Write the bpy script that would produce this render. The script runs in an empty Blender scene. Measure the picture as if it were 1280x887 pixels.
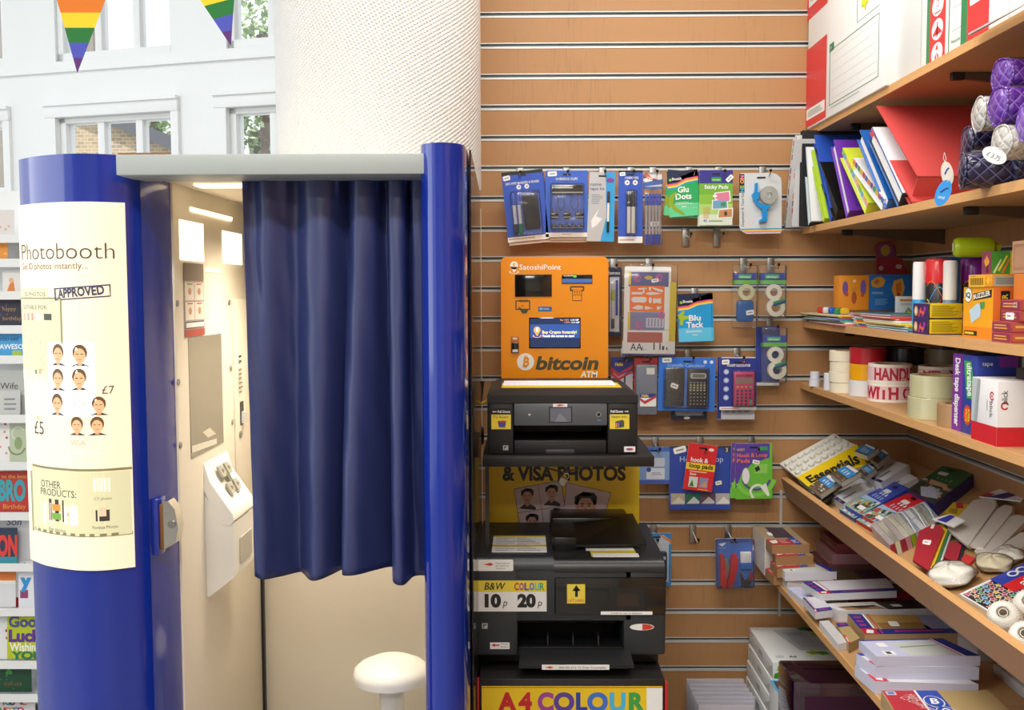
import bpy, bmesh, math, random
from mathutils import Vector, Matrix
random.seed(7)
SC = bpy.context.scene
COL = SC.collection
R = math.radians
# ------------------------------------------------------------------ camera, sky, lamps, exposure
FPX, CX, CY = 1235.0, 640.0, 443.5
CAM = Vector((0.0, -3.28, 1.60))
_a, _p, _r = R(0.6), R(3.75), R(0.2)
FWD = Vector((-math.sin(_a)*math.cos(_p), math.cos(_a)*math.cos(_p), -math.sin(_p)))
_R0 = Vector((math.cos(_a), math.sin(_a), 0)); _U0 = _R0.cross(FWD)
RGT = _R0*math.cos(_r) - _U0*math.sin(_r); UPV = _U0*math.cos(_r) + _R0*math.sin(_r)
cd = bpy.data.cameras.new('camera'); cd.sensor_width = 36; cd.lens = FPX/1280*36
cd.clip_start = .05; cd.clip_end = 200
cam = bpy.data.objects.new('camera', cd); COL.objects.link(cam)
cam.matrix_world = Matrix(((RGT.x, UPV.x, -FWD.x, CAM.x), (RGT.y, UPV.y, -FWD.y, CAM.y), (RGT.z, UPV.z, -FWD.z, CAM.z), (0, 0, 0, 1)))
SC.camera = cam
SC.view_settings.view_transform = 'Standard'; SC.view_settings.look = 'None'
SC.view_settings.gamma = 1; SC.view_settings.use_curve_mapping = False
SC.view_settings.exposure = 0.22
W = bpy.data.worlds.new('sky'); SC.world = W; W.use_nodes = True
W.node_tree.nodes['Background'].inputs[0].default_value = (.93, .97, 1, 1)
W.node_tree.nodes['Background'].inputs[1].default_value = 1.1
def area(name, loc, to, sx, sy, power, col=(1, 1, 1)):
    l = bpy.data.lights.new(name, 'AREA'); l.shape = 'RECTANGLE'; l.size = sx; l.size_y = sy; l.energy = power; l.color = col
    o = bpy.data.objects.new(name, l); COL.objects.link(o); o.location = loc
    o.rotation_euler = (Vector(to)-Vector(loc)).to_track_quat('-Z', 'Y').to_euler()
    return o
area('ceiling_lamp', (.15, -.95, 3.15), (.15, -.95, 0), 1.5, .3, 22, (1, .95, .88))
area('ceiling_lamp', (.0, -2.9, 3.2), (.0, -2.9, 0), 1.5, .3, 42, (1, .95, .87))
area('ceiling_lamp', (-1.6, -2.9, 3.2), (-1.6, -2.9, 0), 1.5, .3, 36, (1, .95, .87))
area('ceiling_lamp', (-.6, -5.0, 3.2), (-.6, -5.0, 0), 1.5, .3, 60, (1, .95, .87))
area('shop_window_daylight', (-4.8, -1.6, 2.2), (-1, -.8, 1.3), 3.5, 2.4, 45, (.93, .97, 1))
area('facade_fill', (-2.6, .9, 4.1), (-2.4, 2.0, 0), 4.5, 1.4, 52, (.95, .98, 1))  # added overhead fill to brighten the white window front; no skylight is built
sl_ = bpy.data.lights.new('sun', 'SUN'); sl_.energy = 3.2; sl_.angle = R(2); so_ = bpy.data.objects.new('sun', sl_); COL.objects.link(so_)
so_.rotation_euler = Vector((.25, .6, -1)).to_track_quat('-Z', 'Y').to_euler()

def ray(px, py):
    return FWD + RGT*((px-CX)/FPX) + UPV*((CY-py)/FPX)
def at(px, py, Y):
    d = ray(px, py); return CAM + d*((Y-CAM.y)/d.y)
def atX(px, py, X):
    d = ray(px, py); return CAM + d*((X-CAM.x)/d.x)
def atZ(px, py, Z):
    d = ray(px, py); return CAM + d*((Z-CAM.z)/d.z)
def atPlane(px, py, p0, n):
    d = ray(px, py); return CAM + d*((p0-CAM).dot(n)/d.dot(n))

# ------------------------------------------------------------------ materials
MATS = {}
def lin(h):
    h = h.lstrip('#'); o = []
    for i in (0, 2, 4):
        c = int(h[i:i+2], 16)/255; o.append(c/12.92 if c <= .04045 else ((c+.055)/1.055)**2.4)
    return (*o, 1)
def mat(name, hexc='#808080', rough=.5, metal=0, emit=0, coat=0, alpha=1, trans=0, spec=.5, noise=0, nscale=40, bump=0, bscale=300):
    if name in MATS: return MATS[name]
    m = bpy.data.materials.new(name); m.use_nodes = True
    nt = m.node_tree; b = nt.nodes['Principled BSDF']; c = lin(hexc)
    b.inputs['Base Color'].default_value = c; b.inputs['Roughness'].default_value = rough
    b.inputs['Metallic'].default_value = metal; b.inputs['Coat Weight'].default_value = coat
    b.inputs['Coat Roughness'].default_value = .06
    b.inputs['Alpha'].default_value = alpha; b.inputs['Transmission Weight'].default_value = trans
    b.inputs['Specular IOR Level'].default_value = spec
    if emit:
        b.inputs['Emission Color'].default_value = c; b.inputs['Emission Strength'].default_value = emit
    if noise or bump:
        tc = nt.nodes.new('ShaderNodeTexCoord'); n = nt.nodes.new('ShaderNodeTexNoise')
        nt.links.new(tc.outputs['Object'], n.inputs['Vector'])
        if noise:
            n.inputs['Scale'].default_value = nscale; n.inputs['Detail'].default_value = 4
            mx = nt.nodes.new('ShaderNodeMix'); mx.data_type = 'RGBA'
            mx.inputs[6].default_value = tuple(x*(1-noise) for x in c[:3])+(1,)
            mx.inputs[7].default_value = tuple(min(1, x*(1+noise)) for x in c[:3])+(1,)
            nt.links.new(n.outputs['Fac'], mx.inputs[0]); nt.links.new(mx.outputs[2], b.inputs['Base Color'])
        if bump:
            n2 = nt.nodes.new('ShaderNodeTexNoise'); n2.inputs['Scale'].default_value = bscale
            nt.links.new(tc.outputs['Object'], n2.inputs['Vector'])
            bp = nt.nodes.new('ShaderNodeBump'); bp.inputs['Strength'].default_value = bump; bp.inputs['Distance'].default_value = .002
            nt.links.new(n2.outputs['Fac'], bp.inputs['Height']); nt.links.new(bp.outputs['Normal'], b.inputs['Normal'])
    MATS[name] = m
    return m
def H(hexc, rough=.45):
    """a printed / plastic colour"""
    return mat('print_'+hexc.lstrip('#').lower()+('' if rough == .45 else '_%d' % int(rough*100)), hexc, rough)
def wood(name, hexc, axis='z', rough=.5, amt=.16):
    if name in MATS: return MATS[name]
    m = bpy.data.materials.new(name); m.use_nodes = True; nt = m.node_tree; b = nt.nodes['Principled BSDF']
    b.inputs['Roughness'].default_value = rough
    tc = nt.nodes.new('ShaderNodeTexCoord'); mp = nt.nodes.new('ShaderNodeMapping')
    s = {'z': (9, 9, .7), 'y': (9, .7, 9), 'x': (.7, 9, 9), 'e': (2, 2, 300), 'f': (300, 2, 2)}[axis]
    mp.inputs['Scale'].default_value = s
    n = nt.nodes.new('ShaderNodeTexNoise'); n.inputs['Scale'].default_value = 1.0; n.inputs['Detail'].default_value = 6; n.inputs['Roughness'].default_value = .6
    n2 = nt.nodes.new('ShaderNodeTexNoise'); n2.inputs['Scale'].default_value = 14; n2.inputs['Detail'].default_value = 3
    ad = nt.nodes.new('ShaderNodeMath'); ad.operation = 'MULTIPLY_ADD'; ad.inputs[1].default_value = 1.1
    nt.links.new(tc.outputs['Object'], mp.inputs['Vector']); nt.links.new(mp.outputs[0], n.inputs['Vector']); nt.links.new(mp.outputs[0], n2.inputs['Vector'])
    nt.links.new(n2.outputs['Fac'], ad.inputs[0]); nt.links.new(n.outputs['Fac'], ad.inputs[2])
    cr = nt.nodes.new('ShaderNodeValToRGB'); c = lin(hexc)
    cr.color_ramp.elements[0].position = .45; cr.color_ramp.elements[1].position = .95
    cr.color_ramp.elements[0].color = tuple(x*(1-amt*1.6) for x in c[:3])+(1,)
    cr.color_ramp.elements[1].color = tuple(min(1, x*(1+amt)) for x in c[:3])+(1,)
    nt.links.new(ad.outputs[0], cr.inputs[0]); nt.links.new(cr.outputs[0], b.inputs['Base Color'])
    MATS[name] = m
    return m
def clearmat(name, tint='#ffffff', a=.03, rough=.08):
    """thin clear plastic: mostly see-through with a gloss"""
    if name in MATS: return MATS[name]
    m = bpy.data.materials.new(name); m.use_nodes = True; nt = m.node_tree
    for n in list(nt.nodes):
        if n.type != 'OUTPUT_MATERIAL': nt.nodes.remove(n)
    out = nt.nodes[0]; t = nt.nodes.new('ShaderNodeBsdfTransparent'); g = nt.nodes.new('ShaderNodeBsdfGlossy'); d = nt.nodes.new('ShaderNodeBsdfDiffuse')
    t.inputs[0].default_value = lin(tint); d.inputs[0].default_value = lin(tint); g.inputs['Roughness'].default_value = rough
    fr = nt.nodes.new('ShaderNodeFresnel'); fr.inputs[0].default_value = 1.3
    m1 = nt.nodes.new('ShaderNodeMixShader'); m2 = nt.nodes.new('ShaderNodeMixShader'); m1.inputs[0].default_value = a
    nt.links.new(t.outputs[0], m1.inputs[1]); nt.links.new(d.outputs[0], m1.inputs[2])
    nt.links.new(fr.outputs[0], m2.inputs[0]); nt.links.new(m1.outputs[0], m2.inputs[1]); nt.links.new(g.outputs[0], m2.inputs[2])
    nt.links.new(m2.outputs[0], out.inputs[0])
    MATS[name] = m
    return m
def foil(name, hexc, rough=.25):
    return mat(name, hexc, rough, metal=.0, coat=1)
ALU = mat('brushed_aluminium', '#d6d8d6', .38, metal=.35)
CHROME = mat('chrome', '#d8d8d8', .15, metal=1)
STEEL = mat('grey_steel', '#9a9a98', .35, metal=.9)
BLK = mat('black_plastic', '#17181a', .38, bump=.15, bscale=900)
BLKG = mat('gloss_black', '#0b0b0d', .12, coat=.5)
WHT = mat('white_card', '#eceeee', .6)
PAPER = mat('white_paper', '#f0f1f2', .7)
CLEAR = clearmat('clear_plastic')
STICK = mat('price_sticker', '#f6f6f4', .5)
INK = H('#1c1d20')

# ------------------------------------------------------------------ mesh builder
def rrect(x0, x1, z0, z1, r, n=4):
    r = min(r, (x1-x0)/2-1e-5, (z1-z0)/2-1e-5); o = []
    for cx, cz, a in ((x1-r, z0+r, -90), (x1-r, z1-r, 0), (x0+r, z1-r, 90), (x0+r, z0+r, 180)):
        for k in range(n+1):
            t = R(a+90*k/n); o.append((cx+r*math.cos(t), cz+r*math.sin(t)))
    return o
def ell(cx, cz, rx, rz, n=20, a0=0):
    return [(cx+rx*math.cos(a0+2*math.pi*k/n), cz+rz*math.sin(a0+2*math.pi*k/n)) for k in range(n)]
class MB:
    def __init__(s, xf=None):
        s.v = []; s.f = []; s.m = []; s.sm = []; s.mats = []; s.xf = xf; s.y = 0.0
    def mi(s, m):
        if isinstance(m, str): m = H(m)
        if m not in s.mats: s.mats.append(m)
        return s.mats.index(m)
    def add(s, vs, fs, m, smooth=False, xf=None):
        o = len(s.v); i = s.mi(m)
        for v in vs:
            v = Vector(v)
            if xf is not None: v = xf(v) if callable(xf) else xf @ v
            if s.xf is not None: v = s.xf(v) if callable(s.xf) else s.xf @ v
            s.v.append(v)
        for f in fs:
            s.f.append([o+k for k in f]); s.m.append(i); s.sm.append(smooth)
        return s
    def box(s, x0, x1, y0, y1, z0, z1, m, r=0, xf=None, seg=2):
        if r > 0:
            bm = bmesh.new(); bmesh.ops.create_cube(bm, size=1)
            for v in bm.verts: v.co = Vector(((x0+x1)/2+v.co.x*(x1-x0), (y0+y1)/2+v.co.y*(y1-y0), (z0+z1)/2+v.co.z*(z1-z0)))
            bmesh.ops.bevel(bm, geom=bm.edges[:], offset=r, segments=seg, affect='EDGES', profile=.5)
            bm.verts.index_update()
            s.add([v.co.copy() for v in bm.verts], [[v.index for v in f.verts] for f in bm.faces], m, True, xf); bm.free(); return s
        vs = [(x, y, z) for x in (x0, x1) for y in (y0, y1) for z in (z0, z1)]
        return s.add(vs, [(0, 1, 3, 2), (4, 6, 7, 5), (0, 4, 5, 1), (2, 3, 7, 6), (0, 2, 6, 4), (1, 5, 7, 3)], m, False, xf)
    def prism(s, pts, y0, y1, m, back=None, side=None, xf=None):
        """outline in x,z pushed from y0 (front) to y1"""
        n = len(pts); area2 = sum(pts[i][0]*pts[(i+1) % n][1]-pts[(i+1) % n][0]*pts[i][1] for i in range(n))
        if area2 < 0: pts = pts[::-1]
        vs = [(p[0], y0, p[1]) for p in pts]+[(p[0], y1, p[1]) for p in pts]
        s.add(vs, [list(range(n))], m, xf=xf); s.add(vs, [list(range(2*n-1, n-1, -1))], back or m, xf=xf)
        return s.add(vs, [(i, n+i, n+(i+1) % n, (i+1) % n) for i in range(n)], side or m, xf=xf)
    def patch(s, pts, m, y=None, xf=None):
        n = len(pts); a2 = sum(pts[i][0]*pts[(i+1) % n][1]-pts[(i+1) % n][0]*pts[i][1] for i in range(n))
        if a2 < 0: pts = pts[::-1]
        y = s.y if y is None else y
        return s.add([(p[0], y, p[1]) for p in pts], [list(range(n))], m, xf=xf)
    def rect(s, x0, x1, z0, z1, m, y=None, n=1, xf=None):
        y = s.y if y is None else y
        vs = []; fs = []
        for k in range(n+1):
            x = x0+(x1-x0)*k/n; vs += [(x, y, z0), (x, y, z1)]
        for k in range(n): fs.append((2*k, 2*k+2, 2*k+3, 2*k+1))
        return s.add(vs, fs, m, xf=xf)
    def lines(s, x0, x1, z0, z1, n, m, y=None, fill=.4, xf=None, seed=None):
        """rows of unreadable small print as thin bars"""
        rr = random.Random(seed if seed is not None else int((x0+z0)*1e5))
        p = (z1-z0)/n
        for k in range(n):
            z = z1-(k+.5)*p; w = (x1-x0)*(.65+.35*rr.random())
            s.rect(x0, x0+w, z-p*fill/2, z+p*fill/2, m, y, xf=xf)
        return s
    def text(s, t, x, z, size, m, y=None, bold=0, al='L', fit=None, shear=0, rot=0, xf=None, gap=1):
        c = bpy.data.curves.new('t', 'FONT'); c.body = t; c.size = size; c.offset = bold*size; c.shear = shear
        c.resolution_u = 5 if size > .03 else 2; c.space_character = gap
        ob = bpy.data.objects.new('t', c); me = bpy.data.meshes.new_from_object(ob)
        vs = [v.co.copy() for v in me.vertices]; fs = [list(p.vertices) for p in me.polygons]
        bpy.data.objects.remove(ob); bpy.data.curves.remove(c); bpy.data.meshes.remove(me)
        if not vs: return s
        a = min(v.x for v in vs); b = max(v.x for v in vs); k = fit/(b-a) if fit else 1; w = (b-a)*k
        ox = {'L': 0, 'C': -w/2, 'R': -w}[al]; y = s.y if y is None else y
        ca, sa = math.cos(R(rot)), math.sin(R(rot)); out = []
        for v in vs:
            lx = (v.x-a)*k+ox; lz = v.y
            out.append((x+lx*ca-lz*sa, y, z+lx*sa+lz*ca))
        # outward (towards -y)
        return s.add(out, fs, m, xf=xf)
    def lathe(s, prof, m, n=24, xf=None, smooth=True, close=False):
        vs = []; fs = []; k = len(prof)
        for i in range(n):
            a = 2*math.pi*i/n
            for r, z in prof: vs.append((r*math.cos(a), r*math.sin(a), z))
        for i in range(n):
            j = (i+1) % n
            for q in range(k-1 if not close else k):
                q2 = (q+1) % k
                fs.append((i*k+q, j*k+q, j*k+q2, i*k+q2))
        return s.add(vs, fs, m, smooth, xf)
    def cyl(s, r, z0, z1, m, n=24, xf=None, cap=None, bev=0):
        pr = [(0, z0), (r-bev, z0), (r, z0+bev), (r, z1-bev), (r-bev, z1), (0, z1)] if bev else [(0, z0), (r, z0), (r, z1), (0, z1)]
        if bev: return s.lathe(pr, m, n, xf)
        s.lathe([(r, z0), (r, z1)], m, n, xf); s.lathe([(0, z0), (r, z0)], cap or m, n, xf, False); return s.lathe([(r, z1), (0, z1)], cap or m, n, xf, False)
    def tube(s, path, r, m, n=8, xf=None, closed=False):
        path = [Vector(p) for p in path]; vs = []; fs = []; K = len(path); up = None
        for i, p in enumerate(path):
            a = path[(i-1) % K] if (closed or i > 0) else p; b = path[(i+1) % K] if (closed or i < K-1) else p
            t = (b-a).normalized()
            if up is None: up = Vector((0, 0, 1)) if abs(t.z) < .9 else Vector((1, 0, 0))
            u = t.cross(up).normalized(); w = u.cross(t); up = w
            for k in range(n):
                g = 2*math.pi*k/n; vs.append(p+u*(r*math.cos(g))+w*(r*math.sin(g)))
        for i in range(K if closed else K-1):
            j = (i+1) % K
            for k in range(n): fs.append((i*n+k, i*n+(k+1) % n, j*n+(k+1) % n, j*n+k))
        if not closed: fs += [list(range(n))[::-1], list(range((K-1)*n, K*n))]
        return s.add(vs, fs, m, True, xf)
    def grid(s, fn, nu, nv, m, smooth=True, closeu=False, xf=None):
        vs = [fn(i/nu, j/nv) for i in range(nu+1) for j in range(nv+1)]; fs = []
        for i in range(nu):
            for j in range(nv):
                a = i*(nv+1)+j; fs.append((a, a+nv+1, a+nv+2, a+1))
        return s.add(vs, fs, m, smooth, xf)
    def build(s, name, parent=None, loc=None, weld=False):
        me = bpy.data.meshes.new(name); me.from_pydata([tuple(v) for v in s.v], [], s.f)
        for m in s.mats: me.materials.append(m)
        me.polygons.foreach_set('material_index', s.m); me.polygons.foreach_set('use_smooth', s.sm)
        me.update()
        if weld:
            bm = bmesh.new(); bm.from_mesh(me); bmesh.ops.remove_doubles(bm, verts=bm.verts, dist=1e-5); bm.to_mesh(me); bm.free()
        try: me.set_sharp_from_angle(angle=R(40))
        except Exception: pass
        o = bpy.data.objects.new(name, me); COL.objects.link(o)
        if parent: o.parent = parent
        if loc is not None: o.location = loc
        return o
def tag(o, label, cat, group=None):
    o['label'] = label; o['category'] = cat
    if group: o['group'] = group
    return o
def thing(name, label, cat, loc=(0, 0, 0), rot=(0, 0, 0), group=None):
    o = bpy.data.objects.new(name, None); COL.objects.link(o); o.location = loc; o.rotation_euler = rot; o.empty_display_size = .05
    return tag(o, label, cat, group)
def struct(o):
    o['kind'] = 'structure'; return o
def copy_tree(o, parent=None, **kw):
    c = o.copy(); COL.objects.link(c)
    if parent: c.parent = parent
    for ch in list(o.children): copy_tree(ch, c)
    for k, v in kw.items():
        if k in ('label', 'group'): c[k] = v
        else: setattr(c, k, v)
    return c
T = Matrix.Translation
def RX(a): return Matrix.Rotation(R(a), 4, 'X')
def RY(a): return Matrix.Rotation(R(a), 4, 'Y')
def RZ(a): return Matrix.Rotation(R(a), 4, 'Z')
def SCL(x, y, z): return Matrix.Diagonal((x, y, z, 1))
def interp(pts, t):
    """piecewise linear y at t through sorted (t,y) tuples, smoothed"""
    if t <= pts[0][0]: return pts[0][1]
    for a, b in zip(pts, pts[1:]):
        if t <= b[0]:
            k = (t-a[0])/(b[0]-a[0]); return a[1]+(b[1]-a[1])*k
    return pts[-1][1]
# ------------------------------------------------------------------ the room
BEECH = wood('beech_slatwall', '#a97e54', 'z')
BEECHX = wood('beech_shelf', '#b18a5e', 'y')
PLY = wood('plywood_edge', '#b58a5a', 'e', amt=.42); PLYF = wood('plywood_lip_edge', '#b58a5a', 'f', amt=.42)
struct(MB().box(-6, 3, -7.5, 4, -.1, 0, mat('grey_vinyl_floor', '#8d8a84', .4, noise=.1)).build('floor'))
struct(MB().box(-6, 3, -11, 3.2, 4.2, 4.3, mat('white_ceiling', '#e4e4e0', .8)).build('ceiling'))
struct(MB().box(-6, 3, -7.6, -7.5, 0, 4.2, mat('cream_wall', '#d9d3c8', .8)).build('wall_front'))
def slatwall(u0, u1, zb, zt, lines_z, place, name, trim):
    b = MB(place); e = MB(place); zs = sorted(lines_z); prev = zb
    for z in zs+[zt]:
        hi = z-.009 if z != zt else zt
        lo = prev+.009 if prev != zb else zb
        b.box(u0, u1, 0, .012, lo, hi, BEECH); prev = z
    b.box(u0, u1, .012, .06, zb, zt, BEECH)
    for z in zs:          # aluminium channel insert: top lip, dark slot, bright lower lip
        e.box(u0, u1, -.0015, .011, z+.0062, z+.0092, ALU)
        e.box(u0, u1, .006, .0115, z-.002, z+.0062, mat('slot_shadow_metal', '#4d5558', .35, metal=.8))
        e.add([(u0, -.0018, z-.0034), (u1, -.0018, z-.0034), (u1, .006, z-.0008), (u0, .006, z-.0008)], [(0, 1, 2, 3)], ALU)
        e.box(u0, u1, -.0018, .011, z-.0096, z-.0034, ALU)
    w = struct(b.build(name)); t = struct(e.build(trim)); t.parent = w
    return w
_z0 = at(800, 209.5, 0).z; PITCH = (at(800, 209.5, 0).z-at(880, 763.3, 0).z)/15
SLATS = [_z0+PITCH*k for k in range(-17, 15)]
SLATS = [z for z in SLATS if .12 < z < 3.4]
XR = 1.283                       # face of the right-hand slatwall
slatwall(-.45, XR+.06, 0, 3.5, SLATS, None, 'wall_back', 'trim_1')
slatwall(-.06, 7.5, 0, 3.5, SLATS, T((XR, 0, 0)) @ RZ(-90), 'wall_right', 'trim_2')
_x = at(974, 770, 0).x
struct(MB().box(_x-.004, _x+.004, -.004, .001, .5, .93, ALU).build('trim_3'))
# white timber window front beyond the booth
FP = at(340, 362, 2.72); _t = R(15)
FU = Vector((math.cos(_t), -math.sin(_t), 0)); FN = Vector((-math.sin(_t), -math.cos(_t), 0))
FM = Matrix(((FU.x, -FN.x, 0, FP.x), (FU.y, -FN.y, 0, FP.y), (0, 0, 1, 0), (0, 0, 0, 1)))   # local x along, local y away, z up
def fuv(px, py):
    q = atPlane(px, py, FP, FN); return ((q-FP).dot(FU), q.z)
WTIMB = mat('white_painted_timber', '#e9ecec', .55, noise=.015, nscale=6)
u = lambda px: fuv(px, 150)[0]
holes = []                       # (u0,u1,z0,z1)
zl1, zl0 = fuv(140, 144)[1], fuv(10, 244)[1]
zu0 = fuv(150, 71)[1]
cols = [(u(-120), u(6)), (u(72), u(216)), (u(285), u(440)), (u(480), u(620))]
for a, b in cols:
    holes.append((a, b, zl0, zl1)); holes.append((a, b, zu0, zu0+1.5))
us = sorted({-4.6, 2.2, *[c for h in holes for c in h[:2]]}); zs = sorted({0, 4.2, *[c for h in holes for c in h[2:]]})
fw = MB(FM)
for a, b in zip(us, us[1:]):
    for c, d in zip(zs, zs[1:]):
        mu, mz = (a+b)/2, (c+d)/2
        if any(h[0] < mu < h[1] and h[2] < mz < h[3] for h in holes): continue
        fw.box(a, b, 0, .14, c, d, WTIMB)
zled = fuv(190, 80)[1]
fw.box(-4.6, 2.2, -.02, 0, zled-.012, zled+.006, WTIMB)
struct(fw.build('wall_left'))
GLASS = clearmat('window_glass', '#ffffff', .0, .02)
for n, (a, b, c, d) in enumerate(holes):
    fr = MB(FM); lower = n % 2 == 0
    f = .055
    fr.box(a, b, .02, .11, c, c+f, WTIMB, .004); fr.box(a, b, .02, .11, d-f*.6, d, WTIMB, .004)
    fr.box(a, a+f*.8, .02, .11, c, d, WTIMB, .004); fr.box(b-f*.4, b, .02, .11, c, d, WTIMB, .004)
    for k in (1, 2):
        m_ = a+(b-a)*(k/3+.02); fr.box(m_-.025, m_+.025, .03, .1, c, d, WTIMB, .004)
    if not lower:
        fr.box(a, b, .03, .1, c+.5, c+.54, WTIMB, .004)
    else:                        # projecting architrave round the lower windows
        e = .085
        fr.box(a-e, b+e*.6, -.03, .0, d+.0, d+e, WTIMB, .006); fr.box(a-e, b+e*.6, -.045, 0, d+e-.012, d+e+.008, WTIMB)
        fr.box(a-e, a, -.025, 0, c, d, WTIMB); fr.box(b, b+e*.6, -.025, 0, c, d, WTIMB)
    fo = struct(fr.build('window_%d' % (n+1)))
    g = struct(MB(FM).box(a, b, .06, .066, c, d, GLASS).build('glass_pane')); g.parent = fo
# outside: brick house with sloping coping and drainpipe, trees
def brickmat():
    m = bpy.data.materials.new('sandstone_brick'); m.use_nodes = True; nt = m.node_tree; b = nt.nodes['Principled BSDF']
    tc = nt.nodes.new('ShaderNodeTexCoord'); mp = nt.nodes.new('ShaderNodeMapping'); mp.inputs['Rotation'].default_value = (R(90), 0, 0)
    br = nt.nodes.new('ShaderNodeTexBrick'); br.inputs['Scale'].default_value = 6.0; br.inputs['Color1'].default_value = lin('#b9a07c'); br.inputs['Color2'].default_value = lin('#96866f')
    br.inputs['Mortar'].default_value = lin('#c9bda6'); br.inputs['Mortar Size'].default_value = .02
    nt.links.new(tc.outputs['Object'], mp.inputs[0]); nt.links.new(mp.outputs[0], br.inputs[0]); nt.links.new(br.outputs[0], b.inputs['Base Color']); b.inputs['Roughness'].default_value = .9
    return m
BRICK = brickmat(); YB = 8.5
q0 = at(122, 150, YB); q1 = at(222, 190, YB); base = 0
hb = thing('house', 'sandstone brick house with sloping dark roof edge seen through the far windows', 'house', (q0.x, YB, 0))
dx = q1.x-q0.x; sl = (q1.z-q0.z)/dx
MB().prism([(-.6, 0), (1.2, 0), (1.2, max(.3, q0.z+1.2*sl)), (-.6, q0.z-.6*sl)], 0, .4, BRICK).build('gable_wall', hb)
MB().prism([(-.7, q0.z-.7*sl), (1.25, q0.z+1.25*sl), (1.25, q0.z+1.25*sl+.16), (-.7, q0.z-.7*sl+.16)], -.12, .6, mat('roof_slate', '#54575c', .7)).build('roof_edge', hb)
hc = thing('house', 'taller dark brick house filling the leftmost far windows', 'house', (at(-60, 200, 10).x, 10, 0))
_w = at(121, 200, 10).x-at(-60, 200, 10).x
MB().box(-3, _w, 0, .5, 0, 6.5, mat('grey_brown_stone', '#8f877d', .9, noise=.3, nscale=8)).build('wall', hc)
MB().box(_w-.75, _w-.45, -.05, 0, 1.2, 5.5, H('#dfe3e6')).build('window_frame', hc)
MB().tube([(_w-1.1, -.06, 0), (_w-1.1, -.06, 3.1), (_w-.8, -.06, 3.3), (_w-.8, -.06, 6)], .05, H('#c8ccd0')).build('drainpipe', hc)
LEAF = [mat('tree_leaf', '#6f8a55', .7), mat('tree_leaf_pale', '#93aa78', .7)]
for (px, py, Y, rad, lab) in ((330, 45, 9, .8, 'pale leafy tree seen through the upper right far window'), (320, 165, 9.5, .75, 'leafy tree seen through the lower far window beside the white roll'), (196, 150, 13, .8, 'small distant tree above the sloping roof edge')):
    c = at(px, py, Y); rr = random.Random(px)
    tr = thing('tree', lab, 'tree', (c.x, c.y, 0)); MB().tube([(0, 0, 0), (.05, 0, c.z*.6), (0, 0, c.z)], .1, mat('tree_bark', '#5e5145', .9)).build('trunk', tr)
    f = MB()
    for k in range(900):
        d = Vector((rr.gauss(0, 1), rr.gauss(0, 1), rr.gauss(0, 1))).normalized()*rad*(rr.random()**.45); d.z *= 1.15; d.z += c.z
        r1 = Vector((rr.uniform(-1, 1), rr.uniform(-1, 1), rr.uniform(-1, 1))).normalized(); r2 = r1.orthogonal().normalized(); w = .07*rad
        f.add([d-r1*w, d-r2*w*.5, d+r1*w, d+r2*w*.5], [(0, 1, 2, 3)], LEAF[k % 2])
    f.build('crown', tr)

# ------------------------------------------------------------------ photo booth
BLUE = mat('gloss_blue_shell', '#0c2a92', .14, coat=.5)
CREAM = mat('cream_laminate', '#e6ddcb', .42)
OFFW = mat('offwhite_plastic', '#e9e7e1', .38)
XP = -.846                       # face of the machine panel
ZT = 1.905
pb = thing('photo_booth', 'blue curtained photo booth with backlit sign on its curved front', 'photo booth', (-.6, -.6, 0))
def wl(v): return Vector(v)-Vector((-.6, -.6, 0))
BX = lambda: MB(wl)
ctrl = [(-1.166, -.978), (-1.142, -1.002), (-1.10, -1.036), (-1.05, -1.062), (-1.0, -1.078), (-.95, -1.076), (-.905, -1.055), (-.885, -1.042), (-.868, -1.02)]
def catmull(p, n=6):
    o = []
    for i in range(len(p)-1):
        a, b, c, d = [Vector(p[max(0, min(len(p)-1, i+k))]) for k in (-1, 0, 1, 2)]
        for k in range(n):
            t = k/n; o.append(.5*((2*b)+(c-a)*t+(2*a-5*b+4*c-d)*t*t+(3*b-a-3*c+d)*t**3))
    o.append(Vector(p[-1])); return o
arc = catmull(ctrl)
m = BX(); n = len(arc); pl = [tuple(q) for q in arc]+[(XP-.006, -.88), (XP-.006, -.84), (-1.02, -.62), (-1.10, -.64), (-1.16, -.86), (-1.17, -.95)]
k = len(pl); vs = [(x, y, z) for z in (.04, ZT) for x, y in pl]
m.add(vs, [(i, (i+1) % k, k+(i+1) % k, k+i) for i in range(k)], BLUE, True); m.add(vs, [list(range(k, 2*k))], BLUE); m.add(vs, [list(range(k))[::-1]], BLUE)
m.build('curved_cabinet', pb)
# arc-length wrap for the sign
S = [0]
for a, b in zip(arc, arc[1:]): S.append(S[-1]+(b-a).length)
def on_arc(s, off):
    s = max(0, min(S[-1]-1e-6, s))
    for i in range(len(S)-1):
        if s <= S[i+1]:
            t = (s-S[i])/(S[i+1]-S[i]); p = arc[i].lerp(arc[i+1], t); d = (arc[i+1]-arc[i]).normalized(); nrm = Vector((d.y, -d.x))
            if nrm.y > 0 and nrm.x > 0: nrm = -nrm
            return p+nrm*off
def arc_s(px, py=480):           # arc length under a point of the sign's face
    z = 1.4
    for it in range(3):
        best = None
        for i in range(241):
            q = S[-1]*i/240; p = on_arc(q, .006); v = Vector((p.x, p.y, z))-CAM
            x = CX+FPX*v.dot(RGT)/v.dot(FWD)
            if best is None or abs(x-px) < best[0]: best = (abs(x-px), q, p)
        d = ray(px, py); z = CAM.z+d.z*(best[2]-CAM.xy).length/d.xy.length
    return best[1]
sA, sB = .004, arc_s(163)
SZ0, SZ1 = at(100, 713, -1.085).z, at(90, 252, -1.085).z
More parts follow.
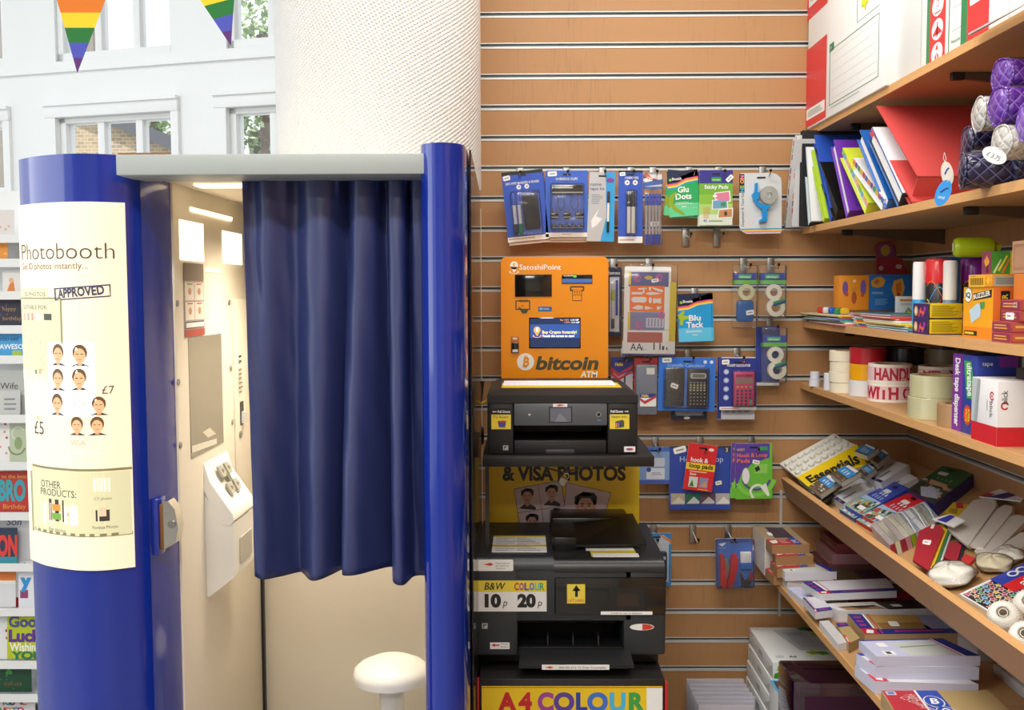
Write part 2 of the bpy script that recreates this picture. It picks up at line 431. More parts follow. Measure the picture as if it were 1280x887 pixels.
def wrap(v):                     # local x = arc length, z up, y = offset (negative = outwards)
    p = on_arc(v[0], -v[1]); return wl((p.x, p.y, v[2]))
SIGN = mat('backlit_cream', '#ffecd0', .5, emit=.2)
sg = MB(wrap).grid(lambda a, b: (sA+(sB-sA)*a, -.006, SZ0+(SZ1-SZ0)*b), 40, 1, SIGN)
sg.grid(lambda a, b: (sA+(sB-sA)*a, -.006*b, SZ0), 40, 1, SIGN).grid(lambda a, b: (sA+(sB-sA)*a, -.006*b, SZ1), 40, 1, SIGN).grid(lambda a, b: (sB, -.006*b, SZ0+(SZ1-SZ0)*a), 2, 1, SIGN)
sign = sg.build('light_panel', pb)
def sx(px, py=480): return arc_s(px, py)
def sz(py, px=100):
    s = arc_s(px, py); p = on_arc(s, .006); d = ray(px, py); t = (Vector((p.x, p.y, 0))-CAM).xy.length/d.xy.length
    return CAM.z+d.z*t
def em(h, e=.35): return mat('backlit_'+h.strip('#')+'_%d' % int(e*100), h, .5, emit=e)
P = MB(wrap); P.y = -.0068
def sr(x0, y0, x1, y1, m_, n=6, y=None):
    xm = (x0+x1)/2; ym = (y0+y1)/2; P.rect(max(sA, sx(x0, ym)), min(sB, sx(x1, ym)), sz(y1, xm), sz(y0, xm), m_, y, n=n)
def stx(t, x, y, hpx, m_, **k):
    z = sz(y, x); s_ = abs(sz(y-hpx, x)-z)/.7
    fitpx = k.pop('fitpx', None)
    if fitpx: k['fit'] = sx(x+fitpx, y)-sx(x, y)
    P.text(t, sx(x, y), z, s_, m_, **k)
DK = em('#4b4640', .02); GR = em('#6f6656', .06); OL = em('#86845a', .12); OL2 = em('#cfcda8', .3)
stx('Photobooth', 28, 325, 20, DK, fitpx=115, bold=-.012)
stx('Get ID photos instantly...', 28, 337, 8, GR, fitpx=82)
sr(23, 360, 60, 372, OL2); sr(23, 371.5, 77, 373.5, OL); sr(24, 374, 77, 474, OL2); sr(76, 373, 78, 430, OL)
stx('ID PHOTOS', 32, 370, 5, GR, fitpx=25); stx('SUITABLE FOR:', 30, 386, 5, GR, fitpx=30)
sr(31, 391, 42, 400, em('#b98c84', .3), 2); sr(44, 392, 53, 400, em('#c7c3bd', .4), 2); sr(55, 392, 65, 400, em('#3e4438', .05), 2)
P.lines(sx(34), sx(58), sz(458, 45), sz(404, 45), 8, em('#a8a08e', .4))
sr(24, 462, 60, 475, em('#cfcdb0', .6))
sr(37, 462, 42, 467, em('#8b6d58', .3), 1); sr(44, 462, 47, 467, em('#5a7d4a', .3), 1); sr(49, 461, 54, 467, em('#c79a62', .3), 1)
# APPROVED stamp: frame and word, slightly tilted
def stamp(px, py): return (sx(px, py), sz(py, px))
NAV = em('#3f4560', .03)
for a, b, c, d in (((68, 360), (137, 355), (137, 356.6), (68, 361.6)), ((69, 374), (138, 369), (138, 370.6), (69, 375.6)), ((68, 360), (69.4, 360), (70.4, 375), (69, 375)), ((136.4, 355), (138, 355), (139, 370), (137.4, 370))):
    for k_ in range(8):
        g = lambda p, q, t: stamp(p[0]+(q[0]-p[0])*t, p[1]+(q[1]-p[1])*t)
        P.patch([g(a, b, k_/8), g(a, b, (k_+1)/8), g(d, c, (k_+1)/8), g(d, c, k_/8)], NAV)
stx('APPROVED', 73, 372.5, 11, NAV, fitpx=58, bold=.035, rot=5)
def face(px, py, h):             # small portrait print: hair, face, shoulders
    x, z = sx(px, py), sz(py, px); q = .00185*h; e = -.0072
    P.patch(ell(x, z+q*.12, q*.33, q*.38, 14), em('#6b5030', .03), -.0071)
    P.patch(ell(x, z-q*.02, q*.26, q*.34, 14), em('#e0a57c', .45), -.0074)
    P.patch([(x-q*.12, z-q*.25), (x+q*.12, z-q*.25), (x+q*.1, z-q*.45), (x-q*.1, z-q*.45)], em('#d79b72', .4), -.0073)
    P.patch([(x-q*.45, z-q*.5), (x-q*.12, z-q*.36), (x, z-q*.48), (x+q*.12, z-q*.36), (x+q*.45, z-q*.5)], em('#3a3a3c', .03), -.0072)
    P.rect(x-q*.16, x-q*.05, z+q*.04, z+q*.08, em('#5a3f28', .03), -.0076); P.rect(x+q*.05, x+q*.16, z+q*.04, z+q*.08, em('#5a3f28', .03), -.0076)
    P.rect(x-q*.08, x+q*.08, z-q*.2, z-q*.17, em('#b36a58', .2), -.0076)
sr(61, 428, 119, 520, em('#fffdf8', .9), y=-.0069)
sr(119, 430, 120.3, 520, em('#e6dcc6', .6)); sr(61, 520, 119, 521.3, em('#e6dcc6', .6)); sr(84, 566, 137, 567.5, em('#e6dcc6', .6)); sr(136, 495, 137.3, 567, em('#e6dcc6', .6))
for px, py in ((73, 443), (100, 444), (73, 474), (99, 474), (72, 505)): face(px, py, 27)
for px, py in ((123, 507), (96, 532), (122, 532)): face(px, py, 23)
stx('ID', 93, 510, 10, em('#b9b2a2', .3)); stx('PHOTOS', 86, 517, 5, em('#b9b2a2', .3), fitpx=26)
stx('VISA', 88, 556, 7, em('#b9b2a2', .3))
stx('£7', 128, 492, 10, GR); stx('£5', 44, 541, 16, DK); stx('ONLY', 45, 523, 4, em('#a8986c', .2))
sr(41, 590, 164, 670, OL2, 12); sr(41, 586, 165, 589, OL, 12); sr(40, 588, 42, 662, OL, 1); sr(45, 667, 166, 671, OL, 12)
stx('OTHER', 52, 607.5, 9, DK, fitpx=24); stx('PRODUCTS:', 52, 617, 8.5, DK, fitpx=43)
sr(51, 627, 64, 654, em('#e8c9c4', .6), 2); sr(62, 624, 80, 651, em('#3a2d22', .05), 2); sr(66, 630, 76, 638, em('#d08a2e', .3), 2, -.0072); sr(66, 641, 77, 649, em('#6fa03c', .3), 2, -.0072)
sr(81, 632, 98, 656, em('#fffaf5', .85), 2); stx('Happy', 82, 644, 4, em('#d0503a', .3), fitpx=13)
for k_ in range(5): sr(117+k_*4.4, 597, 119.6+k_*4.4, 614, em('#eed9c6', .6), 1)
sr(120, 637, 138, 651, em('#3c3630', .05), 2); sr(124, 634, 133, 645, em('#d9b79a', .4), 2, -.0072)
stx('CV photos', 118, 625, 4, em('#8f8a72', .2), fitpx=22); stx('Fun photos', 62, 662, 4, GR, fitpx=20); stx('Portrait Photos', 116, 661, 4, GR, fitpx=31)
P.build('sign_print', sign)
# lock latch on the blue side
lk = at(218, 652, -.98); m = BX()
m.box(-.870, -.852, lk.y-.028, lk.y+.022, lk.z-.075, lk.z+.06, BLUE, .003)
m.box(-.858, -.835, lk.y-.02, lk.y+.014, lk.z-.062, lk.z+.045, mat('brown_latch_insert', '#7a5226', .5), .002)
lo = m.build('lock_bracket', pb)
BX().prism([(-.842, lk.z-.06), (-.815, lk.z-.045), (-.808, lk.z-.01), (-.815, lk.z+.035), (-.83, lk.z+.055), (-.842, lk.z+.055)], lk.y-.024, lk.y+.016, CHROME).cyl(.009, 0, .003, STEEL, 16, T((-.822, lk.y-.024, lk.z)) @ RX(90)).build('lock_barrel', lo)
# machine panel (faces the sitter) and what is set in it
PY0, PY1 = -.875, -.14
def pan(px, py): q = atX(px, py, XP); return (q.y, q.z)
BX().box(XP-.03, XP, PY0, PY1, .05, at(212, 219, -.88).z+.0, CREAM, .004).build('machine_panel', pb)
def pbox(pts, t0, t1, m_, name, par=pb, r=0):
    ys = [p[0] for p in pts]; zs_ = [p[1] for p in pts]
    return BX().box(XP+t0, XP+t1, min(ys), max(ys), min(zs_), max(zs_), m_, r).build(name, par)
LAMP = mat('flash_lamp_diffuser', '#fff1d8', .4, emit=1.7)
pbox([pan(223.5, 274), pan(254, 327)], -.002, .003, LAMP, 'flash_lamp', r=.0012); pbox([pan(277.5, 288), pan(302, 331)], -.002, .003, LAMP, 'flash_lamp', r=.0012)
BX().add([(XP+.003, *pan(237, 258.5)), (XP+.003, *pan(289, 271.5)), (XP+.003, *pan(289, 276.5)), (XP+.003, *pan(237, 263.5))], [(0, 1, 2, 3)], LAMP).box(XP-.001, XP+.003, pan(237, 260)[0], pan(289, 270)[0], pan(260, 266)[1]-.003, pan(260, 266)[1]+.003, LAMP).build('light_strip', pb)
pbox([pan(257, 336), pan(275, 340.5)], -.001, .003, LAMP, 'light_strip')
a, b = pan(228, 328), pan(255, 418)
def pxf(v): return wl((XP+.002-v[1], v[0], v[2]))       # print plane on the panel: local x = y
m = MB(pxf); m.y = .0
cw = b[0]-a[0]; top, bot = a[1], b[1]
m.rect(a[0], b[0], bot, top, '#b9aaa0'); m.y = -.0006; m.rect(a[0], b[0], top-.045, top, '#8e8178'); m.rect(a[0], b[0], bot, bot+.018, '#b0443a')
m.rect(a[0]+.004, b[0]-.004, bot+.02, bot+.038, '#4a4a78')
m.y = -.0009; m.rect(a[0]+.008, b[0]-.008, bot+.023, bot+.035, '#f0ebe6')
hh = (top-.05-bot-.045)/2; ww = (cw-.016)/2
for i in (0, 1):
    for j in (0, 1):
        x0 = a[0]+.006+i*(ww+.004); z0 = bot+.042+j*(hh+.004)
        m.y = -.0007; m.rect(x0, x0+ww, z0, z0+hh, '#efe6dd'); m.y = .001
        m.patch(ell(x0+ww/2, z0+hh*.48, ww*.28, hh*.34, 12), '#5c4334'); m.y = -.0013; m.patch(ell(x0+ww/2, z0+hh*.5, ww*.18, hh*.2, 12), '#cf9c7c')
        m.rect(x0+ww*.2, x0+ww*.8, z0+hh*.88, z0+hh*.94, '#5da04c' if (i == 0 and j == 1) else '#c4523e')
m.build('instruction_poster', pb)
a, b = pan(235, 420), pan(278, 568)
scr = pbox([pan(234.8, 422.3), pan(279, 552.5)], -.004, .0015, mat('dark_screen_glass', '#5d574a', .08, coat=1), 'screen')
m = MB(pxf); m.y = -.0002; y0, z0 = pan(239, 567); y1, z1 = pan(270, 548)
m.patch([(y0, pan(239, 566)[1]), (y1, pan(269, 555)[1]), (y1, pan(269, 548)[1]), (y0, pan(239, 557)[1])], '#d9d5c4'); m.patch([pan(252, 540), pan(259, 547), pan(269, 542), pan(261, 534)], '#cdc8b6')
m.build('screen_sticker', scr)
for px, py in ((221, 379), (286, 378), (222.5, 477.5), (288, 460), (225, 556), (290, 527)):
    y_, z_ = pan(px, py); BX().cyl(.008, 0, .003, STEEL, 14, T((XP, y_, z_)) @ RY(90)).build('screw_cover', pb)
# coin unit strip further in
m = BX(); y0 = pan(289.5, 375)[0]; zt = pan(289, 374)[1]
m.box(XP, XP+.006, y0, y0+.16, pan(320, 620)[1]-.1, zt, CREAM, .002); cu = m.build('coin_panel', pb)
m = BX(); q = atX(300, 517, XP+.006); m.box(XP+.005, XP+.0075, q.y, q.y+.035, q.z-.035, q.z+.035, INK); m.box(XP+.006, XP+.02, q.y+.008, q.y+.03, q.z-.03, q.z+.005, mat('clear_coin_flap', '#c9c9c6', .2)); m.build('coin_slot', cu)
m = BX(); q = atX(299.5, 543, XP+.006); m.cyl(.011, 0, .004, STEEL, 16, T((XP+.006, q.y+.004, q.z)) @ RY(90)); m.build('reject_button', cu)
m = MB(pxf); m.y = -.0065; q = atX(297, 455, XP+.006); m.lines(q.y, q.y+.045, q.z-.09, q.z-.01, 6, '#8b8578'); m.lines(q.y+.006, q.y+.035, q.z, q.z+.03, 2, '#3a3a4a'); m.build('coin_notice', cu)
# sloping keypad console
ny = -.694
def cp(px, py): q = at(px, py, ny); return (q.x, q.z)
prof = [(XP-.001, cp(247, 577)[1]), cp(262, 602), cp(286, 636), cp(291, 643), cp(292, 651), cp(288, 656), cp(281, 656), cp(274, 651), (XP-.001, cp(247, 613)[1])]
kc = BX().prism(prof, ny, ny+.21, OFFW).build('keypad_console', pb)
BX().prism([(XP-.001, cp(248, 618)[1]), cp(278, 652), cp(291, 655), cp(292, 722), (XP+.004, cp(251, 747)[1]), (XP-.001, cp(250, 745)[1])], ny+.004, ny+.205, OFFW).build('console_body', kc)
p0 = Vector((prof[0][0], ny, prof[0][1])); p1 = Vector((prof[2][0], ny, prof[2][1])); dv = (p1-p0).normalized(); nv = Vector((-dv.z, 0, dv.x)); nv = nv if nv.z > 0 else -nv
L = (p1-p0).length
def kx(v): return wl(p0+dv*v[0]+nv*(-v[1])+Vector((0, v[2], 0)))
for (c, d, a0) in ((.30, .085, 0), (.30, .14, 90), (.66, .085, 180), (.66, .14, 270)):
    x_, z_ = L*c+.004, d+.0; w = .021
    MB(kx).prism([(x_-w*.8, z_-w), (x_+w*.8, z_-w), (x_+w*.8, z_+w*.3), (x_, z_+w), (x_-w*.8, z_+w*.3)], -.006, 0, mat('key_grey', '#a39f92', .4)).prism([(x_-w*.3, z_-w*.3), (x_+w*.3, z_-w*.3), (x_, z_+w*.4)], -.0068, -.006, H('#5f5c54')).build('arrow_key', kc)
MB(kx).box(L*.48-.012, L*.48+.016, -.004, 0, .10, .125, H('#6d7560')).build('enter_key', kc)
q = atX(300, 704, cp(292, 700)[0]); q2 = atX(314, 674, cp(292, 700)[0])
BX().box(q.x-.002, q.x+.002, q.y, q2.y, q.z, q.z+.07, mat('slot_label', '#b5b0a4', .4)).build('payment_label', kc)
# back panel, ceiling, roof bar, seat-side column
BX().box(XP-.04, -.13, -.14, -.1, .05, 1.86, CREAM, .002).build('rear_panel', pb)
BX().box(XP+.0, XP+.008, -.16, -.139, .05, 1.85, INK).build('panel_seam', pb)
BX().box(-.9, -.16, -.98, -.1, 1.862, ZT-.02, mat('ceiling_panel_white', '#e9e0cb', .5)).build('roof_panel', pb)
dl = mat('booth_downlight', '#ffe9bf', .5, emit=2)
BX().box(-.80, -.45, -.86, -.80, 1.856, 1.8635, dl, .002).build('ceiling_light', pb)
BX().box(XP+.02, XP+.05, -.25, -.2, 1.74, 1.862, INK).build('ceiling_bracket', pb)
area_lamp = area('booth_lamp', (-.55, -.55, 1.84), (-.55, -.5, 0), .35, .25, 5.6, (1, .88, .70)); area_lamp.data.spread = R(110)
bl = at(145, 219, -1.12); tl = at(145, 193, -1.12); tr_ = at(528, 183.5, -1.12)
m = BX(); GREYB = mat('grey_roof_bar', '#a0a9aa', .45)
m.box(bl.x, tr_.x+.02, -1.12, -.99, bl.z, tl.z, GREYB, .003); m.build('roof_bar', pb)
BX().box(bl.x+.004, bl.x+.11, -1.116, -1.0, tl.z-.001, tl.z+.004, mat('brown_board', '#8a5f3c', .6)).build('roof_bar_cap', pb)
cl_, cr_ = at(527.5, 500, -1.10).x, at(583, 500, -1.10).x; rc = (cr_-cl_)/2; xc = (cl_+cr_)/2; zt = at(555, 179, -1.13).z
pts = [(xc-rc, -.80)]+[(xc-rc*math.cos(R(t)), -1.08-.065*math.sin(R(t))) for t in range(0, 181, 12)]+[(xc+rc, -.80)]
m = BX(); k = len(pts); vs = [(x, y, z) for z in (.04, zt) for x, y in pts]
m.add(vs, [(i, (i+1) % k, k+(i+1) % k, k+i) for i in range(k)], BLUE, True); m.add(vs, [list(range(k, 2*k))], BLUE)
m.build('round_column', pb)
BX().box(cr_-.012, cr_-.008, -.8, -.1, .05, 1.86, CREAM).build('seat_side_panel', pb)
# clear screen sheet beside the booth
ac = clearmat('tinted_acrylic', '#d8d4d0', .04)
ax = cr_+.003; y1 = -.46
o = MB(T((ax, 0, 0)) @ RZ(90) @ Matrix.Identity(4)).prism([(-.98, .3), (y1, .3), (y1, at(597, 243, y1).z), (-.98, at(584, 187, -.98).z)], -.004, 0, ac).build('acrylic_screen')
tag(o, 'clear acrylic screen with slanted top beside the blue booth column', 'screen')
# rotating stool
sc = at(487, 829, -.62); st = thing('stool', 'white round booth stool below the blue curtain', 'stool', (sc.x+.005, -.62, 0))
rs = (at(533, 840, -.62).x-at(438, 840, -.62).x)/2
MB().lathe([(0, sc.z+.018), (rs*.55, sc.z+.012), (rs*.85, sc.z-.003), (rs*.97, sc.z-.014), (rs, sc.z-.028), (rs*.98, sc.z-.042), (rs*.8, sc.z-.046), (0, sc.z-.046)], OFFW, 40).build('seat', st)
MB().cyl(.034, .03, sc.z-.046, OFFW, 24).build('post', st)
MB().lathe([(0, .0), (.16, 0), (.16, .015), (.05, .035), (0, .035)], STEEL, 24).build('base_plate', st)
# curtain: pleated sheet hanging from hooks
CURT = mat('navy_satin', '#283263', .42, spec=.6, bump=.08, bscale=120)
def cx(px, py, Y=-1.0): return at(px, py, Y).x
topc = [(300, 0), (312, .02), (330, -.03), (350, .0), (366, .035), (385, -.025), (410, -.03), (428, .05), (432, .05), (445, -.035), (466, -.02), (474, .045), (482, .05), (486, -.02), (503, -.02), (509, .05), (516, -.015), (534, -.01)]
botc = [(321, -.03), (333, -.035), (346, .0), (366, .045), (374, .03), (392, -.045), (408, -.05), (430, .02), (432, -.055), (448, -.065), (466, -.02), (485, .03), (488, .03), (495, -.055), (507, -.065), (514, .0), (522, .01), (534, -.01)]
tp = catmull([(cx(p, 215), -.985+.55*d, 0) for p, d in topc], 8); bp = catmull([(cx(p, 722), -.985+d, 0) for p, d in botc], 8)
ztop = at(400, 213, -.99).z; zbot = at(400, 722, -1.03).z; N = len(tp)-1; rr = random.Random(3)
def curt(a, b):
    i = a*N; k = min(int(i), N-1); f = i-k
    p = tp[k].lerp(tp[k+1], f); q = bp[k].lerp(bp[k+1], f)
    t = b; e = t*t*(3-2*t)*.6+t*.4
    v = p.lerp(q, e); z = ztop+(zbot-ztop)*t-.012*math.sin(a*9)*t
    z -= (1-t)**8*.012*abs(math.sin(a*22))
    w = .0018*math.sin(z*23+a*40)*math.sin(a*31+z*7)
    return (v.x, v.y+w, z)
cu = thing('curtain', 'pleated navy satin curtain hanging in the booth opening', 'curtain', (0, 0, 0))
m = MB().grid(curt, N, 60, CURT); cl = m.build('cloth', cu)
md = cl.modifiers.new('thickness', 'SOLIDIFY'); md.thickness = .0012
for px in (322, 340, 391, 413, 465, 478):
    q = at(px, 212.5, -.985); MB().tube([(q.x, -.985, 1.862), (q.x, -.99, ztop-.004)], .003, mat('brass_hook', '#c9a050', .3, metal=1), 8).lathe([(0, -.006), (.006, 0), (0, .006)], MATS['brass_hook'], 10, T((q.x, -.992, ztop-.004))).build('hook', cu)
# bubble wrap roll standing on the booth roof
def bubmat():
    m = bpy.data.materials.new('bubble_wrap'); m.use_nodes = True; nt = m.node_tree; b = nt.nodes['Principled BSDF']
    b.inputs['Base Color'].default_value = lin('#dcdbd8'); b.inputs['Roughness'].default_value = .38
    tc = nt.nodes.new('ShaderNodeTexCoord'); sp = nt.nodes.new('ShaderNodeSeparateXYZ'); nt.links.new(tc.outputs['Object'], sp.inputs[0])
    at2 = nt.nodes.new('ShaderNodeMath'); at2.operation = 'ARCTAN2'; nt.links.new(sp.outputs[1], at2.inputs[0]); nt.links.new(sp.outputs[0], at2.inputs[1])
    def mth(op, a, bv):
        n_ = nt.nodes.new('ShaderNodeMath'); n_.operation = op
        for i, q in enumerate((a, bv)):
            if q is None: continue
            if isinstance(q, (int, float)): n_.inputs[i].default_value = q
            else: nt.links.new(q, n_.inputs[i])
        return n_.outputs[0]
    uu = mth('MULTIPLY', at2.outputs[0], .32); p1 = mth('ADD', uu, mth('MULTIPLY', sp.outputs[2], .55)); p2 = mth('SUBTRACT', sp.outputs[2], mth('MULTIPLY', uu, .55))
    s1 = mth('SINE', mth('MULTIPLY', p1, 560), None); s2 = mth('SINE', mth('MULTIPLY', p2, 560), None)
    hgt = mth('POWER', mth('MAXIMUM', mth('MULTIPLY', mth('ADD', s1, 1), mth('ADD', s2, 1)), 0), .7)
    bp = nt.nodes.new('ShaderNodeBump'); bp.inputs['Strength'].default_value = .8; bp.inputs['Distance'].default_value = .0012
    nt.links.new(hgt, bp.inputs['Height']); nt.links.new(bp.outputs[0], b.inputs['Normal'])
    return m
BUB = bubmat(); rx0, rx1 = at(347, 150, -.42), at(603, 150, -.42); rr_ = (rx1.x-rx0.x)/2*.985
bw = thing('bubble_wrap_roll', 'large white bubble wrap roll standing on the booth roof', 'packaging roll', ((rx0.x+rx1.x)/2, -.42, ZT-.02))
MB().cyl(rr_, 0, 1.1, BUB, 72).build('wrap', bw)
# rainbow bunting
bt = thing('bunting', 'string of rainbow striped pennants above the booth', 'bunting', at(180, -40, -.2))
PB = at(180, -40, -.2); cols6 = ['#d3312f', '#ee8227', '#f6dc2c', '#257c3a', '#4f57c0', '#63307f']
def pennant(pts):                # pts pixel: top-left, top-right, tip
    q = [at(x, y, -.2)-PB for x, y in pts]; m_ = MB()
    for k in range(6):
        f0, f1 = k/6, (k+1)/6
        a, b, c, d = q[0].lerp(q[2], f0), q[1].lerp(q[2], f0), q[1].lerp(q[2], f1), q[0].lerp(q[2], f1)
        o_ = Vector((0, .0012, 0)); m_.add([a, b, c, d, a+o_, b+o_, c+o_, d+o_], [(3, 2, 1, 0), (4, 5, 6, 7), (0, 4, 7, 3), (1, 2, 6, 5)], H(cols6[k], .7))
    m_.build('pennant', bt)
pennant([(65, -22), (140, -22), (96.5, 91)]); pennant([(222, -42), (297, -62), (288.5, 57)])
MB().tube([at(-20, -12, -.2)-PB, at(65, -23, -.2)-PB, at(140, -23, -.2)-PB, at(222, -43, -.2)-PB, at(297, -63, -.2)-PB, at(420, -110, -.2)-PB], .003, H('#e8e8e8')).build('cord', bt)
# ------------------------------------------------------------------ printing on faces
class Face:
    """print coordinates: dx right, dy down, in units of s metres, on a face whose top-left is (x0, z0)"""
    def __init__(f, s, x0, z0, y=0.0): f.s, f.x0, f.z0, f.y, f.b = s, x0, z0, y, MB()
    def new(f): f.b = MB(); return f
    def X(f, dx): return f.x0+dx*f.s
    def Z(f, dy): return f.z0-dy*f.s
    def Y(f, k): return f.y-.0003*k
    def R(f, x0, y0, x1, y1, m, k=1): f.b.rect(f.X(x0), f.X(x1), f.Z(y1), f.Z(y0), m, f.Y(k)); return f
    def RR(f, x0, y0, x1, y1, m, r, k=1): f.b.patch(rrect(f.X(x0), f.X(x1), f.Z(y1), f.Z(y0), r*f.s), m, f.Y(k)); return f
    def P(f, pts, m, k=1): f.b.patch([(f.X(a), f.Z(c)) for a, c in pts], m, f.Y(k)); return f
    def E(f, cx, cy, rx, ry, m, k=1, n=18): f.b.patch(ell(f.X(cx), f.Z(cy), rx*f.s, ry*f.s, n), m, f.Y(k)); return f
    def L(f, x0, y0, x1, y1, n, m, k=2, fill=.4): f.b.lines(f.X(x0), f.X(x1), f.Z(y1), f.Z(y0), n, m, f.Y(k), fill); return f
    def T(f, t, x, y, h, m, k=3, bold=0, al='L', fit=None, shear=0, rot=0):
        f.b.text(t, f.X(x), f.Z(y), h*f.s/.7, m, f.Y(k), bold, al, fit*f.s if fit else None, shear, rot); return f
    def B(f, x0, y0, x1, y1, d0, d1, m, r=0): f.b.box(f.X(x0), f.X(x1), f.y-d1, f.y-d0, f.Z(y1), f.Z(y0), m, r); return f   # raised block d0..d1 out of the face
    def PR(f, pts, d0, d1, m, **k): f.b.prism([(f.X(a), f.Z(c)) for a, c in pts], f.y-d1, f.y-d0, m, **k); return f
    def arc(f, cx, cy, r0, r1, a0, a1, m, k=1, n=14, sq=1):
        p = [(cx+r1*math.cos(R(a0+(a1-a0)*i/n)), cy-sq*r1*math.sin(R(a0+(a1-a0)*i/n))) for i in range(n+1)]
        q = [(cx+r0*math.cos(R(a1-(a1-a0)*i/n)), cy-sq*r0*math.sin(R(a1-(a1-a0)*i/n))) for i in range(n+1)]
        for i in range(n): f.P([p[i], p[i+1], q[n-i-1], q[n-i]], m, k)
        return f
    def sticker(f, x, y, w, h, rot=0, k=6):
        c, s_ = math.cos(R(rot)), math.sin(R(rot)); P_ = [(x+a*c+b*s_, y-a*s_+b*c) for a, b in rrect(0, w, 0, h, min(w, h)*.25)]
        f.P(P_, STICK, k); a, b = w*.2, h*.4
        f.P([(x+p*c+q*s_, y-p*s_+q*c) for p, q in ((w*.2, h*.4), (w*.8, h*.4), (w*.8, h*.6), (w*.2, h*.6))], H('#8a8a8c'), k+1); return f
    def done(f, name, par=None): return f.b.build(name, par)

def pxs(px, py, Y): return (at(px+1, py, Y)-at(px, py, Y)).length
# wire display hooks
def make_hook(): 
    r = thing('display_hook', 'hook', 'display hook')
    MB().box(-.011, .011, -.006, .0, -.055, .006, STEEL, .0015).build('back_plate', r)
    MB().tube([(0, -.004, -.018), (0, -.09, -.031), (0, -.102, -.029), (0, -.108, -.020)], .0022, CHROME, 8).build('prong', r)
    MB().cyl(.004, 0, .008, BLK, 10, T((0, -.108, -.022)) @ RX(15)).build('tip', r)
    return r
HOOKP = None
def hook(px, py, label):
    """py = where its slat runs"""
    global HOOKP
    q = at(px, py, -.004); z = min(SLATS, key=lambda s_: abs(s_-q.z))
    if HOOKP is None: h = HOOKP = make_hook()
    else: h = copy_tree(HOOKP)
    h.location = (q.x, -.004, z-.006); h['label'] = label; h['group'] = 'hooks on the slatwall'; return h
# hanging packs: root at the hang hole
class Pack(Face):
    def __init__(f, name, label, cat, x0, y0, x1, y1, Y=-.09, tilt=0, group=None, hole=(.5, 5)):
        s = pxs((x0+x1)/2, (y0+y1)/2, Y); f.w, f.h = (x1-x0), (y1-y0)
        hx = f.w*hole[0]; q = at(x0+hx, y0+hole[1], Y)
        f.root = thing(name, label, cat, q, (0, R(-tilt), 0), group)
        Face.__init__(f, s, -hx*s, hole[1]*s, 0)
    def card(f, m, r=2, t=.0025, hole=True, back=None):
        f.b.prism(rrect(f.X(0), f.X(f.w), f.Z(f.h), f.Z(0), r*f.s), 0, t, m, side=WHT, back=back or m); 
        if hole: f.RR(f.w/2-5, 4, f.w/2+5, 6, INK, .9, 4)
        return f
    def part(f, name): o = f.b.build(name, f.root); f.b = MB(); return o
def behind(f, label, dx=0, dy=0, d=.012, tilt=0, keep=None):
    """another pack of the same kind hung behind the first; only its card where the rest is hidden"""
    c = f.root.copy(); COL.objects.link(c); c['label'] = label
    for ch in f.root.children:
        if keep and ch.name.split('.')[0] not in keep: continue
        copy_tree(ch, c)
    c.location = f.root.location+Vector((dx*f.s, d, -dy*f.s)); c.rotation_euler.y += R(-tilt); return c
BL1 = H('#2f57c4'); BL2 = H('#2a4fb8')
# row one ---------------------------------------------------------------
g1 = 'packs hanging on the top row of hooks'
f = Pack('marker_pack', 'blue card of two dry wipe markers and black eraser, leftmost on the wall', 'stationery pack', 627, 213.5, 678.5, 300.5, tilt=5.5, group=g1)
f.card(BL1).R(0, 0, 51.5, 4, INK).R(0, 81, 51.5, 87, WHT).R(1, 82.5, 34, 84, '#c9a58a', 2).sticker(1, 5, 9, 6, 8)
f.T('DRY-WIPE MARKERS & ERASER', 4, 16, 3, WHT, bold=.015, fit=42).E(20, 19.5, 3, 3, WHT).E(30, 19.5, 3, 3, WHT).P([(18.5, 21), (21, 18), (22, 19)], INK, 2).P([(28.5, 20.5), (31, 18), (31, 20)], INK, 2).part('card')
def pen(f, x, y0, y1, body, cap, tip, r=2.3, split=.25, end=None):
    L = (y1-y0)*f.s; xf = T((f.X(x), f.y-r*f.s-.0005, f.Z(y1))); rr_ = r*f.s
    f.b.lathe([(0, 0), (rr_*.9, 0), (rr_, rr_*.3), (rr_, L*split)], end or body, 12, xf).lathe([(rr_*.97, L*split), (rr_*.97, L*(1-split*1.1))], body, 12, xf).lathe([(rr_*1.03, L*(1-split*1.15)), (rr_*1.03, L*.985), (rr_*.8, L), (0, L)], cap, 12, xf)
pen(f, 12, 27, 78, H('#d7dbea'), H('#2f57c4'), None, end=H('#2b3136')); f.part('marker')
pen(f, 18, 27, 78, H('#d7dbea'), H('#2f57c4'), None, end=H('#1f8a55')); f.part('marker')
f.B(22.5, 30, 42, 72, .001, .018, mat('eraser_felt', '#26262b', .7, bump=.3), .004).part('eraser')
f.b.box(f.X(8), f.X(45), -.022, -.0006, f.Z(80), f.Z(25), CLEAR, .006); f.part('blister')
behind(f, 'second marker and eraser card, hidden but for its edge below the leftmost blue card', 1.5, 3.5, keep=('card',))
hook(650, 211, 'wire hook of the dry wipe marker pack')
f = Pack('binder_clip_pack', 'blue pack of binder clips beside the marker and eraser card', 'stationery pack', 682, 213, 735, 295.5, group=g1)
f.card(H('#3a66cc')).R(0, 77, 53, 82.5, WHT).R(20, 78.5, 32, 79.5, '#c9a58a', 2).sticker(2.5, 1.5, 11.5, 6, 3).T('14 BINDER CLIPS', 13, 12, 3.2, WHT, bold=.02, fit=27).part('card')
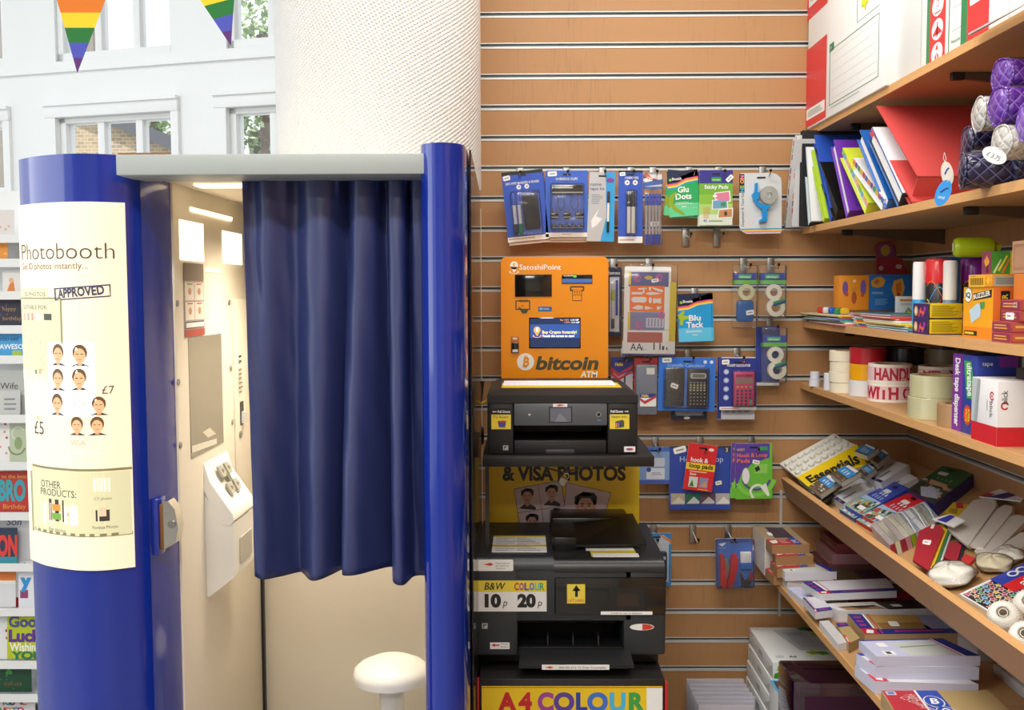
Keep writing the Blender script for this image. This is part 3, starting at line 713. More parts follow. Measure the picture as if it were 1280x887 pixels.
def clip(f, x0, x1, y, hh, wire):
    f.B(x0, y, x1, y+hh, .002, .013, BLKG, .001); f.B(x0, y+hh*.85, x1, y+hh, .002, .0135, CHROME)
    for c in (.28, .72):
        cx_ = x0+(x1-x0)*c; w = (x1-x0)*.12
        f.b.tube([(f.X(cx_-w*.6), -.008, f.Z(y+hh)), (f.X(cx_-w), -.009, f.Z(y+hh+wire*.7)), (f.X(cx_), -.009, f.Z(y+hh+wire)), (f.X(cx_+w), -.009, f.Z(y+hh+wire*.7)), (f.X(cx_+w*.6), -.008, f.Z(y+hh))], .0011, CHROME, 6)
    f.part('binder_clip')
clip(f, 8, 46.5, 18, 10.5, 21)
for k in range(3): clip(f, 6.5+k*15.5, 16+k*15.5, 53, 5.5, -11)
for k in range(5): clip(f, 8+k*8, 14+k*8, 68, 3.4, -6)
f.b.box(f.X(6), f.X(48), -.018, -.0006, f.Z(74), f.Z(16), CLEAR, .006); f.part('blister')
behind(f, 'second binder clip pack, seen as an edge below the first', -.5, 3, keep=('card',)); behind(f, 'rearmost binder clip pack, a grey edge under the other two', -1, 6, .024, keep=('card',))
hook(708, 211, 'wire hook of the binder clip pack')
f = Pack('name_tape_kit', 'name tape kit, silver sachet and pen on a light blue card', 'stationery pack', 737, 215, 769, 301, group=g1, tilt=-1)
f.card(H('#2e9fe0'), 1.5).part('card')
f.P([(0, 0), (20, 0), (22, 55), (15, 86), (-2, 86)], mat('silver_foil_sachet', '#c6c9cf', .3, metal=.35), 2).T('name', 1, 17, 4, H('#3b3c78'), 4, fit=14).T('tape kit', 1, 22.5, 4, H('#3b3c78'), 4, fit=18).L(3, 27, 17, 40, 6, H('#8f95a6'), 4).E(26, 10, 5, 2.8, '#7d3f98', 3).P([(3, 60), (13, 45), (9, 55), (17, 58), (10, 66), (4, 70)], H('#eef0f2', .2), 4).part('sachet')
pen(f, 24, 24, 74, H('#e6e6e6'), H('#2a2c30'), None, 1.6, end=H('#1d2430')); f.part('fabric_pen')
hook(753, 211, 'wire hook of the name tape kit')
f = Pack('fabric_pen_pack', 'blue card of two black capped fabric pens', 'stationery pack', 773, 213, 803.5, 303, group=g1)
f.card(H('#3157c2')).R(0, 0, 30.5, 2.5, INK).R(0, 82, 30.5, 90, WHT).R(2, 85.5, 20, 87, '#c9a58a', 2).sticker(1.5, 2.5, 7, 4.5, 5).T('2 FABRIC PENS', 8, 10.5, 2.8, WHT, bold=.02, fit=17).E(11, 15, 3.2, 3.2, WHT).E(21, 15, 3.2, 3.2, WHT).P([(9.5, 16.5), (12, 13.5), (12.5, 15.5)], INK, 2).P([(21, 13.2), (22, 16), (20, 16)], INK, 2).part('card')
for x in (13, 18.5): pen(f, x, 25, 78, H('#ededed'), H('#1a1b1e'), None, 2.4, .33); f.part('fabric_pen')
f.b.box(f.X(9), f.X(23), -.016, -.0006, f.Z(80), f.Z(24), CLEAR, .005); f.part('blister')
hook(788, 211, 'wire hook of the fabric pen card')
f = Pack('ballpoint_bag', 'clear bag of blue capped ballpoint pens beside the fabric pens', 'pen bag', 804, 216, 828, 306, group=g1)
f.P([(0, 0), (24, 0), (24, 20), (0, 20)], H('#e8e4e4'), 1).P([(0, 3), (24, 10), (24, 13), (0, 6)], '#5c3a5c', 2).P([(0, 12), (24, 8), (24, 14), (0, 17)], '#2b62b8', 3).P([(4, 0), (14, 8), (9, 9), (0, 3)], '#c9542e', 3).R(0, 17, 24, 20, '#2468c0', 2).part('header')
for k in range(5):
    x = 4+k*4.1; pen(f, x, 26, 89, H('#b9b3ba'), H('#2a50cf'), None, 1.7, .2, end=H('#2a55cc')); f.part('ballpoint_pen')
f.sticker(9, 61, 11, 6, 5, 24)
f.b.box(f.X(0), f.X(24), -.012, -.0002, f.Z(90), f.Z(0), CLEAR, .003); f.part('bag')
hook(816, 211, 'wire hook of the ballpoint pen bag')
f = Pack('glue_dots_pack', 'green glue dots packet with rainbow and lizard, front one of the fan', 'stationery pack', 833.5, 213, 872, 270, group=g1, tilt=4)
def bostik(f, w, h, c1, c2, words, lz):
    f.card(H(c1), 1).R(0, 0, w, 13, '#16264a').P([(0, 13), (0, 18), (w*.45, 13.5), (w, 9), (w, 12), (w, 0)], '#16264a')
    for k, c in enumerate(('#e84f8a', '#f0a030', '#f4e04a', '#3fa3dc')):
        a = 1.6*k
        f.P([(0, 16+a), (w*.3, 15+a), (w*.6, 10+a), (w, 8+a), (w, 9.7+a), (w*.6, 11.7+a), (w*.3, 16.7+a), (0, 17.7+a)], c, 2)
    f.T('Bostik', w*.16, 11.5, 3.4, WHT, bold=.02).E(w*.1, 11, 1.8, 1.8, '#8cc63f', 3)
    f.R(0, h*.72, w, h, c2, 1)
    yy = lz
    for t in words: f.T(t, w/2, yy, 7, WHT, bold=.03, al='C', fit=w*(.36 if len(t) < 4 else .52)); yy += 8.5
    f.L(w*.22, yy-5, w*.8, yy-2, 2, WHT).R(w*.42, yy+.5, w*.58, yy+1.3, WHT, 2)
f_ = f; bostik(f, 38.5, 57, '#1ea85e', '#62cf94', ('Glu', 'Dots'), 27)
f.P([(0, 33), (5, 28), (10, 26), (12, 29), (7, 32), (6, 40), (10, 46), (17, 51), (20, 56), (13, 53), (6, 49), (3, 43), (0, 46)], '#8ea61f', 3)
for k in range(14): f.E(14+(k % 7)*3.4, 42+(k//7)*5, .55, .55, '#a4e3c4', 3, 8)
f.part('packet')
behind(f, 'second glue dots packet, turned behind the green one', 1, 0, .006, -9); behind(f, 'rearmost glue dots packet, its navy corner showing by the sticky pads', 6, 2, .012, -4)
hook(861, 211, 'wire hook of the glue dots packets')
f = Pack('sticky_pads_pack', 'green and purple sticky pads packet with photo prints', 'stationery pack', 874.5, 212.5, 916, 281, group=g1, Y=-.10)
f.card(H('#86bb3c'), 1).R(0, 0, 41.5, 16.5, '#33318e').R(0, 16.5, 41.5, 30, '#6fae34').R(0, 42, 41.5, 55, '#a9cf73').R(0, 55, 41.5, 68.5, '#d4dfd0').RR(15, 9, 27, 14.5, '#2f9a3e', 1, 2).T('ultratape', 16, 13, 2.6, WHT, fit=10).sticker(32, 12, 10, 5.5, 45)
f.T('Sticky Pads', 6, 23, 4.4, WHT, bold=.03, fit=30)
for q, c in (([(20, 29), (37, 27), (38, 38), (27, 40), (20, 35)], '#d87f9c'), ([(17, 38), (34, 37), (35, 47), (17, 48)], '#6f9fc0'), ([(25, 50), (41, 48), (41, 58), (24, 59)], '#c08a5a')):
    xs, ys = [p[0] for p in q], [p[1] for p in q]; mx, my = sum(xs)/len(xs), sum(ys)/len(ys)
    f.P([(mx+(x-mx)*1.14, my+(y-my)*1.2) for x, y in q], WHT, 2).P(q, c, 3)
f.E(33, 54, 2, 3, '#40322c', 4, 10).R(27, 40, 33, 45, '#3e8f55', 4).R(17, 31, 22, 33.5, '#f3f3f3', 4)
f.L(5, 46, 15, 60, 7, H('#c48a4a')).T('40', 5, 64.5, 3.5, H('#33318e')).L(12, 62, 38, 64.5, 1, H('#7c9a7c'), fill=.6).part('packet')
behind(f, 'second sticky pads packet, a thin edge behind the green front packet', -1, 1.2)
hook(898, 211, 'wire hook of the sticky pads packet')
f = Pack('tape_dispenser_card', 'white card with blue tape gun and clear tape roll, neon lettering', 'stationery pack', 924, 216, 977, 291.5, group=g1, tilt=1)
f.b.prism([(f.X(a), f.Z(c)) for a, c in [(0, 2), (3, 0), (41, 0), (47, 2), (52, 7), (53, 13), (53, 73), (51, 75.5), (9, 75.5), (3, 72), (0, 67)]], 0, .0025, H('#cfd3d6')); f.RR(22, 5, 33, 7, INK, .9, 4)
f.R(0, 1, 6.5, 24, INK)
for k, (ch, c) in enumerate(zip('NOEM', ('#f08fa8', '#f2a33c', '#8cc63f', '#3bb4e5'))): f.T({'N': 'N', 'O': 'O', 'E': 'E', 'M': 'M'}['NOEN'[k]] if 0 else 'NOEN'[k], 5.8, 7.4+k*5.4, 4.6, H(c), 3, bold=.04, rot=90)
for k, c in enumerate(('#2aa0c8', '#f2c93a', '#ee7fa2')): f.P([(1.5+k*2.2, 69+k*1.6), (53, 69+k*1.6), (53, 70.6+k*1.6), (3.5+k*2.2, 70.6+k*1.6)], c, 2)
f.T('Dispenser & Tape Set', 5.5, 66, 3.3, H('#6b6f75'), rot=90, fit=42).part('card')
f.PR([(19, 13), (22, 13), (21, 24), (24, 24), (24, 31), (20, 34), (26, 39), (37, 41), (37, 44), (33, 46), (33.5, 60), (24, 62), (24, 59), (28, 57), (27, 45), (22, 42), (17, 35), (15, 27), (18, 24)], .001, .016, mat('bright_blue_plastic', '#1f8fd6', .25)).part('dispenser')
f.b.lathe([(.010, 0), (.028, 0), (.028, .016), (.010, .016)], clearmat('clear_tape', '#e9e9e4', .35), 28, T((f.X(35.5), -.001, f.Z(28))) @ RX(90), close=True); f.E(35.5, 28, 4.2, 4.2, WHT, 5).T('2', 34.5, 29.5, 3.4, H('#3bb4e5'), 6); f.part('tape_roll')
hook(953, 211, 'wire hook of the tape gun card')
hook(857, 285, 'empty wire hook below the glue dots packets'); hook(896, 285, 'empty wire hook below the sticky pads packet')
# row two ---------------------------------------------------------------
g2 = 'packs hanging on the middle rows of hooks'
f = Pack('drawing_pen_pack', 'navy card of drawing pens half hidden behind the orange machine', 'stationery pack', 757, 334, 777, 420, group=g2, Y=-.06)
f.card(H('#1f2c56'), 2).T('OXFORD', 3, 9, 3, WHT, bold=.02, fit=15, al='L').R(5, 12, 17, 80, '#cfd2da').L(3, 4, 15, 6, 1, H('#d8b060')).part('card')
pen(f, 14, 16, 60, H('#2b46b0'), H('#2b46b0'), None, 1.5); f.part('pen')
pen(f, 9, 28, 76, H('#d9dcde'), H('#b6c832'), None, 2, end=H('#49505a')); f.part('marker')
f.b.box(f.X(4), f.X(19), -.012, -.0006, f.Z(82), f.Z(11), CLEAR, .004); f.part('blister')
hook(767, 322, 'wire hook beside the top right corner of the orange machine')
f = Pack('stencil_set', 'stencil set in a large clear bag, orange stencil and letter sheet', 'stationery pack', 778, 330, 847, 444, group=g2, Y=-.09, tilt=-1)
f.PR(rrect(3, 61, 3, 110, 2), -.002, 0, WHT).R(2, 96, 68, 114, '#e9eaec').R(2, 112, 68, 114, '#3a4a90', 2)
f.T('AA', 12, 108, 9, INK, fit=15).T('A', 25, 108, 5, INK, fit=4).T('...', 30, 107, 4, INK).T('11', 41, 107, 9, INK, fit=9).T('1', 52, 107, 5, INK, fit=2.5).T('1', 57, 107, 3.5, INK, fit=1.5)
f.part('letter_sheet')
f.b.box(f.X(60), f.X(68), -.001, .001, f.Z(96), f.Z(22), H('#d9c22e')); f.b.box(f.X(8), f.X(52), -.001, .0005, f.Z(98), f.Z(85), H('#b5655a')); f.part('ruler_sheet')
f.PR(rrect(6, 58, 8, 82, 1), .001, .003, WHT)
f.y = -.003; f.R(8, 10, 58, 28, '#5b5d93').R(8, 10, 11, 26, '#e8c834', 2).R(8, 60, 54, 82, '#7e82ac').R(8, 60, 11, 82, '#e8c834', 2)
for x, y, r in ((19, 18, 4.6), (46, 17, 4.6), (22, 77, 5.5), (50, 64, 4.6)): f.arc(x, y, r*.75, r, 0, 330, H('#d9569a'), 3).arc(x, y, r*.3, r*.5, 60, 360, H('#d9569a'), 3)
f.E(33, 17, 5, 2.5, '#d6b13c', 3).sticker(36, 19, 9, 4.5, 12, 5).R(31, 67, 53, 79, '#cfd2dc', 2)
for k in range(5): f.R(33+k*4, 68, 35+k*4, 78, '#8d92b5', 3)
f.part('header_card')
f.PR(rrect(10, 53, 27, 59, .5), .001, .0025, mat('orange_stencil', '#ee7a2a', .35)); f.y = -.0058
for q in ([(12, 35), (26, 35), (26, 38), (12, 38)], [(20, 30), (31, 29.5), (31, 31), (28, 31), (28, 36), (26, 36), (26, 31.5), (20, 32)], [(33, 29), (36, 28), (36, 33), (34, 33)], [(37, 28.5), (51, 32), (51, 34.5), (46, 34), (39, 31)], [(30, 36), (36, 34.5), (42, 35), (50, 36), (42, 38), (36, 38.5), (30, 37.5)], [(39, 42), (44, 43), (49, 42), (49, 49), (44, 48), (39, 49)], [(12, 55), (18, 52), (20, 51), (26, 52), (27, 56), (20, 57)], [(29, 52), (33, 53), (40, 55), (29, 57)], [(44, 52), (47, 53), (50, 52), (48, 56), (44, 57)]): f.P(q, H('#e3e1df'), 0)
f.b.patch(rrect(f.X(12), f.X(31), f.Z(48), f.Z(41), 3.4*f.s), H('#e3e1df'), -.0059); f.E(35.5, 45, 2, 4, '#e3e1df', 0); f.part('stencil')
f.y = 0; f.b.box(f.X(0), f.X(69), -.012, .004, f.Z(115), f.Z(0), CLEAR, .004); f.part('bag')
hook(811, 322, 'wire hook of the stencil set')
f = Pack('reusable_putty_pack', 'light blue adhesive putty packet with rainbow and lizard', 'stationery pack', 847, 366.5, 888.5, 427, group=g2, tilt=2)
bostik(f, 41.5, 60, '#159bdc', '#5cc3ec', ('Blu', 'Tack'), 34); f.P([(0, 27), (7, 21), (9, 23), (6, 27), (13, 28), (14, 31), (7, 33), (5, 40), (2, 39), (2, 32), (0, 31)], '#a3c02a', 3).part('packet')
behind(f, 'second putty packet, its edge showing right of the light blue one', 3, 0, .008, 0)
hook(868, 360, 'wire hook of the light blue putty packets')
def tapebag(name, label, x0, y0, x1, y1, lower, hk, hy):
    f = Pack(name, label, 'tape pack', x0, y0, x1, y1, group=g2, Y=-.08); w, h = f.w, f.h
    f.R(1, 10, w-1, 25, '#2b3c9c').R(0, 19, w, 24, '#6fc04a', 2).RR(w*.25, 12, w*.78, 17, '#2fa05a', 1.5, 3).T('ultratape', w*.3, 16, 2.6, WHT, 4, fit=w*.42).part('header')
    ring = lambda cx, cy, r, m_, d=.014: f.b.lathe([(r*.5*f.s, 0), (r*f.s, 0), (r*f.s, d), (r*.5*f.s, d)], m_, 26, T((f.X(cx), -.001, f.Z(cy))) @ RX(90), close=True)
    cr = mat('cream_tape', '#f0eee2', .4)
    ring(w*.55, 34, 10, mat('pale_tape', '#d9dcb2', .3) if lower else cr); f.part('tape_roll')
    if lower:
        f.b.box(f.X(5), f.X(w-5), -.02, -.001, f.Z(h-8), f.Z(44), clearmat('blue_clear_plastic', '#3f8fe0', .5), .008); f.part('blue_case'); ring(w*.5, h-18, 9, mat('blue_disc', '#2a6fd0', .25), .016); f.part('blue_wheel'); f.sticker(16, 57, 10, 6, 8, 70); f.part('price_sticker')
    else:
        ring(w*.62, 53, 11.5, cr, .016); f.part('tape_roll'); f.P([(w*.5, 46), (w*.98, 41), (w*.98, 47), (w*.55, 53)], '#2fa05a', 60).P([(w*.52, 49), (w*.98, 44), (w*.98, 46.5), (w*.53, 52)], '#2b3c9c', 61); f.part('band')
    f.b.box(f.X(0), f.X(w), -.022, .002, f.Z(h), f.Z(0), CLEAR, .006); f.part('bag')
    hook(hk, hy, 'wire hook of the '+label.split(',')[0]); return f
tapebag('tape_dispenser_bag', 'bag with tape roll over a blue tape dispenser', 915, 331, 946.5, 410, True, 929, 322)
tapebag('tape_twin_bag', 'upper bag of two white tape rolls, beside the blue dispenser bag', 948, 331, 982, 397, False, 963, 322)
f = Pack('tape_card', 'dark blue tape card behind the lower white tape bag', 'tape pack', 945, 408, 975, 482, group=g2, Y=-.055); f.card(H('#2a3f98'), 1).R(0, 70, 30, 74, WHT); f.part('card')
tapebag('tape_twin_bag', 'lower bag of white tape rolls hanging over a dark blue card', 951, 409, 983, 478, False, 962, 398)
# row three
f = Pack('compass_card', 'compass card with blue and red top, left of the clear compass box', 'stationery pack', 764, 446, 791, 520, group=g2, Y=-.05)
f.card(H('#c9c9d6'), 1).R(0, 0, 27, 20, '#2b3a86').P([(0, 12), (9, 20), (27, 10), (27, 14), (9, 25), (0, 17)], '#c23a4a', 2).P([(0, 18), (9, 26), (27, 16), (27, 19), (9, 30), (0, 23)], '#c23a4a', 2).T('Helix', 5, 11, 4, H('#f0d23c'), bold=.03, fit=10).L(10, 18, 26, 22, 2, H('#3a3f80'), 4).R(16, 24, 18, 34, '#3a3f50', 3).part('card')
hook(779, 436, 'wire hook of the compass card')
f = Pack('compass_set', 'clear plastic compass box on a red card beside the upper printer', 'stationery pack', 793, 447, 822, 520, group=g2, Y=-.07)
f.card(H('#b83a42'), 1).part('card')
f.b.box(f.X(1), f.X(28), -.024, -.001, f.Z(71), f.Z(8), clearmat('frosted_box', '#b9c2d2', .35, .2), .006); f.part('box')
f.y = -.0245; f.RR(6, 44, 26, 60, WHT, 1).R(6, 44, 26, 49, '#2b3a86', 2).P([(6, 49), (12, 53), (26, 46), (26, 49), (12, 57), (6, 52)], '#c23a4a', 3).T('Helix', 8, 48, 3.4, H('#f0d23c'), bold=.03, fit=9).R(14, 12, 24, 20, '#cfd0cc').part('box_label')
f.y = 0; f.b.tube([(f.X(10), -.012, f.Z(60)), (f.X(15), -.012, f.Z(18)), (f.X(19), -.012, f.Z(60))], .0022, STEEL, 6); f.part('compass')
hook(808, 436, 'wire hook of the clear compass box')
f = Pack('scientific_calculator_pack', 'blue card with black scientific calculator and its cover', 'calculator pack', 823.5, 446.5, 894.5, 514, group=g2, tilt=-1)
f.card(H('#2f73d6'), 1.5).sticker(4, 1, 12, 6, 3).T('Scientific Calculator', 11, 12, 4.4, H('#a9c8f2'), bold=.0, fit=47).E(58, 5.5, 2.2, 2.2, '#cfe0f6').E(66, 5.5, 2.2, 2.2, '#cfe0f6').part('card')
f.B(8, 13, 32, 61, .001, .012, mat('smoked_cover', '#2b2b2f', .2, coat=1), .003).part('slide_cover')
f.y = -.0125
for k in range(9): f.R(10, 22+k*4, 30, 22.4+k*4, '#4a4a52')
for k in range(5): f.R(10.5+k*4.6, 20, 10.9+k*4.6, 57, '#45454c')
f.sticker(16, 31, 9.5, 6, -20).part('cover_print')
f.y = 0; f.B(36, 14, 61, 62, .001, .014, mat('calculator_black', '#1e1e22', .35), .003).part('calculator')
f.y = -.0143; f.RR(39, 19, 59, 26, '#b9bcbe', 2.5).RR(42, 20.3, 57, 24.5, '#6d7263', .4, 2).part('display')
for r in range(4):
    for c in range(5): f.RR(38.5+c*4.3, 30+r*3.2, 41+c*4.3, 32+r*3.2, '#b9b48e' if r else '#7f829a', .4)
for r in range(4):
    for c in range(5): f.RR(38.5+c*4.3, 43.5+r*4.3, 41.6+c*4.3, 46.2+r*4.3, '#3e3f45', .6).R(39.5+c*4.3, 44.3+r*4.3, 40.5+c*4.3, 45.4+r*4.3, '#c9cacc', 2)
f.part('keypad')
f.y = 0; f.b.box(f.X(6), f.X(63), -.018, -.0006, f.Z(64), f.Z(12), CLEAR, .006); f.part('blister')
hook(860, 436, 'wire hook of the blue scientific calculator card')
f2 = Pack('scientific_calculator_pack', 'dark pack under the blue scientific calculator card, only its lower edge in view', 'calculator pack', 839, 470, 884, 525, group=g2, Y=-.06); f2.card(H('#20253c'), 1, hole=False).b.box(f2.X(4), f2.X(41), -.012, 0, f2.Z(50), f2.Z(20), CLEAR, .004); f2.RR(5, 25, 40, 49, '#9aa0b4', 4).E(20, 52.5, 4, 1.5, WHT).part('card')
f = Pack('pocket_calculator_pack', 'navy card with magenta pocket calculator and four round icons', 'calculator pack', 900, 447.5, 946, 512.5, group=g2, tilt=0)
f.card(H('#26368f'), 1.5).R(0, 61, 46, 65, WHT).R(2, 62.5, 25, 63.5, '#c07a8a', 2).sticker(2, 2, 9.5, 6, 4).P([(22, 6), (28, 3), (34, 6), (28, 4.8)], '#d43b4a', 2).R(25, 4, 31, 5.4, '#e8e8f0').T('POCKET CALCULATOR', 9, 10.5, 3, WHT, bold=.03, fit=29)
for k in range(4): f.E(8, 17+k*10.8, 3.4, 3.4, '#aeb8dc').E(8, 17+k*10.8, 1.6, 1.6, '#dfe4f2', 2)
f.part('card')
f.B(16.5, 17, 42, 59.5, .001, .014, mat('magenta_plastic', '#c8336f', .35), .003).part('calculator')
f.y = -.0143; f.R(19, 20, 40, 23, '#a82a5e').R(31, 20.5, 38, 22, '#3a2a34', 2).RR(19, 24.5, 40, 31, '#8d7f72', .5).part('display')
for k in range(3): f.R(20+k*5.2, 34.5, 22.8+k*5.2, 36.5, '#c9a43c')
f.R(36, 34, 39.5, 37, '#2fae8c').R(36, 52, 39.5, 57.5, '#2fae8c')
for r in range(5):
    for c in range(4):
        if c == 3 and r > 2: continue
        f.RR(19.8+c*5.2, 39+r*4.2, 22.6+c*5.2, 42+r*4.2, '#4a2c40', .6)
f.part('keypad')
f.y = 0; f.b.box(f.X(15), f.X(44), -.018, -.0006, f.Z(61), f.Z(15), CLEAR, .006); f.part('blister')
f2 = Pack('pocket_calculator_pack', 'pale calculator pack, its lower edge showing below the magenta calculator', 'calculator pack', 897, 446, 944, 524.5, group=g2, Y=-.065); f2.card(H('#cfd2dc'), 1, hole=False).R(0, 0, 5, 78, '#2a3c92').R(8, 66, 42, 73, '#b9bcc8')
for k in range(4): f2.R(10+k*8, 67.5, 15+k*8, 70, '#8d93a8', 2)
f2.part('card')
hook(921, 436, 'wire hook of the pocket calculator card')
# row four
g3 = 'packs hanging on the lower rows of hooks'
f = Pack('adhesive_hook_pack', 'small pale blue adhesive hook pack beside the black printer shelf', 'stationery pack', 799, 558, 837, 605, group=g3, Y=-.06)
f.card(H('#7f9fd0'), 1).R(0, 0, 38, 6, '#3f6cc0').R(0, 42, 38, 47, '#4560b4').RR(9, 14, 32, 25, '#c9d3e4', 1).RR(9, 27, 32, 41, '#d9e0ec', 1).E(12, 29, 3, 3, '#3a4a90', 2).L(16, 32, 30, 36, 2, H('#8a9ac0')).part('card')
hook(819, 550, 'wire hook of the small pale blue pack')
f = Pack('hook_and_loop_pack', 'large blue hook and loop packet with row of four photos', 'stationery pack', 837, 557, 914, 637.5, group=g3, Y=-.06)
f.card(H('#2d4aa8'), .8).R(0, 0, 77, 3, '#3a3c48').T('Hook & Loop', 13, 20, 7, H('#c7d2ec'), fit=54).E(71.5, 5, 4, 4, '#3a3c48', 2).T('3', 70, 7.5, 5, WHT, 4).sticker(4, 3, 16, 8, 14).sticker(57, 45, 8, 5, 12)
for k, c in enumerate(('#b6ab96', '#2f7058', '#6a4d58', '#b9b4b0')): f.R(2+k*18.7, 60, 19.7+k*18.7, 74, c).P([(3+k*18.7, 73), (12+k*18.7, 64), (19+k*18.7, 70), (19+k*18.7, 73)], ('#d8d2c2', '#dfe2e0', '#d0d0d4', '#e2e0dc')[k], 2)
f.part('packet')
behind(f, 'second large blue hook and loop packet, a thin edge behind the first', .7, 1, .006)
f = Pack('hook_and_loop_pad_pack', 'red packet of hook and loop pads, tilted over the large blue packet', 'stationery pack', 860.5, 555, 897, 614, group=g3, Y=-.09, tilt=-7)
f.card(H('#d8252c'), .5).T('hook &', 5, 23, 5.5, WHT, bold=.03, fit=22).R(0, 24.5, 36.5, 33, '#f0d02c').T('loop pads', 4, 30.5, 5.5, INK, bold=.03, fit=30).L(5, 34, 33, 36.5, 1, H('#f0c8a0'), fill=.5).R(6, 42, 17, 55, '#cfe0cf').R(19, 42, 30, 55, '#8c8cb8').P([(7, 54), (10, 46), (13, 54)], '#3f7a3a', 2).P([(20, 53), (28, 45), (29, 54)], '#d69a70', 2).T('Stick', 6, 40, 3, WHT, bold=.02).E(29, 6, 3.5, 2, '#f0d8d8').L(18, 56, 34, 58, 1, H('#f0c84a'), fill=.5).part('packet')
hook(875, 550, 'wire hook of the red and blue hook and loop packets')
f = Pack('hook_and_loop_pad_pack', 'green and purple hook and loop pads packet', 'stationery pack', 919, 554, 965, 624, group=g3, Y=-.08, tilt=1)
f.card(H('#6cbf3a'), .6).P([(0, 0), (43, 0), (43, 18), (20, 26), (8, 38), (0, 58)], '#5b3fa0').RR(30, 4, 41, 9, '#2fa05a', 1, 3).T('HANDY', 2, 9, 3, H('#f0d84a'), fit=10).T('Hook & Loop', 2, 17, 5, H('#ef7a4a'), 4, bold=.02, fit=38).T('Pads', 2, 24, 5, H('#ef7a4a'), 4, bold=.02, fit=16)
f.arc(25, 42, 21, 26, 200, 350, H('#7fd04a'), 3).arc(26, 40, 17, 19.5, 200, 340, H('#5b3fa0'), 4).E(13, 41, 4.5, 10, '#e6e8ea', 5).E(13, 41, 5.2, 11, '#9aa6a0', 4).R(24, 26, 40, 38, '#8fd060', 3).P([(24, 31), (29, 28), (31, 33), (26, 36)], '#2a2a2c', 5).arc(28, 62, 8, 11, 20, 180, H('#e6ecdc'), 5).P([(17, 60), (20, 62), (24, 69), (20, 69)], '#dfe8d2', 5).P([(31, 55), (38, 50), (43, 66), (40, 67)], '#e6ecdc', 5).sticker(22, 20, 9, 5, -12).part('packet')
behind(f, 'second green hook and loop pads packet, its edge showing on the left', -4, 0, .006, -2); behind(f, 'rearmost green hook and loop pads packet, its corner showing below right', 1, 1.5, .012, 1)
hook(939, 550, 'wire hook of the green and purple packets')
hook(866, 658, 'empty wire hook above the red stapler pack')
# row five
f = Pack('hole_punch_pack', 'hole punch card with blue top half hidden by the lower printer', 'stationery pack', 803, 666, 839, 733, group=g3, Y=-.05)
f.card(H('#c3cad4'), 1.5).P([(0, 0), (36, 0), (36, 9), (26, 2), (15, 6), (0, 14)], '#2f86cf').P([(20, 0), (36, 9), (36, 14), (24, 4)], '#e0884a', 2).R(33, 14, 36, 67, '#2f86cf').R(0, 62, 36, 67, '#2f86cf', 2).T('Hole Punch', 3, 12.5, 3.5, H('#cfe4f6'), fit=30).part('card')
f.B(14, 22, 30, 58, .001, .025, mat('navy_plastic', '#27324c', .35), .006).part('hole_punch'); f.B(14, 27, 28, 31, .025, .03, H('#b9bec6'), .002).part('handle')
hook(817, 658, 'wire hook of the hole punch card')
f = Pack('stapler_set', 'blue card with red stapler, staples and staple remover', 'stationery pack', 894, 672.5, 940.5, 733, group=g3, Y=-.08, tilt=1)
f.card(H('#1f62c4'), 2).P([(4, 7), (14, 5), (9, 10)], '#d8e4f4').L(4, 11, 16, 13, 1, H('#8fb2e4'), fill=.5).part('card')
RED = mat('red_plastic', '#c8232f', .3)
f.PR([(20, 19), (25, 18.5), (27, 24), (26, 36), (22, 54), (17, 61), (13, 60), (14, 52), (17, 40), (18, 24)], .002, .022, RED).part('stapler_arm'); f.PR([(5, 19), (8, 18), (11, 30), (13, 50), (13, 60), (8, 61), (5, 58)], .002, .02, RED).part('stapler_base')
f.PR([(10, 22), (13, 22), (17, 34), (14, 50), (12, 50)], .004, .014, STEEL).part('magazine')
f.B(31, 17, 44, 31, .001, .012, WHT, .001); f.B(31, 30, 44, 38, .001, .014, H('#2a6fd0'), .001); f.part('staple_box')
f.PR([(29, 43), (32, 42), (35, 52), (39, 51), (43, 44), (47, 46), (42, 59), (32, 59)], .002, .012, CHROME).part('staple_remover'); f.PR([(42, 44), (45, 43), (46, 50), (42, 52)], .003, .016, RED).part('remover_grip')
f.b.box(f.X(0), f.X(47), -.028, -.0006, f.Z(61), f.Z(0), CLEAR, .004); f.part('blister')
hook(910, 658, 'wire hook of the red stapler card')
hook(892, 622, 'stub') if 0 else None
# ------------------------------------------------------------------ orange cash machine on the wall
s = pxs(693, 400, -.17); q = at(626, 321, -.17)
f = Face(s, 0, 0, 0); am = thing('cash_machine', 'orange cash machine with small screen on the slatwall above the printers', 'cash machine', (q.x, -.17, q.z))
ORG = mat('orange_enamel', '#f09400', .38, coat=.2)
w, h = 134*s, 156*s
f.b.prism(rrect(0, w, -h, 0, .018, 6), 0, .155, ORG); f.part = lambda n, p=am: (f.b.build(n, p), f.new())[0]
f.part('casing')
f.b.prism([(x, z) for x, z in rrect(.003, w-.003, -h, -.003, .016, 6)], -.0015, 0, ORG); f.part('front_plate')
f.y = -.0016; G = H('#4b4a30'); WH = H('#f4f2ea')
f.E(16.5, 10.5, 5, 5, WH, 1).P([(12, 12.5), (21, 12.5), (16.5, 20)], WH, 1).arc(16.5, 18.5, 4.5, 6, 150, 390, WH, 1, 16, .45).T('S', 15, 13, 5, ORG, 3, bold=.02)
f.T('SatoshiPoint', 23, 16, 6.5, WH, 2, bold=.015, fit=52)
f.P([(110, 24)]*3, WH) if 0 else None
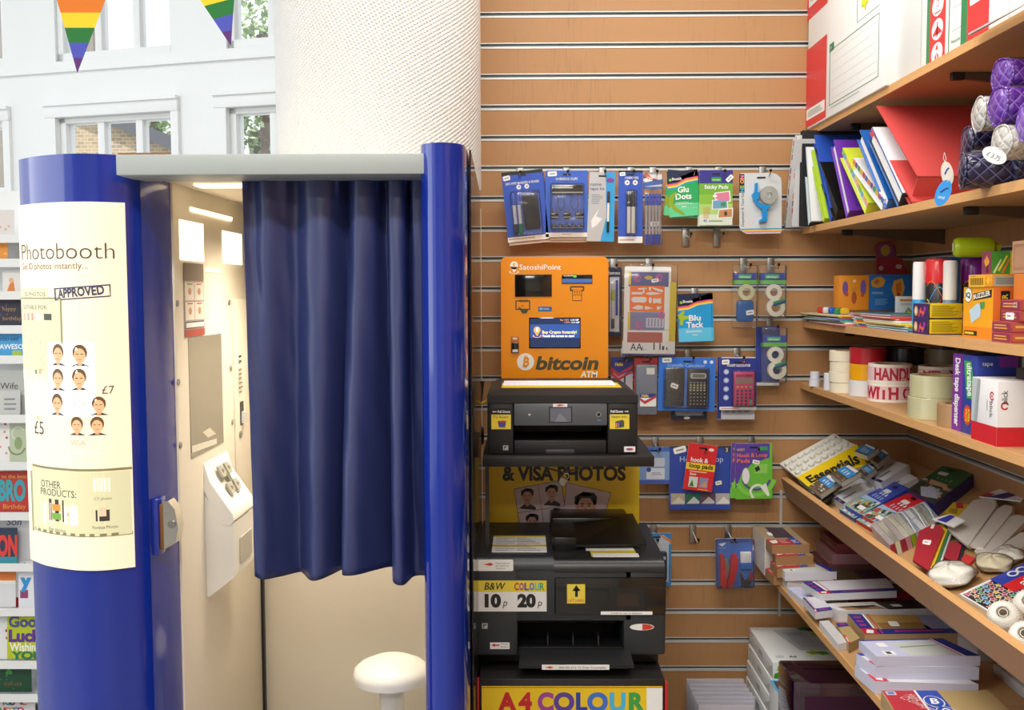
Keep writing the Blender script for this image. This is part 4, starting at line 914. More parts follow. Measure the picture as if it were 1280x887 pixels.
f.part('brand_lettering'); f.T('bitcoin', 43, 140.3, 16, G, 2, bold=.035, fit=79, shear=.18).E(30.5, 131, 10.8, 10.8, WH, 1, 32).T('B', 27, 136.5, 11, ORG, 3, bold=.04, shear=.15, fit=8).R(29.5, 123, 30.6, 125.5, ORG, 3).R(32, 123, 33, 125.5, ORG, 3).R(28, 136, 29.1, 139, ORG, 3).R(30.5, 136, 31.6, 139, ORG, 3)
f.T('ATM', 99, 150.6, 7.5, WH, 2, bold=.03, fit=22, shear=.15)
f.part('wordmark')
f.RR(86, 36.5, 104, 43, G, 1.5).RR(88, 38.5, 102, 41, ORG, .5, 2).R(89, 41, 101, 55, G, 2).R(89.8, 41.5, 100.2, 47.3, ORG, 3).R(89.8, 48, 100.2, 54.2, ORG, 3)
for k in range(3): f.R(91.7+k*3, 43, 92.3+k*3, 46.5, G, 4).P([(91+k*3, 44), (93+k*3, 44), (92+k*3, 42)], G, 4)
f.part('banknote_pictogram'); f.RR(18, 54, 36.5, 66, G, 1).RR(19.5, 55.5, 35, 64.5, ORG, .5, 2).T('or', 25, 62, 3, G, 3).P([(21, 62), (24, 63), (28, 66), (34, 66), (32, 70), (27, 70.5)], G, 4)
for k in range(4): f.RR(23+k*2.8, 53, 25.2+k*2.8, 56.5, G, 1, 4)
f.part('hand_pictogram')
f.B(17.5, 22, 63.5, 49.5, -.004, .003, BLKG, .001); f.part('camera_window')
f.B(76, 22.5, 114, 33.5, -.002, .002, BLKG, .0005); f.R(76.5, 27.5, 113.5, 32.5, mat('slot_blue_light', '#3a5f9c', .3, emit=.5), 8).R(90.5, 23.5, 94, 25.5, mat('slot_green_led', '#3ad03a', .3, emit=1.5), 8); f.part('banknote_slot')
f.RR(46.5, 62, 63.5, 68, '#2f62b0', .5).R(48, 63.5, 52, 66, '#9fc0e8', 2).L(53, 63.5, 62, 66, 2, H('#c0d4ee')); f.part('blue_sticker')
SCRB = mat('screen_blue', '#2b4f96', .2, emit=.7); SCRD = mat('screen_navy', '#1a2d55', .2, emit=.6)
f.B(35, 75.5, 99.5, 114, -.004, .0016, BLKG, .0005)
f.R(36.2, 76.8, 98.3, 84, SCRD, 7).R(36.2, 84, 98.3, 101, SCRB, 7).R(36.2, 101, 98.3, 112.8, SCRD, 7)
EW = mat('screen_white', '#ffffff', .4, emit=1); EY = mat('screen_yellow', '#ffd88a', .4, emit=.9); EO = mat('screen_orange', '#f0a050', .4, emit=.9)
f.E(45, 91, 4.2, 4.2, EO, 8).P([(41.5, 93), (48.5, 93), (45, 99)], EO, 8).arc(45, 98.5, 4, 5.4, 150, 390, EO, 8, 14, .4).RR(44, 88.5, 46, 93, EW, .6, 9)
f.T('Buy Crypto Instantly!', 51.5, 95.5, 3.6, EY, 8, bold=.02, fit=43).T('Touch the screen to start', 51.5, 100, 3, EW, 8, bold=.02, fit=40).T('Buy 1 BTC', 74, 79.5, 2, EO, 8, fit=11).T('5,125 GBP', 87, 79.5, 2, EW, 8, fit=10).T('1 ETH', 79, 82.7, 2, EO, 8, fit=7).T('123.4 GBP', 88, 82.7, 2, EW, 8, fit=10)
f.part('touch_screen')
f.B(12, 99, 22.5, 120, -.003, .001, H('#b5682a'), .0005); f.B(13, 107, 22, 119.5, -.002, .004, BLKG, .001); f.B(14.5, 100.5, 20, 103, 0, .0025, H('#e8d8c0')); f.B(14, 115.5, 21, 119, 0, .007, H('#d8d8d8'), .001); f.part('code_reader')
# ------------------------------------------------------------------ print kiosk stand
YK = -.73; tl = at(603, 570.5, YK); br = at(818, 583, YK); zc = .592; cl = at(599, 870, -.77).x; cr = at(831, 870, -.77).x
ks = thing('print_kiosk', 'black print kiosk stand with yellow photo sign and A4 colour panel', 'kiosk', ((cl+cr)/2, -.5, 0))
KB = mat('black_laminate', '#1d1b1b', .45); ko = Vector(((cl+cr)/2, -.5, 0)); KX = lambda: MB(T(-ko))
KX().box(cl, cr, -.77, -.2, 0.02, zc, KB, .004).build('cabinet', ks)
RD = mat('red_edging', '#c81f30', .35)
KX().box(cl-.006, cl, -.775, -.76, .02, zc, RD).build('edge_strip', ks); KX().box(cr, cr+.006, -.775, -.76, .02, zc-.01, RD).build('edge_strip', ks)
KX().box(tl.x, br.x, YK, -.28, br.z, tl.z, KB, .002).build('shelf_board', ks)
for x in (tl.x+.004, br.x-.03): KX().box(x, x+.022, -.32, -.28, zc, tl.z-.005, KB).build('upright', ks)
KX().box(tl.x+.002, tl.x+.012, -.6, -.57, zc, br.z, H('#3a3a3c')).build('steel_post', ks)
s = pxs(700, 600, -.34); q = at(611, 575, -.34)
f = Face(s, q.x-ko.x, q.z-ko.z, -.34-ko.y); YL = H('#e8c51c')
f.b.box(f.X(0), f.X(188), f.y, f.y+.006, f.Z(96), f.Z(-3), YL)
f.T('& VISA PHOTOS', 17, 25, 17, INK, 1, bold=.042, fit=154)
def portrait(pts, faces):
    f.P(pts, H('#3d2c3c'), 1); mx = sum(p[0] for p in pts)/4; my = sum(p[1] for p in pts)/4
    f.P([(mx+(x-mx)*.975, my+(y-my)*.98) for x, y in pts], H('#cdbcc4'), 2)
def head(x, y, r, smile=0):
    f.P([(x-r*1.25, y+r*1.9), (x-r*.4, y+r*1.2), (x+r*.4, y+r*1.2), (x+r*1.25, y+r*1.7), (x+r*1.25, y+r*2.1)], H('#1d1b20'), 3)
    f.P([(x-r*.35, y+r*.6), (x+r*.35, y+r*.6), (x+r*.45, y+r*1.2), (x, y+r*1.6), (x-r*.45, y+r*1.2)], H('#b98d7c'), 4)
    f.E(x, y-r*.15, r*.82, r*.95, H('#1d1b20'), 4).P([(x-r*.95, y-r*.1), (x-r*.9, y-r*.75), (x-r*.2, y-r*1.15), (x+r*.7, y-r*1.05), (x+r*.95, y-r*.7), (x+r*.9, y-r*.05)], H('#1d1b20'), 4)
    f.E(x, y+r*.15, r*.68, r*.88, H('#c89c8a'), 5).E(x-r*.74, y+r*.15, r*.12, r*.2, H('#c89c8a'), 5).E(x+r*.74, y+r*.15, r*.12, r*.2, H('#c89c8a'), 5)
    for sx_ in (-.3, .3): f.R(x+r*(sx_-.15), y-r*.17, x+r*(sx_+.15), y-r*.09, H('#2a2224'), 6).E(x+r*sx_, y+r*.05, r*.09, r*.07, H('#2a2224'), 6, 8)
    f.P([(x-r*.05, y+r*.05), (x+r*.08, y+r*.35), (x-r*.12, y+r*.36)], H('#ae8272'), 6).arc(x, y+r*.42, r*.22, r*.3, 200, 340, H('#7c4a44'), 6, 8)
    f.P([(x-r*.6, y-r*.4), (x-r*.3, y-r*.62), (x+r*.4, y-r*.6), (x+r*.65, y-r*.3), (x+r*.7, y-r*.8), (x-r*.6, y-r*.8)], H('#1d1b20'), 6)
portrait([(31, 36), (91, 25), (100, 96), (40, 96)], 0)
f.P([(61.3, 31), (62, 31), (71, 96), (70, 96)], H('#8a7480'), 3).P([(36, 66), (96, 57), (96, 58), (36, 67)], H('#8a7480'), 3)
head(48, 45, 8.5); head(78.5, 40.5, 8.5); head(54, 77, 8.5); head(84, 70, 8.5)
portrait([(97, 28), (153, 41), (138, 96), (90, 96)], 0); head(121, 57, 15)
f.b.build('photo_sign', ks)
s = pxs(700, 870, -.775); q = at(602, 858, -.7752); f = Face(s, q.x-ko.x, q.z-ko.z, -.7755-ko.y)
f.b.box(f.X(0), f.X(226), f.y, f.y+.005, f.Z(120), f.Z(0), YL); f.R(206, 1, 226, 120, WHT).R(0, 0, 226, 1, '#c81f30', 2)
for t, x, w_, c in (('A', 20, 24, '#c01f28'), ('4', 46, 17, '#c01f28'), ('C', 70, 20, '#9a3f98'), ('O', 90, 26, '#5a3f9c'), ('L', 118, 14, '#2f3f98'), ('O', 132, 26, '#3f6fd0'), ('U', 160, 20, '#4fb4e0'), ('R', 184, 20, '#3f9f4a')): f.T(t, x, 30, 22, H(c), 2, bold=.05, fit=w_)
f.b.build('sign_panel', ks)
# padlock on its chain below the shelf
pq = at(704, 600, -.55); pk = thing('padlock', 'small grey padlock hanging on a chain under the printer shelf', 'padlock', (pq.x, -.55, pq.z))
MB(RY(30)).box(-.011, .011, -.006, .006, -.014, .008, STEEL, .002).build('body', pk)
MB(RY(30)).tube([(-.007, 0, .008), (-.007, 0, .018), (0, 0, .024), (.007, 0, .018), (.007, 0, .008)], .0022, CHROME, 8).build('shackle', pk)
l0, l1 = at(682, 584, -.55)-pq, at(728, 584, -.55)-pq
m = MB()
for a, b in ((l0, Vector((0, 0, .022))), (l1, Vector((0, 0, .022)))):
    for k in range(7):
        c = a.lerp(b, (k+.5)/7); d = (b-a).normalized()*.0055
        m.tube([c-d, c-d*.3+Vector((0, .003, .001)), c+d, c-d*-.3+Vector((0, -.003, -.001))], .0012, STEEL, 5, closed=True)
m.build('chain', pk)
# ------------------------------------------------------------------ upper photo printer
Y1 = -.70; tlp = at(609, 494, Y1); brp = at(797, 569, Y1); zb = tl.z+.0005; wp = brp.x-tlp.x; ztp = tlp.z
up = thing('photo_printer', 'black photo printer with grey control panel on the kiosk shelf', 'printer', ((tlp.x+brp.x)/2, -.53, zb))
o = Vector(((tlp.x+brp.x)/2, -.53, zb)); s = pxs(700, 530, Y1)
f = Face(s, -wp/2, ztp-zb, Y1-o.y); hgt = ztp-zb; BK = mat('printer_black', '#1b1c1f', .42, bump=.2, bscale=1500)
D = .36; px_ = lambda p: p-609; py_ = lambda p: p-494
yf = Y1-o.y; zt_ = hgt
def hx(a): return f.X(px_(a))
def hz(a): return f.Z(py_(a))
m = MB()
m.box(-wp/2, hx(642), yf, yf+D, 0, zt_-.012, BK, .006); m.box(hx(759), wp/2, yf, yf+D, 0, zt_-.012, BK, .006)
m.box(hx(640), hx(761), yf+.19, yf+D, .001, zt_-.012, BK); m.box(hx(640), hx(761), yf+.012, yf+D, hz(503), zt_-.012, BK); m.box(hx(640), hx(761), yf+.03, yf+.2, .001, .012, BK)
m.build('body', up)
# scanner lid: lower face plus chamfer to the flat top
zl = zt_-.02; a_ = wp/2
lid = MB(); r1 = [(-a_, yf-.004), (a_, yf-.004), (a_, yf+D), (-a_, yf+D)]; ins = .028; r2 = [(-a_+ins, yf+ins*.9), (a_-ins, yf+ins*.9), (a_-ins, yf+D-.01), (-a_+ins, yf+D-.01)]
vs = [(x, y, zl) for x, y in r1]+[(x, y, zt_) for x, y in r1]+[(x, y, zt_+.014) for x, y in r2]
lid.add(vs, [(0, 1, 5, 4), (1, 2, 6, 5), (2, 3, 7, 6), (3, 0, 4, 7), (4, 5, 9, 8), (5, 6, 10, 9), (6, 7, 11, 10), (7, 4, 8, 11), (8, 9, 10, 11), (3, 2, 1, 0)], BK)
lid.build('scanner_lid', up)
m = MB(); ztt = zt_+.0145
m.box(-a_+.036, a_-.036, yf+.06, yf+.20, ztt-.0005, ztt, H('#dfc52c')); m.box(-a_+.04, a_-.045, yf+.12, yf+.26, ztt, ztt+.0004, PAPER)
for k in range(18): m.box(-a_+.05+k*.016, -a_+.06+k*.016, yf+.15, yf+.152, ztt+.0004, ztt+.0006, H('#9a9a9a'))
m.build('instruction_sheet', up)
f.b.box(hx(642.3), hx(758.7), yf-.004, yf+.03, hz(532), hz(504), mat('panel_grey', '#565b62', .35), .003); cp_ = f.b.build('control_panel', up); f.new(); f.y = yf-.0043
f.R(77, 14.2, 106, 34.2, '#23252a').R(78.5, 15.5, 104.5, 33, mat('lcd_grey_blue', '#6c7080', .2), 2).P([(84, 33), (90, 22), (97, 28), (100, 33)], H('#7c7f8c'), 3); f.b.build('lcd', cp_); f.new()
f.b.cyl(.005, 0, .003, BLKG, 16, T((hx(748), yf-.004, hz(518))) @ RX(90)).lathe([(.005, 0), (.0065, 0), (.0065, .0025), (.005, .0025)], CHROME, 16, T((hx(748), yf-.004, hz(518))) @ RX(90)); f.b.build('power_button', cp_); f.new()
f.R(82, 10.5, 100, 14.3, WHT, 3).P([(86, 12.5), (90, 11), (97, 12), (90, 13.6)], H('#cc4a3a'), 4).P([(51, 23), (55, 23), (52.5, 26)], H('#c9ccd0'), 1).R(137, 30.5, 142, 32, H('#4a8fd0'), 1); f.b.build('brand_sticker', cp_); f.new()
f.b.box(hx(642), hx(758), yf+.03, yf+.18, .012, hz(552), mat('tray_black', '#151516', .5), .002); f.b.box(hx(642.5), hx(758), yf+.004, yf+.03, .001, hz(551), BK, .002); f.b.box(hx(682), hx(718), yf+.002, yf+.01, .001, hz(562.5), mat('tray_handle', '#3a3c40', .4), .002); f.b.build('paper_tray', up); f.new()
f.y = yf-.0003
for x0, t1, left in ((5, 'To Insert', True), (153, 'Insert Inks', False)):
    f.R(x0, 16.5, x0+24.5, 23.3, '#0c0c0e').T('Pull Down', x0+(8 if left else 1), 21.8, 3, WHT, 2, bold=.03, fit=15.5)
    ax_ = x0+(1.2 if left else 17.5)
    f.R(ax_+1, 20, ax_+5.5, 21, WHT, 2).P([(ax_+.2, 20.5), (ax_+2, 19), (ax_+2, 22)] if left else [(ax_+6.2, 20.5), (ax_+4.4, 19), (ax_+4.4, 22)], WHT, 2)
    f.R(x0, 24, x0+24.5, 42.5, '#e6cf3c').T(t1, x0+12, 28.6, 3.2, INK, 2, al='C', fit=19)
    if left:
        for k, a0 in enumerate((-12, 0, 12)): f.P([(x0+8+k*3.5, 32+abs(k-1)), (x0+11.5+k*3.5, 31.5+abs(k-1)), (x0+12+k*2.6, 40), (x0+9.5+k*2.6, 40)], H('#3a4f9c'), 2+k).R(x0+8+k*3.5, 32, x0+11.5+k*3.5, 34, '#b8323c', 5+k)
    else:
        f.P([(x0+7, 33), (x0+16, 31), (x0+18, 33), (x0+18, 40), (x0+7, 41.5)], H('#4c4c54'), 2)
        for k, c in enumerate(('#d8b02c', '#d84a4a', '#4a8fd0', '#2a2a2c')): f.R(x0+7.5+k*1.6, 35, x0+8.8+k*1.6, 40.5, c, 3)
    f.b.build('pull_down_label', up); f.new()
f.y = yf-.0004; f.R(171, 64.5, 185, 71.5, WHT).E(178, 68, 4.5, 1.6, '#c0474f', 2).R(173.5, 67.4, 178, 68.6, '#4a62b0', 3); f.b.build('brand_sticker', up); f.new(); f.R(19.5, 63, 26, 69, '#b9bcc0').R(20.5, 64, 25, 68, '#3c3e44', 2).P([(21, 67.5), (22.5, 66), (24.5, 64.5), (24.5, 67.5)], '#c9ccd0', 3); f.b.build('small_sticker', up); f.new()
# ------------------------------------------------------------------ lower office printer
Y2 = -.72; q = at(594.5, 700, Y2); e = at(833, 700, Y2); wq = e.x-q.x; xq = (q.x+e.x)/2; z2 = zc+.001
op = thing('office_printer', 'large black multifunction printer with 10p and 20p price label', 'printer', (xq, -.5, z2)); o = Vector((xq, -.5, z2))
s = pxs(713, 760, Y2); ztop_ = at(640, 697, Y2).z-z2; f = Face(s, -wq/2, ztop_, Y2-o.y); yf = Y2-o.y; D = .40
hx = lambda a: f.X(a-594.5); hz = lambda a: f.Z(a-697)
GB = mat('printer_charcoal', '#2c3136', .4, bump=.1, bscale=1500); GB2 = mat('printer_satin_black', '#141518', .3)
m = MB(); zbt = hz(822)
m.box(-wq/2, hx(647), yf, yf+D, zbt, ztop_-.03, GB, .008); m.box(hx(779), wq/2, yf+.004, yf+D, zbt, ztop_-.03, GB, .008)
m.box(hx(640), hx(790), yf+.004, yf+D, hz(778), ztop_-.03, GB, .004); m.box(hx(640), hx(790), yf+.2, yf+D, zbt, hz(778), GB); m.build('body', op)
# lid of the scanner: rounded front edge
m = MB(); prof = [(yf, ztop_-.032)]+[(yf+.03-.03*math.cos(R(t)), ztop_-.03+.03*math.sin(R(t))) for t in range(0, 91, 15)]+[(yf+D, ztop_+.005), (yf+D, ztop_-.032)]
def lidpart(x0, x1, m_, pr):
    n = len(pr); vs = [(x0, y, z) for y, z in pr]+[(x1, y, z) for y, z in pr]
    m.add(vs, [(i, (i+1) % n, n+(i+1) % n, n+i) for i in range(n)], m_, True); m.add(vs, [list(range(n))[::-1], list(range(n, 2*n))], m_)
lidpart(-wq/2+.004, hx(692), GB, prof); lidpart(hx(692), wq/2-.004, mat('lid_black', '#1d1f22', .35), [(y, z-.006) for y, z in prof]); m.build('scanner_lid', op)
# document feeder
m = MB(); zt2 = ztop_
m.box(hx(692), hx(724), yf+.10, yf+D-.02, zt2-.008, zt2+.03, GB2, .006); m.box(hx(692), hx(800), yf+.27, yf+D-.01, zt2-.008, zt2+.045, GB2, .008); fd = m.build('document_feeder', op)
m = MB(); m.add([(hx(722), yf+.1, zt2+.008), (hx(814), yf+.1, zt2+.012), (hx(806), yf+.3, zt2+.05), (hx(722), yf+.3, zt2+.035), (hx(722), yf+.1, zt2+.002), (hx(814), yf+.1, zt2+.006), (hx(806), yf+.3, zt2+.044), (hx(722), yf+.3, zt2+.029)], [(0, 1, 2, 3), (7, 6, 5, 4), (0, 4, 5, 1), (1, 5, 6, 2), (2, 6, 7, 3), (3, 7, 4, 0)], GB2); m.build('feeder_tray', fd)
m = MB(); m.add([(hx(735), yf+.12, zt2-.003), (hx(797), yf+.12, zt2-.003), (hx(797), yf+.09, zt2-.004), (hx(735), yf+.085, zt2-.004)], [(3, 2, 1, 0)], WHT); m.box(hx(740), hx(798), yf+.035, yf+.1, zt2-.006, zt2-.0045, H('#e0cc3a')); m.box(hx(742), hx(800), yf+.03, yf+.06, zt2-.006, zt2-.004, PAPER)
m.build('feeder_sheet', fd)
m = MB(); m.box(hx(614), hx(684), yf+.05, yf+.22, ztop_+.0012, ztop_+.004, PAPER); ins_ = Face(s, 0, 0); 
for k in range(8): m.box(hx(618), hx(634)+(k % 3)*.02, yf+.06+k*.019, yf+.064+k*.019, ztop_+.004, ztop_+.0042, H('#8a8f98'))
for k in range(8): m.box(hx(646), hx(676)-(k % 4)*.012, yf+.06+k*.019, yf+.065+k*.019, ztop_+.004, ztop_+.0042, H(['#8a8f98', '#c85a4a', '#4a5ab0'][k % 3]))
m.box(hx(614), hx(684), yf+.10, yf+.118, ztop_+.004, ztop_+.0043, H('#e0cc3a')); m.box(hx(614), hx(684), yf+.205, yf+.22, ztop_+.004, ztop_+.0043, H('#e0cc3a')); m.build('instruction_sheet', op)
f.y = yf-.0004
def at_(a, b): return (a-594.5, b-697)
def R_(a, b, c, d, m_, k=1): f.R(a-594.5, b-697, c-594.5, d-697, m_, k)
def T_(t, a, b, hh, m_, k=3, **kw): f.T(t, a-594.5, b-697, hh, m_, k, **kw)
f.RR(*at_(597.5, 699), *at_(641.5, 713.5), WHT, 2); f.P([at_(604, 705), at_(613, 703), at_(617, 705), at_(613, 707)], H('#cf4a38'), 2); 
for k, t in enumerate(('Please pay for', 'all copies at', 'Checkout')): T_(t, 619.5, 704.5+k*3.2, 1.9, INK, 2, fit=(18, 16, 12)[k])
f.b.build('payment_notice', op); f.new()
R_(597, 725.5, 683, 740, '#e4cf42'); R_(597, 740, 683, 765, '#e6e7ea')
T_('B&W', 605, 737, 9, INK, shear=.25, fit=27, bold=.01)
for k, (ch, c) in enumerate(zip('COLOUR', ('#c0392f', '#a03f78', '#5a3f9c', '#3f6fd0', '#4fb4d8', '#3f9f5a'))): T_(ch, 642.5+k*6.4, 737.5, 9, H(c), bold=.03, fit=5.8)
T_('10', 605.5, 758.5, 15, INK, bold=.06, fit=20.5); T_('p', 628, 758, 9, INK, shear=.2, fit=6); T_('20', 646.5, 758.5, 15, INK, bold=.06, fit=23); T_('p', 671.5, 758, 9, INK, shear=.2, fit=6)
f.b.build('price_label', op); f.new()
f.b.box(hx(693), hx(832), yf-.002, yf+.01, hz(769), hz(722), mat('control_gloss_black', '#0d0d0f', .1, coat=.4), .004); cpn = f.b.build('control_panel', op); f.new(); f.y = yf-.0025
R_(708.5, 730, 731, 754.5, '#e6d24c'); R_(718.5, 736, 722, 746, INK, 2); f.P([at_(715, 738.5), at_(725.5, 738.5), at_(720, 731)], INK, 2); T_('LIFT HERE', 709.5, 752.5, 3.6, H('#c8502c'), fit=20); f.b.build('lift_label', cpn); f.new()
R_(760.5, 734, 805, 763, '#1a1a1c', 1); R_(771, 742, 797, 758, mat('dim_touchscreen', '#33241c', .15), 2); f.b.build('touch_screen', cpn); f.new()
R_(750.5, 764.5, 815, 768.8, WHT, 2); T_('Touch Screen to Activate', 763, 767.8, 2.3, INK, 3, fit=39); f.b.build('touch_label', cpn); f.new()
f.y = yf+.0035; f.E(*at_(802.5, 785.5), 15.3, 4.3, WHT, 1, 28); f.P([at_(803, 781.5), at_(812, 782.5), at_(817.5, 785.5), at_(812, 788.5), at_(803, 789.5)], H('#d0402c'), 2); f.b.build('oval_badge', op); f.new()
f.y = yf-.0004; R_(612, 804.5, 636.5, 813, WHT); f.P([at_(613.5, 808), at_(618, 805.8), at_(618, 810.2)], H('#c01f2c'), 2); R_(618, 807.2, 624, 808.8, '#c01f2c', 2); T_('Power', 626, 807.5, 2, INK, 2, fit=9); T_('Button', 626, 811, 2, INK, 2, fit=9); f.b.build('power_label', op); f.new()
R_(602, 780, 609, 787, '#b4b8ba'); R_(603.2, 781.2, 607.8, 785.8, '#4a4e52', 2); R_(605, 783, 607.8, 785.8, '#c9ccd0', 3); f.b.build('card_slot_mark', op); f.new()
m = MB(); m.box(hx(648), hx(778), yf+.01, yf+.2, hz(815), hz(812), GB2, .002); m.add([(hx(648), yf-.05, zbt-.006), (hx(790), yf-.05, zbt-.006), (hx(786), yf+.02, hz(811)), (hx(652), yf+.02, hz(811)), (hx(648), yf-.05, zbt-.014), (hx(790), yf-.05, zbt-.014), (hx(786), yf+.02, hz(816)), (hx(652), yf+.02, hz(816))], [(0, 1, 2, 3), (7, 6, 5, 4), (0, 4, 5, 1), (1, 5, 6, 2), (2, 6, 7, 3), (3, 7, 4, 0)], GB2)
for k in range(3): m.box(hx(684+k*32), hx(685.4+k*32), yf+.02, yf+.06, hz(812), hz(800), GB)
m.build('output_tray', op)
f.y = yf-.0505; zz = (zbt-.010)
ff = Face(s, -wq/2, zz+.004, yf-.0504); ff.b.box(ff.X(82), ff.X(165), ff.y, ff.y+.002, ff.Z(5.5), ff.Z(-.5), WHT); ff.P([(86, 2.5), (92, 1), (97, 2.5), (92, 4)], H('#cf4a38'), 1).T('0844 800 4710  To Order Consumables', 103, 3.9, 2.6, INK, 2, fit=58); ff.b.build('order_label', op)
m = MB(); m.box(hx(651), hx(786), yf+.005, yf+.36, .0005, zbt-.012, GB, .006); m.box(-wq/2+.01, wq/2-.012, yf+.05, yf+D-.01, .004, zbt+.002, GB2, .004); m.build('paper_cassette', op)
# cable bundle behind the acrylic sheet
cb = thing('cable', 'yellow cord beside the left edge of the upper printer', 'cable', at(600, 500, -.45)); pb_ = at(600, 500, -.45)
MB().tube([at(588, 497, -.42)-pb_, at(594, 497, -.44)-pb_, at(600, 503, -.45)-pb_, at(603, 504, -.46)-pb_, at(609, 500, -.46)-pb_], .003, H('#d8b02c'), 8).build('cord', cb)
cb = thing('cable', 'black power lead hanging down beside the kiosk and blue column', 'cable', at(600, 540, -.4)); pb_ = at(600, 540, -.4)
MB().tube([at(603, 476, -.4)-pb_, at(598, 520, -.4)-pb_, at(602, 545, -.42)-pb_, at(596, 580, -.4)-pb_, at(600, 650, -.4)-pb_, at(596, 760, -.4)-pb_, at(598, 887, -.4)-pb_], .006, BLK, 8).build('lead', cb)
MB().box(-.012, .012, -.012, .012, -.035, .015, mat('grey_plug', '#5a5c60', .5), .004).build('plug', cb)
# ------------------------------------------------------------------ shelves on the right-hand wall
JY = -1.19                       # where two boards meet
def shelf(label, xf, zt, y0, y1, brackets, t=.02, z_in=0):
    r = thing('wall_shelf', label, 'shelf', (xf, y1, zt), group='beech shelves on the right wall')
    L = abs(y0-y1); o = T((-xf, -y1, -zt)); m = MB(o)
    m.box(xf+.004, XR-.001, y0, y1, zt-t, zt, BEECHX); m.build('board', r)
    MB(o).box(xf, xf+.004, y0, y1, zt-t, zt, PLY).build('front_edge', r)
    for y in brackets:
        b = MB(o).add([(xf+.07, y-.006, zt-t-.014), (XR-.001, y-.006, zt-t-.045), (XR-.001, y-.006, zt-t-.001), (xf+.07, y-.006, zt-t-.001), (xf+.07, y+.006, zt-t-.014), (XR-.001, y+.006, zt-t-.045), (XR-.001, y+.006, zt-t-.001), (xf+.07, y+.006, zt-t-.001)], [(0, 1, 2, 3), (7, 6, 5, 4), (0, 4, 5, 1), (1, 5, 6, 2), (2, 6, 7, 3), (3, 7, 4, 0)], mat('dark_bracket', '#5a4433', .4)).build('bracket', r)
        MB(o).box(xf+.055, xf+.085, y-.008, y+.008, zt-t-.018, zt-t-.0005, BLK, .002).build('bracket_tip', b)
    return r
X1, X2, X3, X4, X6 = .937, .918, .930, .922, .783
Z1, Z2, Z3, Z4, Z6 = 2.118, 1.80, 1.494, 1.292, .700
shelf('top shelf under the white postal boxes, far board', X1, Z1, JY, -.002, [-.25, -.95]); shelf('top shelf under the postal boxes, near board at the frame edge', X1, Z1, -2.2, JY-.001, [-1.41])
shelf('second shelf from the top, far board under the ring binders', X2, Z2, JY, -.002, [-.25, -1.08]); shelf('second shelf from the top, near board under the quilted pencil cases', X2, Z2, -2.2, JY-.001, [-1.42])
shelf('third shelf from the top, far board under pads and cans', X3, Z3, JY, -.002, [-.25, -.95]); shelf('third shelf from the top, near board under the puzzle boxes', X3, Z3, -2.2, JY-.001, [-1.42])
shelf('fourth shelf from the top, far board under the rolls of tape', X4, Z4, JY, -.002, [-.25, -.95]); shelf('fourth shelf from the top, near board under the white and red box', X4, Z4, -2.2, JY-.001, [-1.42])
shelf('lowest shelf, far board under the envelope packs', X6, Z6, JY, -.002, [-.25, -.95]); shelf('lowest shelf, near board by the manila envelopes', X6, Z6, -2.2, JY-.001, [-1.42])
shelf('plinth shelf at the floor under the paper reams', .60, .20, -1.6, -.002, [])
# sloping tray shelf
XT, ZTF, ZTB = .893, .930, 1.036
TA = Vector((XR-.004-XT, 0, ZTB-ZTF)); TLEN = TA.length; TA.normalize(); TN = Vector((-TA.z, 0, TA.x)); TP = Vector((XT, 0, ZTF))
def tray(label, y0, y1):
    r = thing('tray_shelf', label, 'shelf', (XT, y1, ZTF), group='sloping tray shelves'); o = T((-XT, -y1, -ZTF))
    m = MB(o); a, b = TP.copy(), TP+TA*TLEN; dn = TN*-.016
    m.add([(p.x, y, p.z) for p in (a, b, b+dn, a+dn) for y in (y0, y1)], [(0, 1, 3, 2), (2, 3, 5, 4), (4, 5, 7, 6), (6, 7, 1, 0), (1, 7, 5, 3), (0, 2, 4, 6)], BEECHX); m.build('board', r)
    m = MB(o); p0 = TP+TN*.048; m.add([(p.x, y, p.z) for p in (TP+TN*-.02, TP+TN*.048, TP+TN*.048-TA*.018, TP+TN*-.02-TA*.018) for y in (y0, y1)], [(0, 1, 3, 2), (4, 5, 7, 6), (6, 7, 1, 0), (1, 7, 5, 3), (0, 2, 4, 6)], mat('brown_lip_face', '#8f6c50', .5))
    m.add([(p.x, y, p.z) for p in (TP+TN*.0482, TP+TN*.0482-TA*.018) for y in (y0, y1)], [(0, 1, 3, 2)], PLYF); m.build('lip', r)
    return r
tray('sloping tray shelf, far board holding staples and tags', JY, -.004); tray('sloping tray shelf, near board holding string and star stickers', -2.2, JY-.001)
